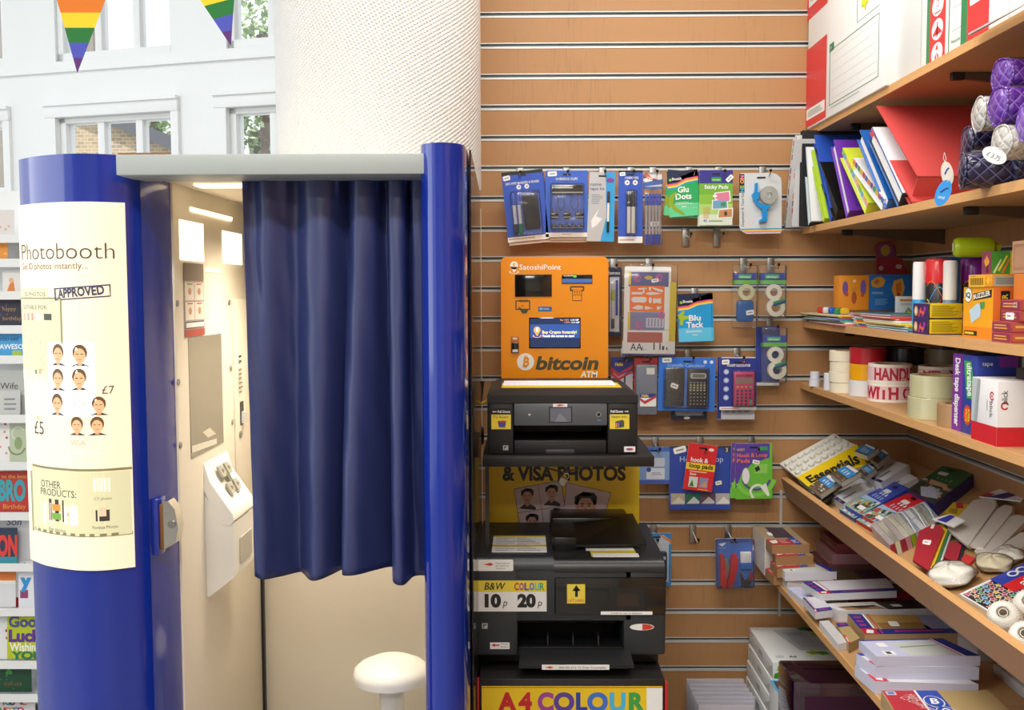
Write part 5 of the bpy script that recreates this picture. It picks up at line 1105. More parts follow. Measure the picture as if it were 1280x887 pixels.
# ------------------------------------------------------------------ boxes whose faces carry print
class XFace(Face):
    def __init__(f, s, x0, z0, y, xf): f.xf = xf; Face.__init__(f, s, x0, z0, y); f.b = MB(xf)
    def new(f): f.b = MB(f.xf); return f
class Box:
    """origin at the near, aisle-side bottom corner; w along +x, l along +y (away), h up"""
    def __init__(s, name, label, cat, loc, w, l, h, m, rz=0, group=None, r=.0006, tilt=0, part='carton', aside=None):
        s.w, s.l, s.h = w, l, h; s.root = thing(name, label, cat, loc, (0, R(tilt), R(rz)), group)
        s.body = MB().box(0, w, 0, l, 0, h, m, r).build(part, s.root)
        s.A = XFace(.001, 0, h, 0, lambda v: Vector((v.y, l-v.x, v.z)))        # aisle side, dx runs far -> near
        s.B = XFace(.001, 0, h, 0, None)                                       # side toward the camera
        s.C = XFace(.001, 0, l, 0, lambda v: Vector((v.x, v.z, h-v.y)))        # top, dy runs far -> near
    def fin(s, name='printing'):
        b = MB()
        for f in (s.A, s.B, s.C):
            m = f.b
            for k, fc in enumerate(m.f):
                pass
            off = len(b.v); b.v += m.v; b.f += [[i+off for i in q] for q in m.f]; b.m += [b.mi(m.mats[i]) for i in m.m]; b.sm += m.sm
        if b.v: b.build(name, s.root)
        return s.root
def yA(px, py, X): return atX(px, py, X).y
# postal boxes on the top shelf
PR, PG = '#d8363a', '#2a8050'
y0, y1 = yA(1107, 100, .928), -.005; 
b = Box('postal_box', 'large flat white postal box with red panels at the far end of the top shelf', 'postal box', (.928, y0, Z1), .10, y1-y0-.01, .46, WHT); f = b.A; L_ = b.l*1000
u = lambda px: (y1-.01-yA(px, 100, .928))*1000
f.R(u(1005.5), 203, u(1008), 455, PG).R(u(1008), 205, u(1033), 455, PR).RR(u(1009), 398, u(1031.5), 432, WHT, 4, 2).L(u(1011), 405, u(1030), 425, 4, H('#6a8a78'), 3)
f.R(u(1005.5), 0, u(1008), 115, PG).R(u(1008), 0, u(1033), 113, PR).R(u(1010), 0, u(1031), 75, WHT, 2).T('Handle with', u(1012), 62, 10, H(PG), 3, fit=u(1030)-u(1012))
for k in range(6): f.R(u(1040), 280+k*26, u(1096), 281+k*26, '#b9c2bf')
f.R(u(1037), 263, u(1098), 265, PG, 2).R(u(1037), 425, u(1098), 427, PG, 2).R(u(1037), 263, u(1037.6), 427, PG, 2).R(u(1097.4), 263, u(1098), 427, PG, 2).R(u(1036.5), 245, u(1042), 268, PG, 3).T('To', u(1037.5), 262, 9, WHT, 4)
f.R(u(1070), 243, u(1098), 244.5, PG, 2).R(u(1070), 0, u(1070.5), 243, PG, 2).L(u(1039), 432, u(1075), 440, 1, H('#9ab0a4'), fill=.3)
f.P([(u(1076)+x*3.2, 195+y*3.2) for x, y in ((0, 0), (5, -3), (7, -9), (11, -3), (17, -4), (13, 1), (17, 6), (11, 5), (8, 11), (5, 5), (-1, 6))], mat('lime_star_sticker', '#d8e23a', .5), 5)
b.fin()
y0, y1 = yA(1147, 70, .95), yA(1110, 90, .95)
b = Box('postal_box', 'flat grey-white postal box with perforated edge, second on the top shelf', 'postal box', (.958, y0, Z1), .06, y1-y0, .5, H('#d3d3d1', .7)); f = b.A
f.R(0, 0, 9, 500, '#e6e9e8').R(1, 190, 11, 225, PG, 2).R(3, 197, 8, 212, WHT, 3).T('Flat box', 42, 260, 9, H('#6a6f6c'), rot=90)
for k in range(30): f.R(10, 10+k*16, 11.5, 20+k*16, '#b0b2b0', 2)
for k in range(30): f.R(b.l*1000-2.5, 10+k*16, b.l*1000-1, 20+k*16, '#b0b2b0', 2)
b.fin()
y0, y1 = yA(1182, 60, .95), yA(1148, 80, .95)-.003
b = Box('postal_box', 'white postal box with a red band of round icons, third on the top shelf', 'postal box', (.955, y0, Z1), .08, y1-y0, .5, WHT); f = b.A; L_ = b.l*1000
f.R(L_*.2, 0, L_*.32, 500, PG).R(L_*.32, 0, L_*.9, 500, PR)
for k in range(6):
    cy = 478-k*54; cx_ = L_*.61; f.E(cx_, cy, 31, 24, WHT, 2, 26)
    if k % 3 == 0:
        f.P([(cx_-12, cy+8), (cx_-4, cy+18), (cx_-1, cy-2)], H(PR), 3).P([(cx_+12, cy+8), (cx_+4, cy+18), (cx_+1, cy-2)], H(PR), 3).P([(cx_-8, cy-8), (cx_, cy-22), (cx_+8, cy-8)], H(PR), 3)
    elif k == 1: f.P([(cx_-3, cy+17), (cx_-2, cy-17), (cx_+2, cy-17), (cx_+3, cy+17)], H(PR), 3).P([(cx_, cy-8), (cx_+24, cy+8), (cx_+24, cy+12), (cx_-24, cy+12), (cx_-24, cy+8)], H(PR), 3)
    else: f.arc(cx_, cy-4, 6, 8, 0, 360, H(PR), 3).R(cx_-18, cy+14, cx_+18, cy+17, PR, 3)
b.fin()
y0, y1 = yA(1207, 50, .95), yA(1183, 60, .95)-.002
b = Box('postal_box', 'narrow white postal box with address lines, between two red banded boxes', 'postal box', (.953, y0, Z1), .07, y1-y0, .5, WHT); f = b.A; L_ = b.l*1000
f.R(0, 0, 4, 500, PG).T('To', L_*.25, 330, 11, H(PG)).R(L_*.2, 345, L_*.8, 346.5, '#a9b4ae').R(L_*.2, 400, L_*.8, 401.5, '#a9b4ae').R(L_*.2, 450, L_*.8, 451.5, '#a9b4ae').T('Postcode', L_*.2, 478, 8, H(PG)); b.fin()
yE = y0; y0 = yA(1300, 10, .93)
b = Box('postal_box', 'worn flattened white postal box with red label at the near end of the top shelf', 'postal box', (.938, y0, Z1), .10, yE-.003-y0, .5, WHT); f = b.A
u = lambda px: (y0+b.l-yA(px, 40, .94))*1000
f.R(0, 0, u(1210), 500, PG).R(u(1210), 0, u(1237), 500, PR).RR(u(1213), 360, u(1235), 430, WHT, 5, 2).L(u(1215), 370, u(1233), 420, 4, H('#6a8a78'), 3).R(u(1262), 300, u(1263), 500, '#c9ccca', 2)
b.fin()
b = MB().add([(.925, JY-.012, Z1+.001), (.925, y0, Z1+.001), (.90, y0, Z1-.012), (.897, JY-.06, Z1-.01), (.925, JY-.012, Z1+.004), (.925, y0, Z1+.004), (.90, y0, Z1-.009), (.897, JY-.06, Z1-.007)], [(0, 1, 2, 3), (7, 6, 5, 4), (0, 4, 5, 1), (1, 5, 6, 2), (2, 6, 7, 3), (3, 7, 4, 0)], H('#c9c7c2', .7)); o = b.build('box_flap'); o.parent = bpy.data.objects['postal_box.004']; o.matrix_parent_inverse = T(-Vector(o.parent.location))
# ------------------------------------------------------------------ binders and folders on the second shelf
def folder(name, label, bot, top, t, d, cover, inner=WHT, front=None, X=.925, edge=None, dashes=None, backx=None, hollow=True, z0=Z2, spine=None):
    """a file standing on its spine: bot/top are pixels on its aisle edge; slab of thickness t leaning in the y-z plane"""
    pb_ = atX(*bot, X); q = atX(*top, X); r = thing(name, label, 'file', (X, pb_.y, z0))
    v = Vector((q.y-pb_.y, q.z-z0)); h = v.length; v.normalize(); n = Vector((v.y, -v.x))       # v up the face, n away from camera
    if n.x < 0: n = -n
    lean = math.degrees(math.atan2(v.x, v.y))
    M_ = T((0, 0, max(0, t*math.sin(R(lean))*0)+.0005)) @ Matrix.Rotation(R(-lean), 4, 'X'); c = .0028
    # local: x depth, y away (thickness), z up the face
    z_lift = -min(0, t*math.sin(R(-lean)))
    M_ = T((0, 0, z_lift+.0004)) @ Matrix.Rotation(R(-lean), 4, 'X')
    MB(M_).box(0, d, 0, c, 0, h, front or cover).build('front_cover', r)
    MB(M_).box(0, d, t-c, t, 0, h, cover).build('rear_cover', r)
    MB(M_).box(0, d, 0, t, 0, c, spine or cover).build('spine', r)
    if inner: MB(M_).box(.006, d-.01, c+.001, t-c-.001, c, h*.97, inner).build('pages', r)
    if dashes:
        m = MB(M_); k_ = int(h/.022)
        for k in range(k_): m.box(-.0008, 0, -.0004, max(c, t*.4), k*h/k_, (k+.75)*h/k_, H(dashes[k % len(dashes)]))
        m.build('coloured_edge', r)
    if edge: MB(M_).box(-.001, .001, 0, c*1.2, 0, h, edge).box(-.001, .001, t-c*1.2, t, 0, h, edge).build('edge_binding', r)
    return r, M_, h
W1 = H('#dcdde2', .6); LIME = H('#a9c92c'); VIO = H('#6b2fa8', .4); NV = H('#1f2a55')
folder('ring_binder', 'patterned file with dashed coloured edge, first at the slatwall end', (981.5, 277), (993, 174), .018, .25, W1, W1, X=.862, dashes=['#7a4a9c', '#8cc63f', '#b8456a', '#5a3f8c', '#dddddd'])
folder('ring_binder', 'white file second from the slatwall end, with red and orange marks', (990, 280), (996, 169), .02, .25, W1, W1, X=.874, dashes=['#dddddd', '#dddddd', '#c8412c', '#2a2a2c', '#d8842c'])
folder('ring_binder', 'black file with beige pages, third from the slatwall end', (1001, 280), (1003, 163), .022, .27, INK, H('#b3a58c', .7), X=.888)
folder('ring_binder', 'thick white backed black ring binder, upright before the lime file', (1014, 276), (1006, 168), .03, .25, X=.90, cover=H('#e4e5ea', .5), inner=H('#3a3c40'), edge=H('#aac8d8'), spine=INK)
folder('ring_binder', 'lime green file leaning behind the blue folder', (1031, 272), (1009.5, 172), .02, .25, LIME, WHT, X=.915)
folder('box_file', 'plain blue file leaning behind the black folder', (1040, 269), (1017, 171), .02, .26, H('#2750b8', .4), H('#d9cfc0'))
r, M_, h = folder('document_wallet', 'black folder with green sketch, leaning in front of the blue file', (1047, 266), (1016, 193), .045, .24, mat('black_vinyl', '#141416', .3), H('#26262a'))
m = MB(M_); rr = random.Random(5)
for k in range(14): m.tube([(.10, -.0006, h*.62), (.10+.05*math.cos(k*.5), -.0006, h*(.66+.16*math.sin(k*.5)))], .0008, H('#2f8f4a'), 4)
m.build('green_sketch', r)
r, M_, h = folder('box_file', 'purple box file leaning in the middle of the second shelf', (1062, 256), (1042, 183), .034, .24, VIO, WHT)
MB(M_).box(.02, .2, -.0012, 0, .02, h*.75, H('#5a2fa0')).build('front_panel', r)
r, M_, h = folder('ring_binder', 'lime and peach patterned binder before the blue foil file', (1085, 260), (1053, 197), .036, .22, H('#c9d63a', .4), WHT, dashes=['#e8b090', '#e8b090', '#6fb8d8', '#8cc63f'])
folder('ring_binder', 'binder with multicoloured striped edge leaning on the blue foil file', (1105, 256), (1066, 210), .032, .22, W1, WHT, dashes=['#3a6fb0', '#c8324a', '#e0b42c', '#3f9c5a', '#7a3f9c', '#e07a3a'])
folder('ring_binder', 'metallic blue ring binder leaning between white and striped binders', (1111, 253), (1075, 174), .034, .24, foil('blue_foil', '#1d62b8', .2), WHT, edge=foil('blue_foil', '#1d62b8', .2))
folder('ring_binder', 'white and black file leaning left of the red folders', (1128, 250), (1090, 174), .042, .24, H('#22252a'), WHT, front=H('#e2e4ea', .5), edge=foil('blue_foil', '#1d62b8'))
RC = mat('red_card', '#cf4a48', .6, noise=.04)
folder('document_wallet', 'red card wallet leaning behind the bigger open red wallet', (1142, 247), (1089, 163), .006, .25, RC, None, X=.93)
folder('document_wallet', 'large red card wallet leaning widest by the pencil cases', (1147, 247), (1095, 163), .08, .27, RC, None, X=.935)
# ------------------------------------------------------------------ quilted pencil cases
def quilt(name, base, line):
    if name in MATS: return MATS[name]
    m = mat(name, base, .3, coat=.35); nt = m.node_tree; b = nt.nodes['Principled BSDF']
    tc = nt.nodes.new('ShaderNodeTexCoord'); sp = nt.nodes.new('ShaderNodeSeparateXYZ'); nt.links.new(tc.outputs['Object'], sp.inputs[0])
    def mt(op, *a):
        n = nt.nodes.new('ShaderNodeMath'); n.operation = op
        for i, q in enumerate(a):
            if isinstance(q, (int, float)): n.inputs[i].default_value = q
            else: nt.links.new(q, n.inputs[i])
        return n.outputs[0]
    X, Y, Z = sp.outputs; u = mt('MULTIPLY', mt('ARCTAN2', Y, X), .0366)
    cap = mt('LESS_THAN', Z, .005); inv = mt('SUBTRACT', 1, cap)
    A = mt('ADD', mt('MULTIPLY', X, cap), mt('MULTIPLY', u, inv)); B = mt('ADD', mt('MULTIPLY', Y, cap), mt('MULTIPLY', Z, inv))
    g = []
    for q in (mt('ADD', A, B), mt('SUBTRACT', A, B)):
        f = mt('ABSOLUTE', mt('SUBTRACT', mt('FRACT', mt('DIVIDE', q, .0285)), .5)); g.append(f)
    d = mt('MINIMUM', g[0], g[1]); ln = mt('SUBTRACT', 1, mt('MINIMUM', mt('MULTIPLY', d, 16), 1)); hg = mt('MINIMUM', mt('MULTIPLY', d, 3), 1)
    mx = nt.nodes.new('ShaderNodeMix'); mx.data_type = 'RGBA'; mx.inputs[6].default_value = lin(base); mx.inputs[7].default_value = lin(line)
    nt.links.new(ln, mx.inputs[0]); nt.links.new(mx.outputs[2], b.inputs['Base Color'])
    bp = nt.nodes.new('ShaderNodeBump'); bp.inputs['Strength'].default_value = .6; bp.inputs['Distance'].default_value = .004
    nt.links.new(hg, bp.inputs['Height']); nt.links.new(bp.outputs[0], b.inputs['Normal'])
    return m
QN, QS, QP = quilt('navy_quilted_vinyl', '#12123a', '#6a6c9c'), quilt('silver_quilted_vinyl', '#b4b2ae', '#e6e4e0'), quilt('purple_quilted_vinyl', '#5c2a98', '#a37fd0')
def pcase(label, px, py, z, q, r=.036, L=.2, yaw=0, pitch=0, sx_=1.0, X=.925):
    d = ray(px, py); c = CAM+d*(z/d.dot(FWD)); c = Vector((c.x, c.y, c.z))
    o = thing('pencil_case', label, 'pencil case', c, (0, R(90+pitch), R(yaw)), 'quilted pencil cases')
    pr = [(0, -.004), (r*.5, -.003), (r*.86, .001), (r*.98, .006), (r*1.02, .012), (r*.99, .03), (r*1.03, L*.5), (r, L-.03), (r*1.02, L-.01), (r*.8, L), (0, L)]
    def lum(v):
        a = math.atan2(v.y, v.x); k = 1+.035*math.sin(3*a+px)+.03*math.sin(5*a+py)
        return Vector((v.x*k*.95, v.y*k*sx_, v.z))
    MB(lum).lathe(pr, q, 40).build('body', o)
    MB(lum).tube([(r*1.0*math.cos(R(t)), r*1.0*math.sin(R(t)), .003) for t in range(0, 360, 12)], .0022, q, 6, closed=True).build('piping', o)
    MB(lum).tube([(-r*1.03, r*.25, .02), (-r*1.04, r*.25, L*.8)], .0028, STEEL, 6).build('zip', o)
    return o
pcase('front navy quilted pencil case with round blue tag beside the red wallet', 1201, 213, 1.95, QN, .037, yaw=-14)
pcase('navy quilted pencil case behind the front one, under the silver case', 1207, 178, 2.10, QN, .036, yaw=-6)
pcase('navy quilted pencil case cut by the frame edge, below the lower silver case', 1264, 204, 1.90, QN, .036)
pcase('upper silver quilted pencil case beside the purple ones', 1222, 143, 2.0, QS, .036, yaw=-4)
pcase('lower silver quilted pencil case with round white tag', 1250, 178, 1.86, QS, .034, yaw=4)
pcase('lower purple quilted pencil case resting on the silver ones', 1246, 132, 1.88, QP, .038)
pcase('topmost purple quilted pencil case of the pile', 1251, 95, 1.94, QP, .037, yaw=5)
pcase('light purple pencil case at the frame edge beside the lower silver case', 1281, 152, 1.80, quilt('lilac_quilted_vinyl', '#7d55b5', '#b79fdc'), .036)
def swing_tag(label, px, py, z, m, rx, rz, rot, txt=None):
    d = ray(px, py); c = CAM+d*(z/d.dot(FWD)); o = thing('swing_tag', label, 'tag', c, (0, R(-rot), R(-22)))
    MB().prism(ell(0, 0, rx, rz, 28), 0, .0012, m).build('card', o)
    b = MB(); b.y = -.0004
    if txt: b.text(txt, -rx*.55, -.006, .012, H('#3b3c70'), fit=rx*1.1)
    else: b.text('cool', -rx*.5, -.004-rz*.3, .010, WHT, fit=rx*.9); b.tube([(-rx*.4, -.0006, 0), (0, -.0006, rz*.3), (rx*.4, -.0006, rz*.45)], .0016, H('#2a4fa0'), 6)
    b.build('print', o); MB().tube([(0, -.0005, rz*.85), (rx*.25, -.003, rz*1.3), (rx*.1, -.001, rz*1.75), (-rx*.2, .002, rz*1.3), (0, .0005, rz*.85)], .0006, H('#dddddd'), 5, closed=True).build('loop', o)
    return o
swing_tag('round blue swing tag hanging over the shelf edge from the navy case', 1179, 241, 1.93, H('#2090e0'), .0135, .026, -18)
swing_tag('white swing tag between the navy and lower silver pencil cases', 1243, 194, 1.80, WHT, .022, .014, -32, '£ 3.75')
swing_tag('cream swing tag with printed word above the round blue tag', 1184, 217, 1.935, H('#d9d0c4'), .011, .024, 10)
# ------------------------------------------------------------------ third shelf: pads, cans, puzzle boxes
def slabbox(name, label, cat, px, py, z, w, l, h, zb, m, rz=0, group=None, X=None):
    X = X if X is not None else (CAM+ray(px, py)*(z/ray(px, py).dot(FWD))).x
    Y = (CAM+ray(px, py)*(z/ray(px, py).dot(FWD))).y
    return Box(name, label, cat, (X, Y, zb), w, l, h, m, rz, group)
padc = ['#c23a4a', '#2a5fb0', '#e8d23a', '#d9582c', '#3fa05a', '#e4e4e8', '#8a4fa0', '#d8a02c']
zz = Z3
for k in range(8):
    y_ = -.87+.02*k; b = Box('activity_pad', ['lowest blue', 'purple edged', 'white', 'red backed', 'orange', 'green', 'yellow', 'topmost red and green'][k]+' activity pad in the flat pile beside the yellow boxes', 'pad', (X3+.008+.008*(k % 3), y_, zz), .22, .40-.012*k, .0045, H(padc[(k*3+1) % 8]), rz=(k % 3-1)*1.5, group='flat activity pads'); zz += .0049
    b.A.R(0, .4, b.l*1000, 2.2, '#e9e9ec').R(30, 0, 90, 4.4, padc[k], 2); b.C.R(8, 8, 210, b.l*1000-8, ['#d9d9e0', '#b8344a', '#e8d84a', '#4aa06a'][k % 4]).R(20, 60, 120, 200, padc[(k+2) % 8], 2); b.fin()
zz = Z3
for k in range(6):
    b = Box('activity_pad', ['lowest pink', 'second white', 'third green', 'fourth blue', 'fifth red', 'topmost yellow'][k]+' thin pad in the pile at the far end of the third shelf', 'pad', (X3-.012+.008*((k*2) % 3), -.43+.012*k, zz), .22, .36, .0045, H(('#d86a8a', '#dfe2ea', '#4aa06a', '#2a6fc0', '#b8303c', '#e0cc3a')[k]), rz=(k % 3-1)*1.5, group='flat activity pads'); zz += .0049
    b.A.R(0, .4, 360, 2.0, '#e9e9ec'); b.C.R(8, 8, 210, 350, ['#e8d84a', '#b8344a', '#d9d9e0'][k % 3]).R(20, 60, 160, 200, padc[(k+2) % 8], 2); b.fin()
for k, c in enumerate(('#d8453a', '#e8ecf2', '#2a6fd0', '#3f9c5a', '#f0c83a')):
    q = Box('pencil_sharpener', ['red', 'white', 'blue', 'green', 'yellow'][k]+' small plastic sharpener on the far end of the pad pile', 'sharpener', (X3+.008+.004*k, -.14-.045*k, zz+.0005), .024, .024, .02, clearmat('bright_'+c[1:], c, .75), group='small sharpeners on the pads', r=.006); q.fin()
pb2 = at(1085, 384, -.16)
b = Box('puzzle_box', 'orange puzzle box with figures, at the far wall behind the pads', 'puzzle box', (at(1049, 384, -.16).x, -.16, Z3+.04), .094, .06, at(1060, 344, -.16).z-Z3-.04, H('#ee9a28')); f = b.B; w_ = 94
f.L(36, 38, 60, 50, 3, H('#c8842c')).E(18, 40, 9, 22, '#7a5aa0').E(74, 38, 9, 24, '#7a5aa0').E(46, 70, 8, 20, '#b05a3c').E(46, 18, 5, 5, '#f4d8c0').E(22, 60, 6, 6, '#d0502c', 2).E(72, 62, 6, 6, '#d0502c', 2); b.fin()
b = Box('puzzle_box', 'blue wooden puzzle box beside the orange one at the far wall', 'puzzle box', (at(1085.5, 384, -.16).x, -.16, Z3+.04), .16, .06, at(1060, 343, -.16).z-Z3-.04, H('#1f6cb8')); f = b.B
f.P([(6, 22), (20, 10), (38, 6), (52, 18), (44, 38), (26, 42), (10, 38)], '#d8983a').P([(14, 24), (26, 14), (34, 20), (24, 32)], '#b06a2c', 2).P([(78, 20), (104, 12), (112, 40), (104, 80), (82, 74), (72, 48)], '#e0a23a').P([(84, 30), (100, 24), (102, 52), (86, 58)], '#c8782c', 2).L(10, 54, 56, 62, 2, H('#a8c8e8')).L(20, 76, 62, 96, 4, H('#7ab0e0')).E(93, 62, 6, 6, '#c8322c', 3); b.fin()
for k, (x, y) in enumerate(((1049, .0), )): pass
b = Box('support_tin', 'low plain carton under the orange and blue puzzle boxes', 'carton', (at(1049, 390, -.16).x, -.16, Z3+.0005), .25, .06, .039, H('#7a5a3a')); b.fin()
f = Pack('toy_card', 'red toy card with rounded top hung in the dark far corner', 'toy card', 1092, 301, 1136, 350, Y=-.05, group=None); f.b.prism([(f.X(a), f.Z(c)) for a, c in [(2, 6), (8, 1), (20, 0), (27, 6), (29, 20), (36, 22), (44, 42), (44, 49), (4, 49), (4, 22)]], 0, .003, H('#a83038')); f.P([(5, 8), (10, 3), (20, 3), (25, 8), (26, 20), (6, 20)], '#7a4a7c').E(15, 12, 6, 7, '#c89a3c', 2).E(10, 34, 3, 3, '#d8b0a8', 2).E(32, 32, 4, 3, '#d8b0a8', 2).part('card')
b = slabbox('game_card', 'small white game box with printed cards beside the spray cans', 'puzzle box', 1122, 385, 2.78, .06, .02, .085, Z3+.0, H('#c9ccca')); b.B.R(6, 8, 50, 14, '#c8782c').P([(10, 60), (30, 30), (48, 50), (28, 76)], '#6a8a6a').P([(16, 58), (30, 38), (42, 50), (28, 68)], '#c8b04a', 2).L(8, 18, 46, 26, 2, H('#8a8f8a')); b.fin()
def can(label, X, Y, r, h, cap, body, ch=.34, name='spray_can'):
    o = thing(name, label, 'can', (X, Y, Z3+.0005)); 
    MB().lathe([(0, 0), (r*.96, 0), (r, .004), (r, h*(1-ch)), (r*.96, h*(1-ch)+.002), (0, h*(1-ch)+.002)], body, 32).build('body', o)
    MB().lathe([(r*1.01, h*(1-ch)+.0015), (r*1.03, h*.97), (r*.98, h-.003), (r*.9, h), (0, h)], cap, 32).build('cap', o); return o
def canprint(o, r, z0, z1):
    m = MB(lambda v: Vector(((r-v.y)*math.sin(v.x/r), -(r-v.y)*math.cos(v.x/r), v.z))); m.y = -.0004
    for k, c in enumerate(('#3fb04a', '#e8d02c', '#e0503a', '#4aa0d8', '#e87a2c')):
        pts = [(-.04+.08*i/12, z0+(z1-z0)*(.25+.16*k+.25*math.sin(i*.6+k*1.7))) for i in range(13)]
        for a, b_ in zip(pts, pts[1:]): m.patch([a, b_, (b_[0], b_[1]+.003), (a[0], a[1]+.003)], c)
    m.y = -.0007; m.rect(-.042, -.018, z0+.004, z0+.028, '#e8d8ec'); m.y = -.001; m.text('N', -.040, z0+.007, .026, H('#9a2f7c'), bold=.04, fit=.02)
    m.build('wrap_print', o)
KC = H('#18181c', .3)
o = can('spray can with red cap and squiggle print behind the yellow boxes', 1.012, -.86, .030, .177, H('#d8262c', .25), KC); canprint(o, .030, .02, .11)
o = can('spray can with purple cap and squiggle print, right of the red capped can', 1.088, -.885, .031, .179, H('#7a1f8c', .25), KC); canprint(o, .031, .02, .11)
can('blue capped can half hidden behind the crayon box', 1.156, -.85, .028, .178, H('#1f62c0', .25), KC)
can('white and blue glue stick left of the red capped can', .985, -.815, .016, .172, H('#eef0f2', .3), H('#2a9fe0', .3), .55, 'glue_stick')
can('slim white and blue glue stick between the red and purple caps', 1.018, -.913, .0155, .172, H('#e4e4e2', .3), H('#6a8ab0', .3), .55, 'glue_stick')
b = Box('craft_box', 'flat blue box standing behind the coloured spray cans', 'box', (1.118, -.62, Z3), .15, .03, .19, H('#2a6a9a')); b.fin()
YL2 = H('#e4c81c')
for k in range(2):
    b = Box('trick_box', ('lower', 'upper')[k]+' of two yellow and purple boxes in front of the spray cans', 'box', (X3+.004, yA(1160, 410, X3+.004), Z3+k*.0365), .078, .088, .0355, YL2); b.A.R(0, 0, 88, 36, '#3a2060').E(18, 18, 11, 12, '#d8a03a', 2).E(18, 18, 7, 8, '#e8d8c0', 3).P([(30, 30), (44, 8), (52, 12), (40, 32)], '#c8306a', 2).P([(50, 30), (66, 5), (76, 10), (60, 32)], '#a03aa0', 2).P([(40, 14), (70, 22), (60, 26), (38, 20)], '#e86a4a', 3); b.B.R(0, 0, 3, 36, '#2a1a40').R(0, 33, 78, 36, '#2a1a40').L(8, 4, 70, 30, 8, H('#8a7a1c')); b.fin()
xb = .974; yb0, yb1 = yA(1241, 400, xb), yA(1204, 400, xb)
for k in range(2):
    b = Box('puzzle_box', ('orange and yellow IQ puzzle box facing the aisle', 'second orange IQ puzzle box, behind and right of the first')[k], 'puzzle box', (xb+k*.047, yb0+k*.004, Z3), .045, yb1-yb0, .109, H('#e2702a')); l_ = b.l*1000; f = b.A
    f.R(0, 0, l_, 109, '#f0a81c').R(0, 85, l_, 109, '#e88a1c', 2).E(l_*.17, 17, 17, 15, '#f4f4ee', 3).E(l_*.17, 17, 18.5, 16.5, INK, 2).T('IQ', l_*.08, 22, 11, INK, 4, bold=.03, fit=l_*.17).P([(l_*.33, 14), (l_*.95, 5), (l_*.95, 21), (l_*.34, 29)], INK, 2).T('BUZZLER', l_*.36, 26, 10, H('#f2efe0'), 4, bold=.03, fit=l_*.56, rot=7)
    f.P([(l_*.22, 50), (l_*.5, 34), (l_*.62, 40), (l_*.6, 62), (l_*.3, 78)], '#bcd8e8', 3).P([(l_*.58, 32), (l_*.74, 30), (l_*.72, 46), (l_*.6, 46)], '#3f9c5a', 3).R(l_*.06, 94, l_*.5, 104, INK, 3).L(l_*.08, 95, l_*.48, 103, 1, H('#e8c83a'), 4, .6)
    b.B.R(15, 8, 34, 88, INK).T('BUZZLER', 29, 84, 12, H('#e8c02c'), 3, bold=.02, rot=90, fit=70); b.fin()
for k in range(4):
    up_ = k >= 2; xx = X3+.012+(.014 if up_ else 0)
    b = Box('card_game_box', ['lowest', 'second', 'third', 'topmost'][k]+' of four small maroon boxes stacked at the near shelf edge', 'box', (xx, yA(1264 if not up_ else 1275, 410, xx), Z3+k*.0212), .07, .078, .0206, H('#a8404a')); b.A.R(3, 3, 75, 18, '#8a2f48').L(10, 5, 66, 16, 2, H('#d8a04a'), 2, .5); b.B.R(3, 3, 67, 18, '#b85a3c').L(8, 6, 50, 14, 1, H('#d8b05a'), 2, .5)
    if k == 2: b.A.RR(22, 4, 56, 18, WHT, 3, 3).L(28, 7, 50, 14, 1, H('#8a8a8c'), 4)
    if k == 3: b.A.T('CE', 52, 15, 10, H('#e8d8d0'), 4, fit=16)
    b.fin()
b = Box('puzzle_box', 'flat yellow box with barcode lying on the IQ puzzle boxes', 'puzzle box', (xb-.004, yA(1240, 350, xb-.004), Z3+.1095), .10, yA(1211, 350, xb-.004)-yA(1240, 350, xb-.004), .026, H('#e89a2c')); l_ = b.l*1000
b.A.R(0, 0, l_*.72, 26, '#f0b83a').L(l_*.1, 2, l_*.4, 5, 1, H('#a87a2c'))
for k in range(16): b.A.R(l_*(.1+.034*k), 7, l_*(.1+.034*k)+(1.2 if k % 3 else 2.2), 22, INK, 2)
b.A.P([(l_*.78, 13), (l_*.87, 4), (l_*.95, 12), (l_*.86, 22)], '#f0c03a', 2); b.B.R(4, 4, 96, 24, '#b9b4ac').L(8, 7, 80, 21, 4, H('#6a655c')).R(60, 4, 75, 6, '#c8504a', 3); b.fin()
b = Box('crayon_box', 'small crayon box with purple end standing under the lime bottle', 'box', (.985, -1.19, Z3+.136), .05, .045, .048, H('#3a8a3a')); b.A.R(0, 0, 45, 48, '#8a3a5a').P([(10, 20), (24, 8), (36, 22), (22, 34)], '#e0a03a', 2).T('S', 22, 44, 14, INK, 3, bold=.04); b.B.R(0, 0, 50, 48, '#4a9a3a').R(38, 0, 50, 48, '#e8d02c', 2).P([(12, 40), (30, 8), (33, 10), (16, 42)], '#e8d84a', 3).P([(20, 44), (36, 14), (38, 17), (24, 46)], '#e8703a', 3).P([(2, 44), (18, 16), (20, 18), (6, 47)], '#d8e8b0', 3); b.fin()
c = at(1221, 309, -1.05); o = thing('paint_bottle', 'lime green bottle lying on top of the spray cans', 'bottle', (1.02, -.925, Z3+.203), (0, R(90), R(-14)))
MB().lathe([(0, -.002), (.018, -.001), (.022, .004), (.0235, .012), (.0235, .075), (.02, .084), (.009, .09), (.009, .1), (0, .1)], H('#b4cf1c', .25), 32).build('body', o); MB(lambda v: Vector((v[1]*0+v[2], v[0], -.0025))).rect(-.006, .006, -.010, .008, STICK).build('price_sticker', o)
b = Box('wooden_box', 'pale wooden box at the frame edge above the flat puzzle boxes', 'box', (.985, -1.345, Z3+.136), .09, .07, .064, H('#c99a78')); b.A.R(6, 6, 64, 58, '#a87a60').R(12, 12, 58, 52, '#b88a6c', 2); b.B.R(6, 6, 84, 58, '#b07a60').R(10, 10, 80, 30, '#c08a70', 2); b.fin()
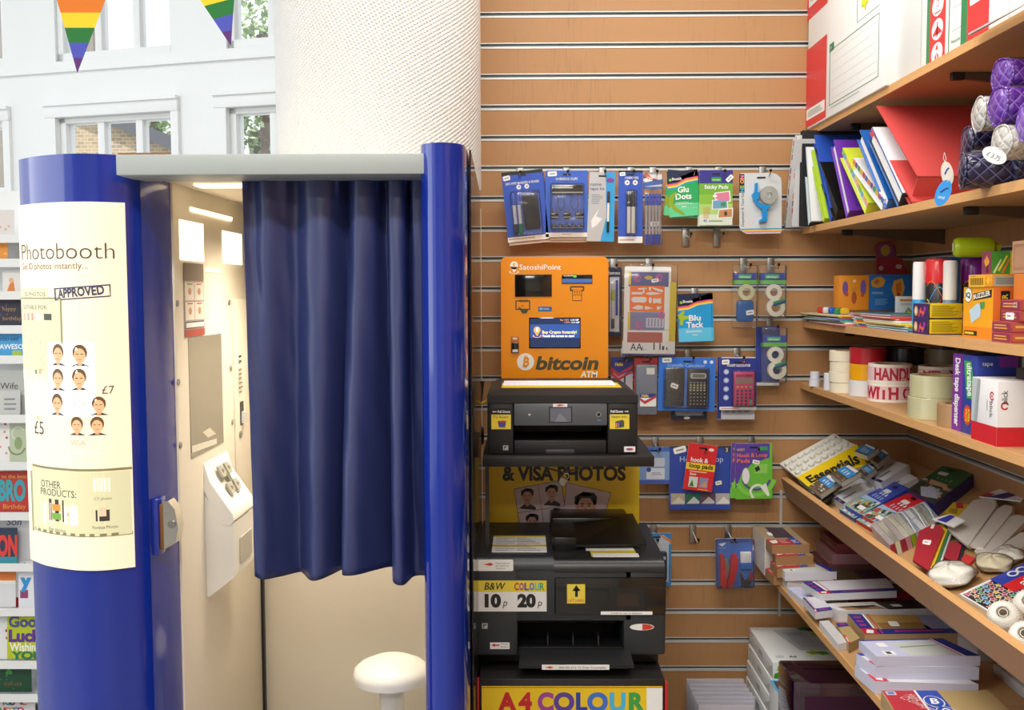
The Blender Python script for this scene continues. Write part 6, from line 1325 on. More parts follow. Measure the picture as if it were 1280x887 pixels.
b = Box('puzzle_box', 'orange puzzle carton under the pale wooden box', 'puzzle box', (.985, -1.36, Z3), .1, .075, .1355, H('#d87a2c')); b.fin()
# ------------------------------------------------------------------ tape shelf
def roll(label, X, z, r, h, zb, m, core=.55, name='tape_roll', group=None, cat='roll of tape', lab=None, side=None):
    Y = CAM.y+z; o = thing(name, label, cat, (X, Y, zb), (0, 0, 0), group)
    MB().lathe([(r*core, 0), (r-.001, 0), (r, .001), (r, h-.001), (r-.001, h), (r*core, h)], m, 44, close=True).build('tape', o)
    MB().lathe([(r*core-.003, .0005), (r*core, .0005), (r*core, h-.0005), (r*core-.003, h-.0005)], H('#b9976a', .7), 36, close=True).build('core', o)
    return o
def rollprint(o, r, h, words, c, off=0, size=.6):
    m = MB(lambda v: Vector(((r-v.y)*math.sin(v.x/r+off), -(r-v.y)*math.cos(v.x/r+off), v.z))); m.y = -.0003
    n = 36
    m.y = -.0003
    for k in range(n):
        a0, a1 = -math.pi*r*k/n*2, -math.pi*r*(k+1)/n*2
        m.rect(a1, a0, h*.14, h*.86, H('#e4c4c8'))
    m.y = -.0006; m.text(words, -r*1.45, h*.2, h*size/.7, c, bold=.04, fit=r*3.6); m.build('lettering', o)
CRM = H('#e6dfc8', .6)
roll('small white tape roll at the far end of the tape shelf', .889+.055, 3.02, .0215, .052, Z4, H('#dfe2ee', .4)); roll('lower small white roll half hidden behind another at the far end', .93, 3.14, .018, .022, Z4, H('#d5d8e4', .4)); roll('upper small white roll at the far end, stacked on its twin', .93, 3.14, .015, .024, Z4+.0225, H('#d5d8e4', .4))
for k, (c, nm) in enumerate((('#4a3a30', 'brown'), ('#2f62c8', 'blue'), ('#1f7a5c', 'green'))): roll('small '+nm+' tape roll in the slim stack beside the masking tape', .978, 3.06, .016, .0195, Z4+k*.02, H(c, .35))
for k in range(4): roll(['lowest', 'second', 'third', 'topmost'][k]+' cream masking tape roll in the stack of four', .968-.002*(k % 2), 2.955, .047, .031, Z4+k*.0313, CRM, .7)
for k, (c, nm) in enumerate((('#dfe2e6', 'white'), ('#e8a80c', 'yellow'), ('#b8202c', 'red'))): roll(nm+' duct tape roll in the three colour stack', 1.0, 2.86, .052, .0465, Z4+k*.0468, H(c, .35), .72)
for k in range(2): roll(('lower', 'upper')[k]+' beige roll beneath the black tape', 1.095, 2.83, .050, .0465, Z4+k*.0468, H('#c9b48c', .4), .72); roll(('lower', 'upper')[k]+' beige roll beneath the grey-brown tape', 1.19, 2.79, .045, .0465, Z4+k*.0468, H('#c9b48c', .4), .72)
roll('glossy black duct tape roll beside the red roll', 1.095, 2.83, .050, .0465, Z4+.0936, H('#17171a', .25), .72); roll('grey-brown parcel tape roll right of the black roll', 1.19, 2.79, .048, .0465, Z4+.0936, H('#9a8d74', .35), .72)
HW = H('#efe9de', .3)
for k, w in enumerate(('WITH CARE', 'HANDLE WITH')):
    o = roll(('lower', 'upper')[k]+' white roll of red printed handle with care tape', 1.013, 2.725, .0575, .0515, Z4+k*.0518, HW, .75, 'parcel_tape'); rollprint(o, .0575, .0515, w, H('#b01f38'), .35 if k else -.25)
for k in range(2):
    o = roll(('lower', 'upper')[k]+' white roll of red printed fragile tape behind the clear tape', 1.115, 2.64, .055, .0515, Z4+k*.0518, HW, .75, 'parcel_tape'); rollprint(o, .055, .0515, 'FRAGILE', H('#b01f38'), .2)
CLT = mat('clear_parcel_tape', '#bdb994', .2, coat=.5)
for k in range(2):
    o = roll(('lower', 'upper')[k]+' roll of clear parcel tape in the front pair', .985+.004*k, 2.36, .060, .0515, Z4+k*.0518, CLT, .72, 'parcel_tape')
    MB().lathe([(.060*.72-.0032, .004), (.060*.72-.0032, .047)], H('#d8b82c'), 32).build('label', o)
o = roll('brown parcel tape roll at the front, left of the dispenser box', .985, 2.215, .051, .0515, Z4, H('#a5825c', .35), .74, 'parcel_tape'); MB().lathe([(.0345, .004), (.0345, .0475)], H('#d8b82c'), 32).build('label', o)
for k in range(3): roll(['lowest', 'middle', 'topmost'][k]+' beige masking roll behind the clear tape', 1.12, 2.44, .042, .035, Z4+k*.0353, H('#c4ae88', .5), .7)
xb = .945; yn, yf_ = yA(1221, 480, xb), yA(1191, 480, xb)
b = Box('tape_dispenser_box', 'purple and blue desk tape dispenser box standing on the tape shelf', 'box', (xb, yn, Z4), .085, yf_-yn, .168, H('#2a3f9c')); f = b.A; l_ = b.l*1000
f.R(0, 0, l_*.42, 168, '#7a2f98').T('Desk tape dispenser', l_*.12, 10, l_*.20, WHT, 3, bold=.03, rot=-90, fit=148).P([(l_*.48, 12), (l_*.78, 14), (l_*.96, 92), (l_*.62, 92)], '#3fae4a', 2).T('ultratape', l_*.60, 18, l_*.2, WHT, 4, bold=.03, rot=-83, fit=70)
cx_, cy_ = l_*.66, 128; f.P([(cx_+(20 if i % 2 else 16)*math.cos(i*math.pi/14), cy_+(24 if i % 2 else 19)*math.sin(i*math.pi/14)) for i in range(28)], '#d84a2c', 2).T('SUPER', cx_+4, cy_-14, 7, H('#f0d83a'), 4, bold=.03, rot=-90, fit=28).T('VALUE', cx_-7, cy_-14, 7, H('#f0d83a'), 4, bold=.03, rot=-90, fit=28)
b.B.R(45, 0, 85, 24, '#7a2f98').T('tape', 10, 20, 9, WHT); b.fin()
xb = .924; yn, yf_ = yA(1247, 500, xb), yA(1215, 500, xb)
b = Box('storage_box', 'white and red labels box at the near end of the tape shelf', 'box', (xb, yn, Z4), .12, yf_-yn, .128, H('#e2e0e2')); f = b.A; l_ = b.l*1000
f.R(0, 90, l_, 128, '#c8202c').P([(0, 2), (l_*.28, 2), (l_*.16, 90), (0, 90)], '#b9c0c4', 2).P([(l_*.22, 2), (l_*.33, 2), (l_*.22, 90), (l_*.10, 90)], '#9aa4a8', 3).T('blick', l_*.72, 42, 13, H('#3c3f44'), 3, rot=-90, fit=32).arc(l_*.80, 31, 6, 9, 20, 330, H('#c8323c'), 3).E(l_*.80, 31, 2.5, 2.5, '#c8323c', 3).L(l_*.6, 24, l_*.63, 78, 1, H('#a9a9ac'))
b.B.R(0, 90, 120, 128, '#c8202c').T('blick', 19, 44, 12, H('#3c3f44'), 3, rot=90, fit=26).arc(14, 48, 5, 8, 20, 330, H('#c8323c'), 3).L(62, 20, 64, 70, 1, H('#8a8a8c')); b.fin()
b = Box('black_pouch', 'small black item lying behind the white and red box', 'box', (.985, -1.335, Z4+.1285), .05, .03, .022, H('#241d1c')); b.fin()
b = Box('storage_box', 'grey-white box standing behind the dispenser box at the frame edge', 'box', (1.04, -1.22, Z4), .10, .06, .165, H('#cfc9c4')); b.B.L(40, 20, 44, 80, 1, H('#8a8a8c')); b.fin()
# ------------------------------------------------------------------ flat packs on a plane (tray or shelf): quads read as u right, v down
class Slab(XFace):
    def __init__(f, name, label, cat, quad, t, m, plane='tray', lift=0, z=None, side=None, group=None, part='pack', zp=None):
        if plane == 'tray':
            P0, N, A, Bv = TP+TN*(lift+t), TN, TA, Vector((0, 1, 0))
        else:
            P0, N, A, Bv = Vector((0, 0, zp or z)), Vector((0, 0, 1)), Vector((1, 0, 0)), Vector((0, 1, 0))
        q = [atPlane(px, py, P0, N) for px, py in quad]; c = sum(q, Vector())/len(q)
        if zp: q = [p+Vector((0, 0, z-zp)) for p in q]; c.z = z
        c = c-N*t
        ang = math.atan2(TA.z, TA.x) if plane == 'tray' else 0
        f.root = thing(name, label, cat, c, (0, -ang, 0), group); f.t = t
        l2 = [((p-c).dot(A), (p-c).dot(Bv)) for p in q]; f.q2 = [Vector(p) for p in l2[:4]]
        b = MB(); n = len(l2); pl = l2
        ar = sum(pl[i][0]*pl[(i+1) % n][1]-pl[(i+1) % n][0]*pl[i][1] for i in range(n))
        if ar < 0: pl = pl[::-1]
        vs = [(x, y, 0) for x, y in pl]+[(x, y, t) for x, y in pl]
        b.add(vs, [list(range(n, 2*n))], m); b.add(vs, [list(range(n))[::-1]], m)
        for i in range(n): b.add(vs, [(i, (i+1) % n, n+(i+1) % n, n+i)], side or m)
        f.body = b.build(part, f.root)
        def xf(v):
            u, w = v.x, -v.z; a, bb, cc, d = f.q2
            p = a*(1-u)*(1-w)+bb*u*(1-w)+cc*u*w+d*(1-u)*w
            return Vector((p.x, p.y, t-v.y))
        XFace.__init__(f, .01, 0, 0, 0, xf)
    def Y(f, k): return f.y-.0003*k
    def fin(f, name='printing'):
        if f.b.v: f.b.build(name, f.root); f.new()
        return f.root
def pins_photo(f, u0, v0, u1, v1, pal, n=26, seed=1, k=2):
    rr = random.Random(seed)
    f.R(u0, v0, u1, v1, pal[0], k)
    for i in range(n):
        a, b = rr.uniform(u0+4, u1-4), rr.uniform(v0+6, v1-6); s_ = rr.uniform(2, 5)
        f.P([(a+s_*math.cos(j+i)*(1+.4*rr.random()), b+2.2*s_*math.sin(j+i)) for j in (0, 1.3, 2.6, 3.9, 5.2)], pal[1+i % (len(pal)-1)], k+1)
# ---- tray
BLS = mat('blister_white', '#d9d8d0', .35)
class Leaf(XFace):               # a stiff sheet leaning freely: four corners with their own distance
    def __init__(f, name, label, cat, quad, t, m, side=None, group=None, part='card'):
        p = [at(*q) for q in quad]; c = sum(p, Vector())/4; n = (p[1]-p[0]).cross(p[2]-p[0]).normalized()
        if n.z < 0: n = -n
        f.root = thing(name, label, cat, c, (0, 0, 0), group); q = [v-c for v in p]; f.p, f.n = q, n
        vs = q+[v-n*t for v in q]; MB().add(vs, [(0, 1, 2, 3)], m).add(vs, [(7, 6, 5, 4), (0, 4, 5, 1), (1, 5, 6, 2), (2, 6, 7, 3), (3, 7, 4, 0)], side or m).build(part, f.root)
        def xf(v):
            u, w = v.x, -v.z; return q[0]*(1-u)*(1-w)+q[1]*u*(1-w)+q[2]*u*w+q[3]*(1-u)*w-n*v.y
        XFace.__init__(f, .01, 0, 0, 0, xf)
for k, (q, lab) in enumerate((([(974, 579, -.012), (1043, 541, -.012), (1052, 548, -.05), (985, 587, -.05)], 'rearmost bubbled white label sheet behind the yellow card'), ([(981, 584, -.045), (1048, 546, -.045), (1061, 551, -.08), (991, 592, -.08)], 'middle bubbled white label sheet behind the yellow card'), ([(988, 590, -.075), (1056, 550, -.075), (1071, 556, -.112), (997, 597, -.112)], 'front bubbled white label sheet on top of the yellow card'))):
    f = Leaf('bubble_sheet', lab, 'label sheet', q, .012, BLS, group='bubbled sheets')
    for i in range(8):
        u_, w_ = (i+.6)/8.3, .5; p = f.p[0]*(1-u_)*(1-w_)+f.p[1]*u_*(1-w_)+f.p[2]*u_*w_+f.p[3]*(1-u_)*w_
        f.b.xf = None; f.b.lathe([(.011, 0), (.0105, .005), (.008, .009), (0, .0105)], BLS, 14, T(p) @ f.n.to_track_quat('Z', 'Y').to_matrix().to_4x4())
    f.b.build('bubble', f.root)
f = Leaf('label_pack', 'yellow essentials card pack at the far end of the sloping tray', 'label pack', [(996, 596, -.115), (1071, 555, -.115), (1084, 580, -.19), (1010, 608, -.19)], .03, H('#e8c80c', .4), side=H('#d8d4c4')); f.T('Essentials', 8, 82, 52, INK, 3, bold=.03, fit=84).T('TM', 90, 34, 6, INK, 3).L(78, 66, 92, 80, 1, H('#8a7a1c'), fill=.3)
f.b.build('printing', f.root)
PIN = ['#5a4a3a', '#d8d4cc', '#b0a48c', '#8a7a62', '#e4e2dc', '#3a3028']
def pinpack(q, lab, lf=.002, blue=(.35, .75), seed=1):
    f = Slab('pin_pack', lab, 'pin pack', q, .014, H('#b8b4a8', .3), lift=lf, group='small clear packs of pins'); pins_photo(f, 0, 0, 100, 100, PIN, 18, seed)
    f.R(blue[0]*100, 0, blue[1]*100, 100, '#2a8fd8', 6).R(blue[1]*100, 10, blue[1]*100+16, 90, WHT, 6).L(blue[0]*100+8, 20, blue[1]*100-8, 80, 3, H('#d8ecf8'), 7, .35); f.fin(); return f
pinpack([(1012, 607), (1036, 592), (1049, 602), (1026, 618)], 'pin pack with blue label lying lowest before the yellow card', .048, (.45, .8), 1)
pinpack([(1038, 592), (1060, 580), (1076, 590), (1052, 603)], 'pin pack with blue label propped on the yellow card', .08, (.35, .8), 2)
pinpack([(1073, 588), (1086, 579), (1095, 586), (1082, 596)], 'pin pack with blue label between yellow card and staples', .058, (.3, .8), 3)
pinpack([(1087, 573), (1102, 562), (1111, 568), (1097, 580)], 'clear pin pack with blue corner behind the staples boxes', .07, (.4, .9), 4)
pinpack([(1068, 564), (1084, 553), (1098, 560), (1084, 570)], 'farthest pin pack at the back of the sloping tray', .108, (.1, .7), 5)
f = Slab('pin_pack', 'dark photo pin pack at the front lip beside the lower staples box', 'pin pack', [(1008, 616), (1026, 604), (1042, 617), (1024, 630)], .010, H('#4a4034'), lift=.022); pins_photo(f, 0, 0, 100, 100, ['#4a4034', '#d8d0c0', '#2f6fc0', '#a89878', '#20201c', '#e0dcd0'], 34, 9); f.R(60, 10, 80, 50, '#2f7fd0', 6).fin()
SV = H('#e6e8ee', .5)
def staples(q, lab, t=.03, lf=.0005, side='', band=True):
    f = Slab('staples_box', lab, 'staples box', q, t, SV, lift=lf, side=SV, group='white staples boxes')
    if band: f.R(-1, 0, 9, 100, '#2f2350', 2).L(1, 15, 8, 85, 2, H('#8a80b0'), 3)
    f.L(18, 14, 80, 30, 1, H('#6a6a78'), fill=.5).L(14, 60, 60, 76, 1, H('#6a6a78'), fill=.5).L(72, 30, 88, 44, 1, H('#7a7a88')); f.fin(); return f
staples([(1037, 619), (1076, 597), (1093, 608), (1054, 630)], 'front white staples box beside the blue photo card', .026)
staples([(1079, 594), (1113, 573.5), (1136, 581), (1101, 603)], 'upper white staples box at the middle of the tray', .034, .012)
f = staples([(1090, 603), (1128, 588), (1147, 597), (1112, 613)], 'lower white staples box half under the upper one', .022, .0005, band=False)
MG = ['#8fb0a8', '#2a6a4a', '#c8423a', '#e8e4dc', '#3a6ac0', '#d8a83a', '#cfe0e4', '#26302c']
def photopack(q, lab, hc, seed, lf, t=.012):
    f = Slab('push_pin_card', lab, 'push pin card', q, t, H(hc, .4), lift=lf, side=H(hc)); f.R(0, 0, 42, 100, '#9fc0c8'); pins_photo(f, 0, 0, 42, 100, MG, 40, seed); f.P([(30, 0), (42, 0), (42, 100), (36, 60)], '#a8c8e8', 5)
    f.R(8, 55, 20, 85, WHT, 7).T('Push Pins', 62, 30, 9, WHT, 4, fit=4) if 0 else None
    f.R(8, 50, 17, 85, WHT, 7).L(46, 20, 56, 85, 4, H('#c8d0f0'), 3, .35).L(58, 30, 66, 80, 3, H('#dfe4f8'), 3, .5).RR(66, 30, 76, 66, WHT, 4, 4).E(87, 50, 4, 14, INK, 4).fin(); return f
photopack([(1056, 631), (1117.5, 601), (1136, 610), (1076, 643)], 'push pin card with blue header beside the staples', '#3a4fc0', 11, .014)
photopack([(1049, 636), (1110, 608), (1127, 617), (1068, 648)], 'push pin card with blue header, half under the first blue one', '#3345a8', 12, .0005)
photopack([(1077, 643), (1139, 614), (1161, 625), (1100, 656)], 'push pin card with red header in front of the blue one', '#d8242c', 13, .014)
photopack([(1070, 649), (1132, 621), (1153, 632), (1092, 662)], 'push pin card with red header, half under the first red one', '#c82030', 14, .0005)
f = Slab('push_pin_card', 'thick photo card with green header behind the red push pin card', 'push pin card', [(1134, 612), (1178, 582), (1219, 590), (1168, 630)], .034, H('#1f6a3a', .4), lift=.0005, side=H('#33308a')); f.R(0, 0, 50, 100, '#3a4838'); pins_photo(f, 0, 0, 50, 100, ['#3a4838', '#b8c4d8', '#8a3a4a', '#d8b090', '#26301f', '#c0b8a0', '#5a7a4a'], 26, 15); f.P([(2, 50), (22, 20), (34, 55), (12, 95)], '#b9c4d8', 5).P([(36, 30), (50, 20), (50, 80), (40, 70)], '#c8a888', 5).L(56, 25, 64, 80, 4, H('#8ab89a'), 3, .3).RR(70, 15, 80, 45, WHT, 4, 4).E(90, 40, 4, 14, INK, 4).fin()
# row of upright tag bundles
ends = ['#a8283a', '#d8cfb4', '#a0203c', '#c88a98', '#9aa81c', '#a8c0c8', '#8aa8b8', '#c9d0d8', '#8a8a80', '#3a78a8']
tops = ['#d9ccd0', '#d8d4c4', '#d0c4c4', '#d4d0c0', '#d9d6c8', '#c8d4e4', '#d4d8e0', '#ccd0d0', '#c8c8bc', '#b8ccd8']
for k in range(10):
    a, b_ = k/10, (k+.86)/10; l = lambda p, q, t_: (p[0]+(q[0]-p[0])*t_, p[1]+(q[1]-p[1])*t_)
    S0, S1, E0, E1 = (1088, 655), (1157, 626), (1112, 681), (1177, 649)
    q = [l(S0, S1, a), l(S0, S1, b_), l(E0, E1, b_), l(E0, E1, a)]
    names = ('crimson', 'cream', 'dark red', 'pink', 'olive', 'pale blue', 'grey-blue', 'white', 'grey', 'blue')
    f = Slab('tag_bundle', names[k]+' ended bundle of small price tags in the slanted row', 'tag bundle', q, .034, H(tops[k], .6), lift=.0005, group='price tag bundles'); f.R(10, -1, 95, 8, '#a9a29c', 1).R(10, 46, 95, 52, '#b9b2ac', 1).R(-2, 0, 102, 100, tops[k], 0)
    e0, e1 = f.q2[3], f.q2[2]; dn = (e0-f.q2[0]).normalized()*.0006
    f.fin(); mm = MB(); mm.add([(e0.x+dn.x, e0.y+dn.y, .002), (e1.x+dn.x, e1.y+dn.y, .002), (e1.x+dn.x, e1.y+dn.y, .033), (e0.x+dn.x, e0.y+dn.y, .033)], [(0, 1, 2, 3)], H(ends[k])); mm.build('end_label', f.root)
    if k in (5, 7, 9): MB().tube([(f.q2[0].x, f.q2[0].y, .034), ((f.q2[0].x*2+e0.x)/3, (f.q2[0].y*2+e0.y)/3, .052), ((f.q2[0].x+e0.x*2)/3, (f.q2[0].y+e0.y*2)/3, .05), (e0.x, e0.y, .034)], .0016, H('#dfe4ea'), 6).build('string', f.root)
def tagpoly(q, ch=.28):          # quad -> luggage tag with cut top corners; q: top-left, top-right, bottom-right, bottom-left
    (a, b_, c, d) = [Vector(p) for p in q]
    return [tuple(v) for v in (a.lerp(b_, ch), a.lerp(b_, 1-ch), b_.lerp(c, ch*.45), c, d, a.lerp(d, ch*.45))]
for k, (c, nm, dx) in enumerate((('#e8ecec', 'white', 13), ('#1f8a5c', 'green', 9), ('#e0c02c', 'yellow', 5), ('#a82434', 'red', 0))):
    q = [(1150+dx, 657-dx*.1), (1183+dx*.8, 655-dx*.1), (1160+dx*1.1, 712-dx*.2), (1141+dx, 700-dx*.1)]
    f = Slab('luggage_tag', nm+' card luggage tag'+(' on top of the coloured tags' if k == 3 else ' under the red tag, its edge in view'), 'luggage tag', tagpoly(q), .005, H(c, .5), lift=.012+k*.0055, group='coloured luggage tags')
    if k == 3:
        a = [Vector(p) for p in q]; f.q2 = [((atPlane(p.x, p.y, TP+TN*(.012+k*.0055+.005), TN)-f.root.location)) for p in a]; f.q2 = [Vector((v.dot(TA), v.y)) for v in f.q2]
        f.RR(28, 40, 66, 52, STICK, 4, 2).L(36, 43, 60, 49, 1, H('#a9a9ab'), 3).R(44, -2, 56, 10, H('#e8e6e2'), 2).fin()
for k, (c, nm) in enumerate((('#26324c', 'navy'), ('#a8283a', 'red'))):
    f = Slab('luggage_tag', nm+' luggage tag in the second bundle behind the red tag', 'luggage tag', tagpoly([(1182+6-6*k, 676), (1203+3-3*k, 678), (1196+5-5*k, 702), (1174+5-5*k, 694)]), .005, H(c, .5), lift=.002+.0055*k)
wt = [([(1220, 621), (1250, 625), (1210, 682), (1184, 661)], 'largest white luggage tag pack, left of the fan'), ([(1251, 630), (1270, 633), (1229, 684), (1212, 681)], 'second white luggage tag pack from the left of the fan'), ([(1266, 641), (1286, 647), (1238, 695), (1218, 688)], 'third white luggage tag pack in the fan'), ([(1280, 662), (1296, 672), (1250, 703), (1232, 695)], 'last white luggage tag pack, at the frame edge')]
for k, (q, lab) in enumerate(wt):
    for j in range(2):
        qq = [(x+2.5*(1-j), y+1.5*(1-j)) for x, y in q]
        f = Slab('luggage_tag', lab+(' (top tag)' if 0 else '')+(', under tag' if j == 0 else ', top tag'), 'luggage tag', tagpoly(qq, .24), .006, mat('white_tag_card', '#d6d3cb', .35, coat=.3), lift=.001+(3-k)*.004+j*.0065)
f = Slab('tag_header', 'folded header card in blue, white and red above the white tags', 'header card', [(1224, 620), (1262, 606), (1285, 617), (1276, 626)], .003, WHT, lift=.022); f.P([(0, 20), (100, 55), (100, 90), (0, 60)], '#33307c', 2).P([(0, 0), (30, 0), (30, 20), (0, 25)], '#b8303c', 2).fin()
f = Slab('tag_header', 'blue and white header card above the red luggage tag', 'header card', [(1165, 648), (1188, 642), (1206, 650), (1192, 658)], .003, WHT, lift=.045); f.P([(4, 20), (90, 10), (96, 40), (10, 60)], '#3a3fa8', 2).fin()
f = Slab('sticker_pack', 'small yellow and red pack between the green card and white tags', 'sticker pack', [(1180, 640), (1192, 627), (1211, 630), (1206, 645)], .01, H('#d8b82c'), lift=.001); f.P([(50, 40), (100, 20), (100, 60), (60, 80)], '#c83a4a', 2).P([(5, 20), (40, 10), (45, 50), (10, 60)], '#b0902c', 2).fin()
f = Slab('sticker_pack', 'small red card lying below the second tag bundle', 'sticker pack', [(1193, 704), (1208, 692), (1219, 697), (1205, 711)], .006, H('#d83a3c'), lift=.001); f.fin()
# lumpy wrapped string, string balls
def blob(label, px, py, rx, ry, rz, m, lf, name='string_pack', seed=0, wrap=True, cat='string pack'):
    P0 = TP+TN*(lf+rz*.6); q = atPlane(px, py, P0, TN); c = q-TN*(rz*.6); o = thing(name, label, cat, c, (0, -math.atan2(TA.z, TA.x), 0))
    rr = random.Random(seed); ph = [rr.uniform(0, 6) for _ in range(6)]
    def fn(a, b_):
        t, p = a*2*math.pi, b_*math.pi; k = 1+.07*math.sin(3*t+ph[0])*math.sin(2*p)+.05*math.sin(5*t+ph[1]+3*p)+.04*math.sin(7*p+ph[2])
        k *= 1-.02*abs(math.sin(9*t+4*p+ph[3]))
        return (rx*k*math.sin(p)*math.cos(t), ry*k*math.sin(p)*math.sin(t), rz+rz*k*math.cos(p)*-1 if 0 else rz*1.0+rz*k*-math.cos(p))
    MB().grid(fn, 40, 24, m).build('string', o)
    if wrap: MB().grid(lambda a, b_: tuple(Vector(fn(a, b_))*1.0+Vector((0, 0, 0))+(Vector(fn(a, b_))-Vector((0, 0, rz)))*.06), 40, 24, CLEAR).build('film', o)
    return o
STR = mat('white_string', '#dcd9d0', .7, bump=.6, bscale=260); STR2 = mat('cream_string', '#d9d0b4', .7, bump=.6, bscale=260)
blob('clear bag of white string lying against the tray lip', 1190, 722, .050, .055, .022, STR, .0005, seed=1)
blob('bag of cream string behind the white string bag', 1243, 706, .036, .05, .016, STR2, .0005, seed=2)
blob('white wrapped string bundle beside the cream string', 1262, 695, .030, .045, .014, STR, .0005, seed=3)
def ball(label, px, py, r, lf=.0005):
    q = atPlane(px, py, TP+TN*(lf+r), TN); o = thing('string_ball', label, 'ball of string', q, Vector((-.45, -.62, .64)).to_track_quat('Z', 'Y').to_euler(), 'balls of white string')
    MB().lathe([(0, -.86*r), (r*.5, -.84*r), (r*.82, -.62*r), (r, -.1*r), (r*.98, .2*r), (r*.82, .58*r), (r*.55, .82*r), (r*.36, .84*r), (r*.30, .5*r), (r*.28, 0)], STR, 40).build('winding', o)
    m = MB()
    for k in range(30):
        a = 2*math.pi*k/30; m.tube([(r*.38*math.cos(a), r*.38*math.sin(a), .86*r), (r*.84*math.cos(a+.5), r*.84*math.sin(a+.5), .58*r), (r*1.01*math.cos(a+1), r*1.01*math.sin(a+1), -.05*r), (r*.84*math.cos(a+1.5), r*.84*math.sin(a+1.5), -.6*r)], .0011, STR, 5)
    m.build('strand', o); MB().lathe([(0, 0), (r*.27, 0), (r*.27, .78*r), (r*.22, .78*r)], H('#c9bfb0'), 20).build('core', o); return o
ball('white string ball with open core on the star stickers', 1256, 772, .032); ball('white string ball at the frame edge, above the open cored ball', 1287, 757, .030); ball('white string ball nearest the tray lip at the frame corner', 1283, 798, .031)
f = Slab('star_sticker_pack', 'pack of colourful star stickers with blue and red header', 'sticker pack', [(1199, 742), (1290, 699), (1332, 716), (1236, 764)], .008, H('#e6e8ea'), lift=.0005); f.R(2, 8, 100, 98, INK)
f.R(40, 4, 100, 44, '#2a3fb0', 9).R(40, 44, 100, 84, '#d8242c', 9).T('abc', 55, 80, 26, WHT, 10, bold=.02, fit=25)
for k in range(3): f.arc(64+k*12, 22, 4, 6.5, 0, 360, WHT, 10, sq=2)
cols = ['#e0c82c', '#d8323c', '#3a9fe0', '#2a9a4a', '#e8843a', '#d83a7c']; rr = random.Random(4); i_ = 0
for r_ in range(5):
    for c_ in range(8):
        cx_, cy_ = 6+c_*7.4+(r_ % 2)*3.4, 16+r_*18.5; i_ += 1
        if cx_ > 40 and cy_ < 86 or cx_ > 62: continue
        for kk, sc_ in ((3, 1.35), (4, 1.0)): f.P([(cx_+3.2*sc_*(1 if j % 2 == 0 else .5)*math.cos(j*math.pi/5+i_), cy_+8.2*sc_*(1 if j % 2 == 0 else .5)*math.sin(j*math.pi/5+i_)) for j in range(10)], WHT if kk == 3 else H(cols[(i_*5+r_) % 6]), kk)
f.fin()
# ---- envelopes on the lowest shelf
ENV = mat('white_envelopes', '#d3d3dc', .6); LAV = mat('lavender_envelopes', '#c3c6e4', .5); KR = mat('kraft_envelopes', '#b08a5c', .7); KR2 = mat('manila', '#b39a6a', .6)
def edges(name, base):           # stacked paper edges: fine horizontal lines
    if name in MATS: return MATS[name]
    m = mat(name, base, .65); nt = m.node_tree; b = nt.nodes['Principled BSDF']; tc = nt.nodes.new('ShaderNodeTexCoord'); wv = nt.nodes.new('ShaderNodeTexWave'); wv.bands_direction = 'Z'; wv.inputs['Scale'].default_value = 110; wv.inputs['Distortion'].default_value = .6
    mx = nt.nodes.new('ShaderNodeMix'); mx.data_type = 'RGBA'; c = lin(base); mx.inputs[6].default_value = tuple(x*.8 for x in c[:3])+(1,); mx.inputs[7].default_value = c
    nt.links.new(tc.outputs['Object'], wv.inputs[0]); nt.links.new(wv.outputs[1], mx.inputs[0]); nt.links.new(mx.outputs[2], b.inputs['Base Color']); return m
EW_, EL_, EK_ = edges('white_envelope_edges', '#dcdce4'), edges('lavender_envelope_edges', '#c9cae0'), edges('kraft_envelope_edges', '#b0966c')
BLU, RDD = H('#2f3690'), H('#c8283c')
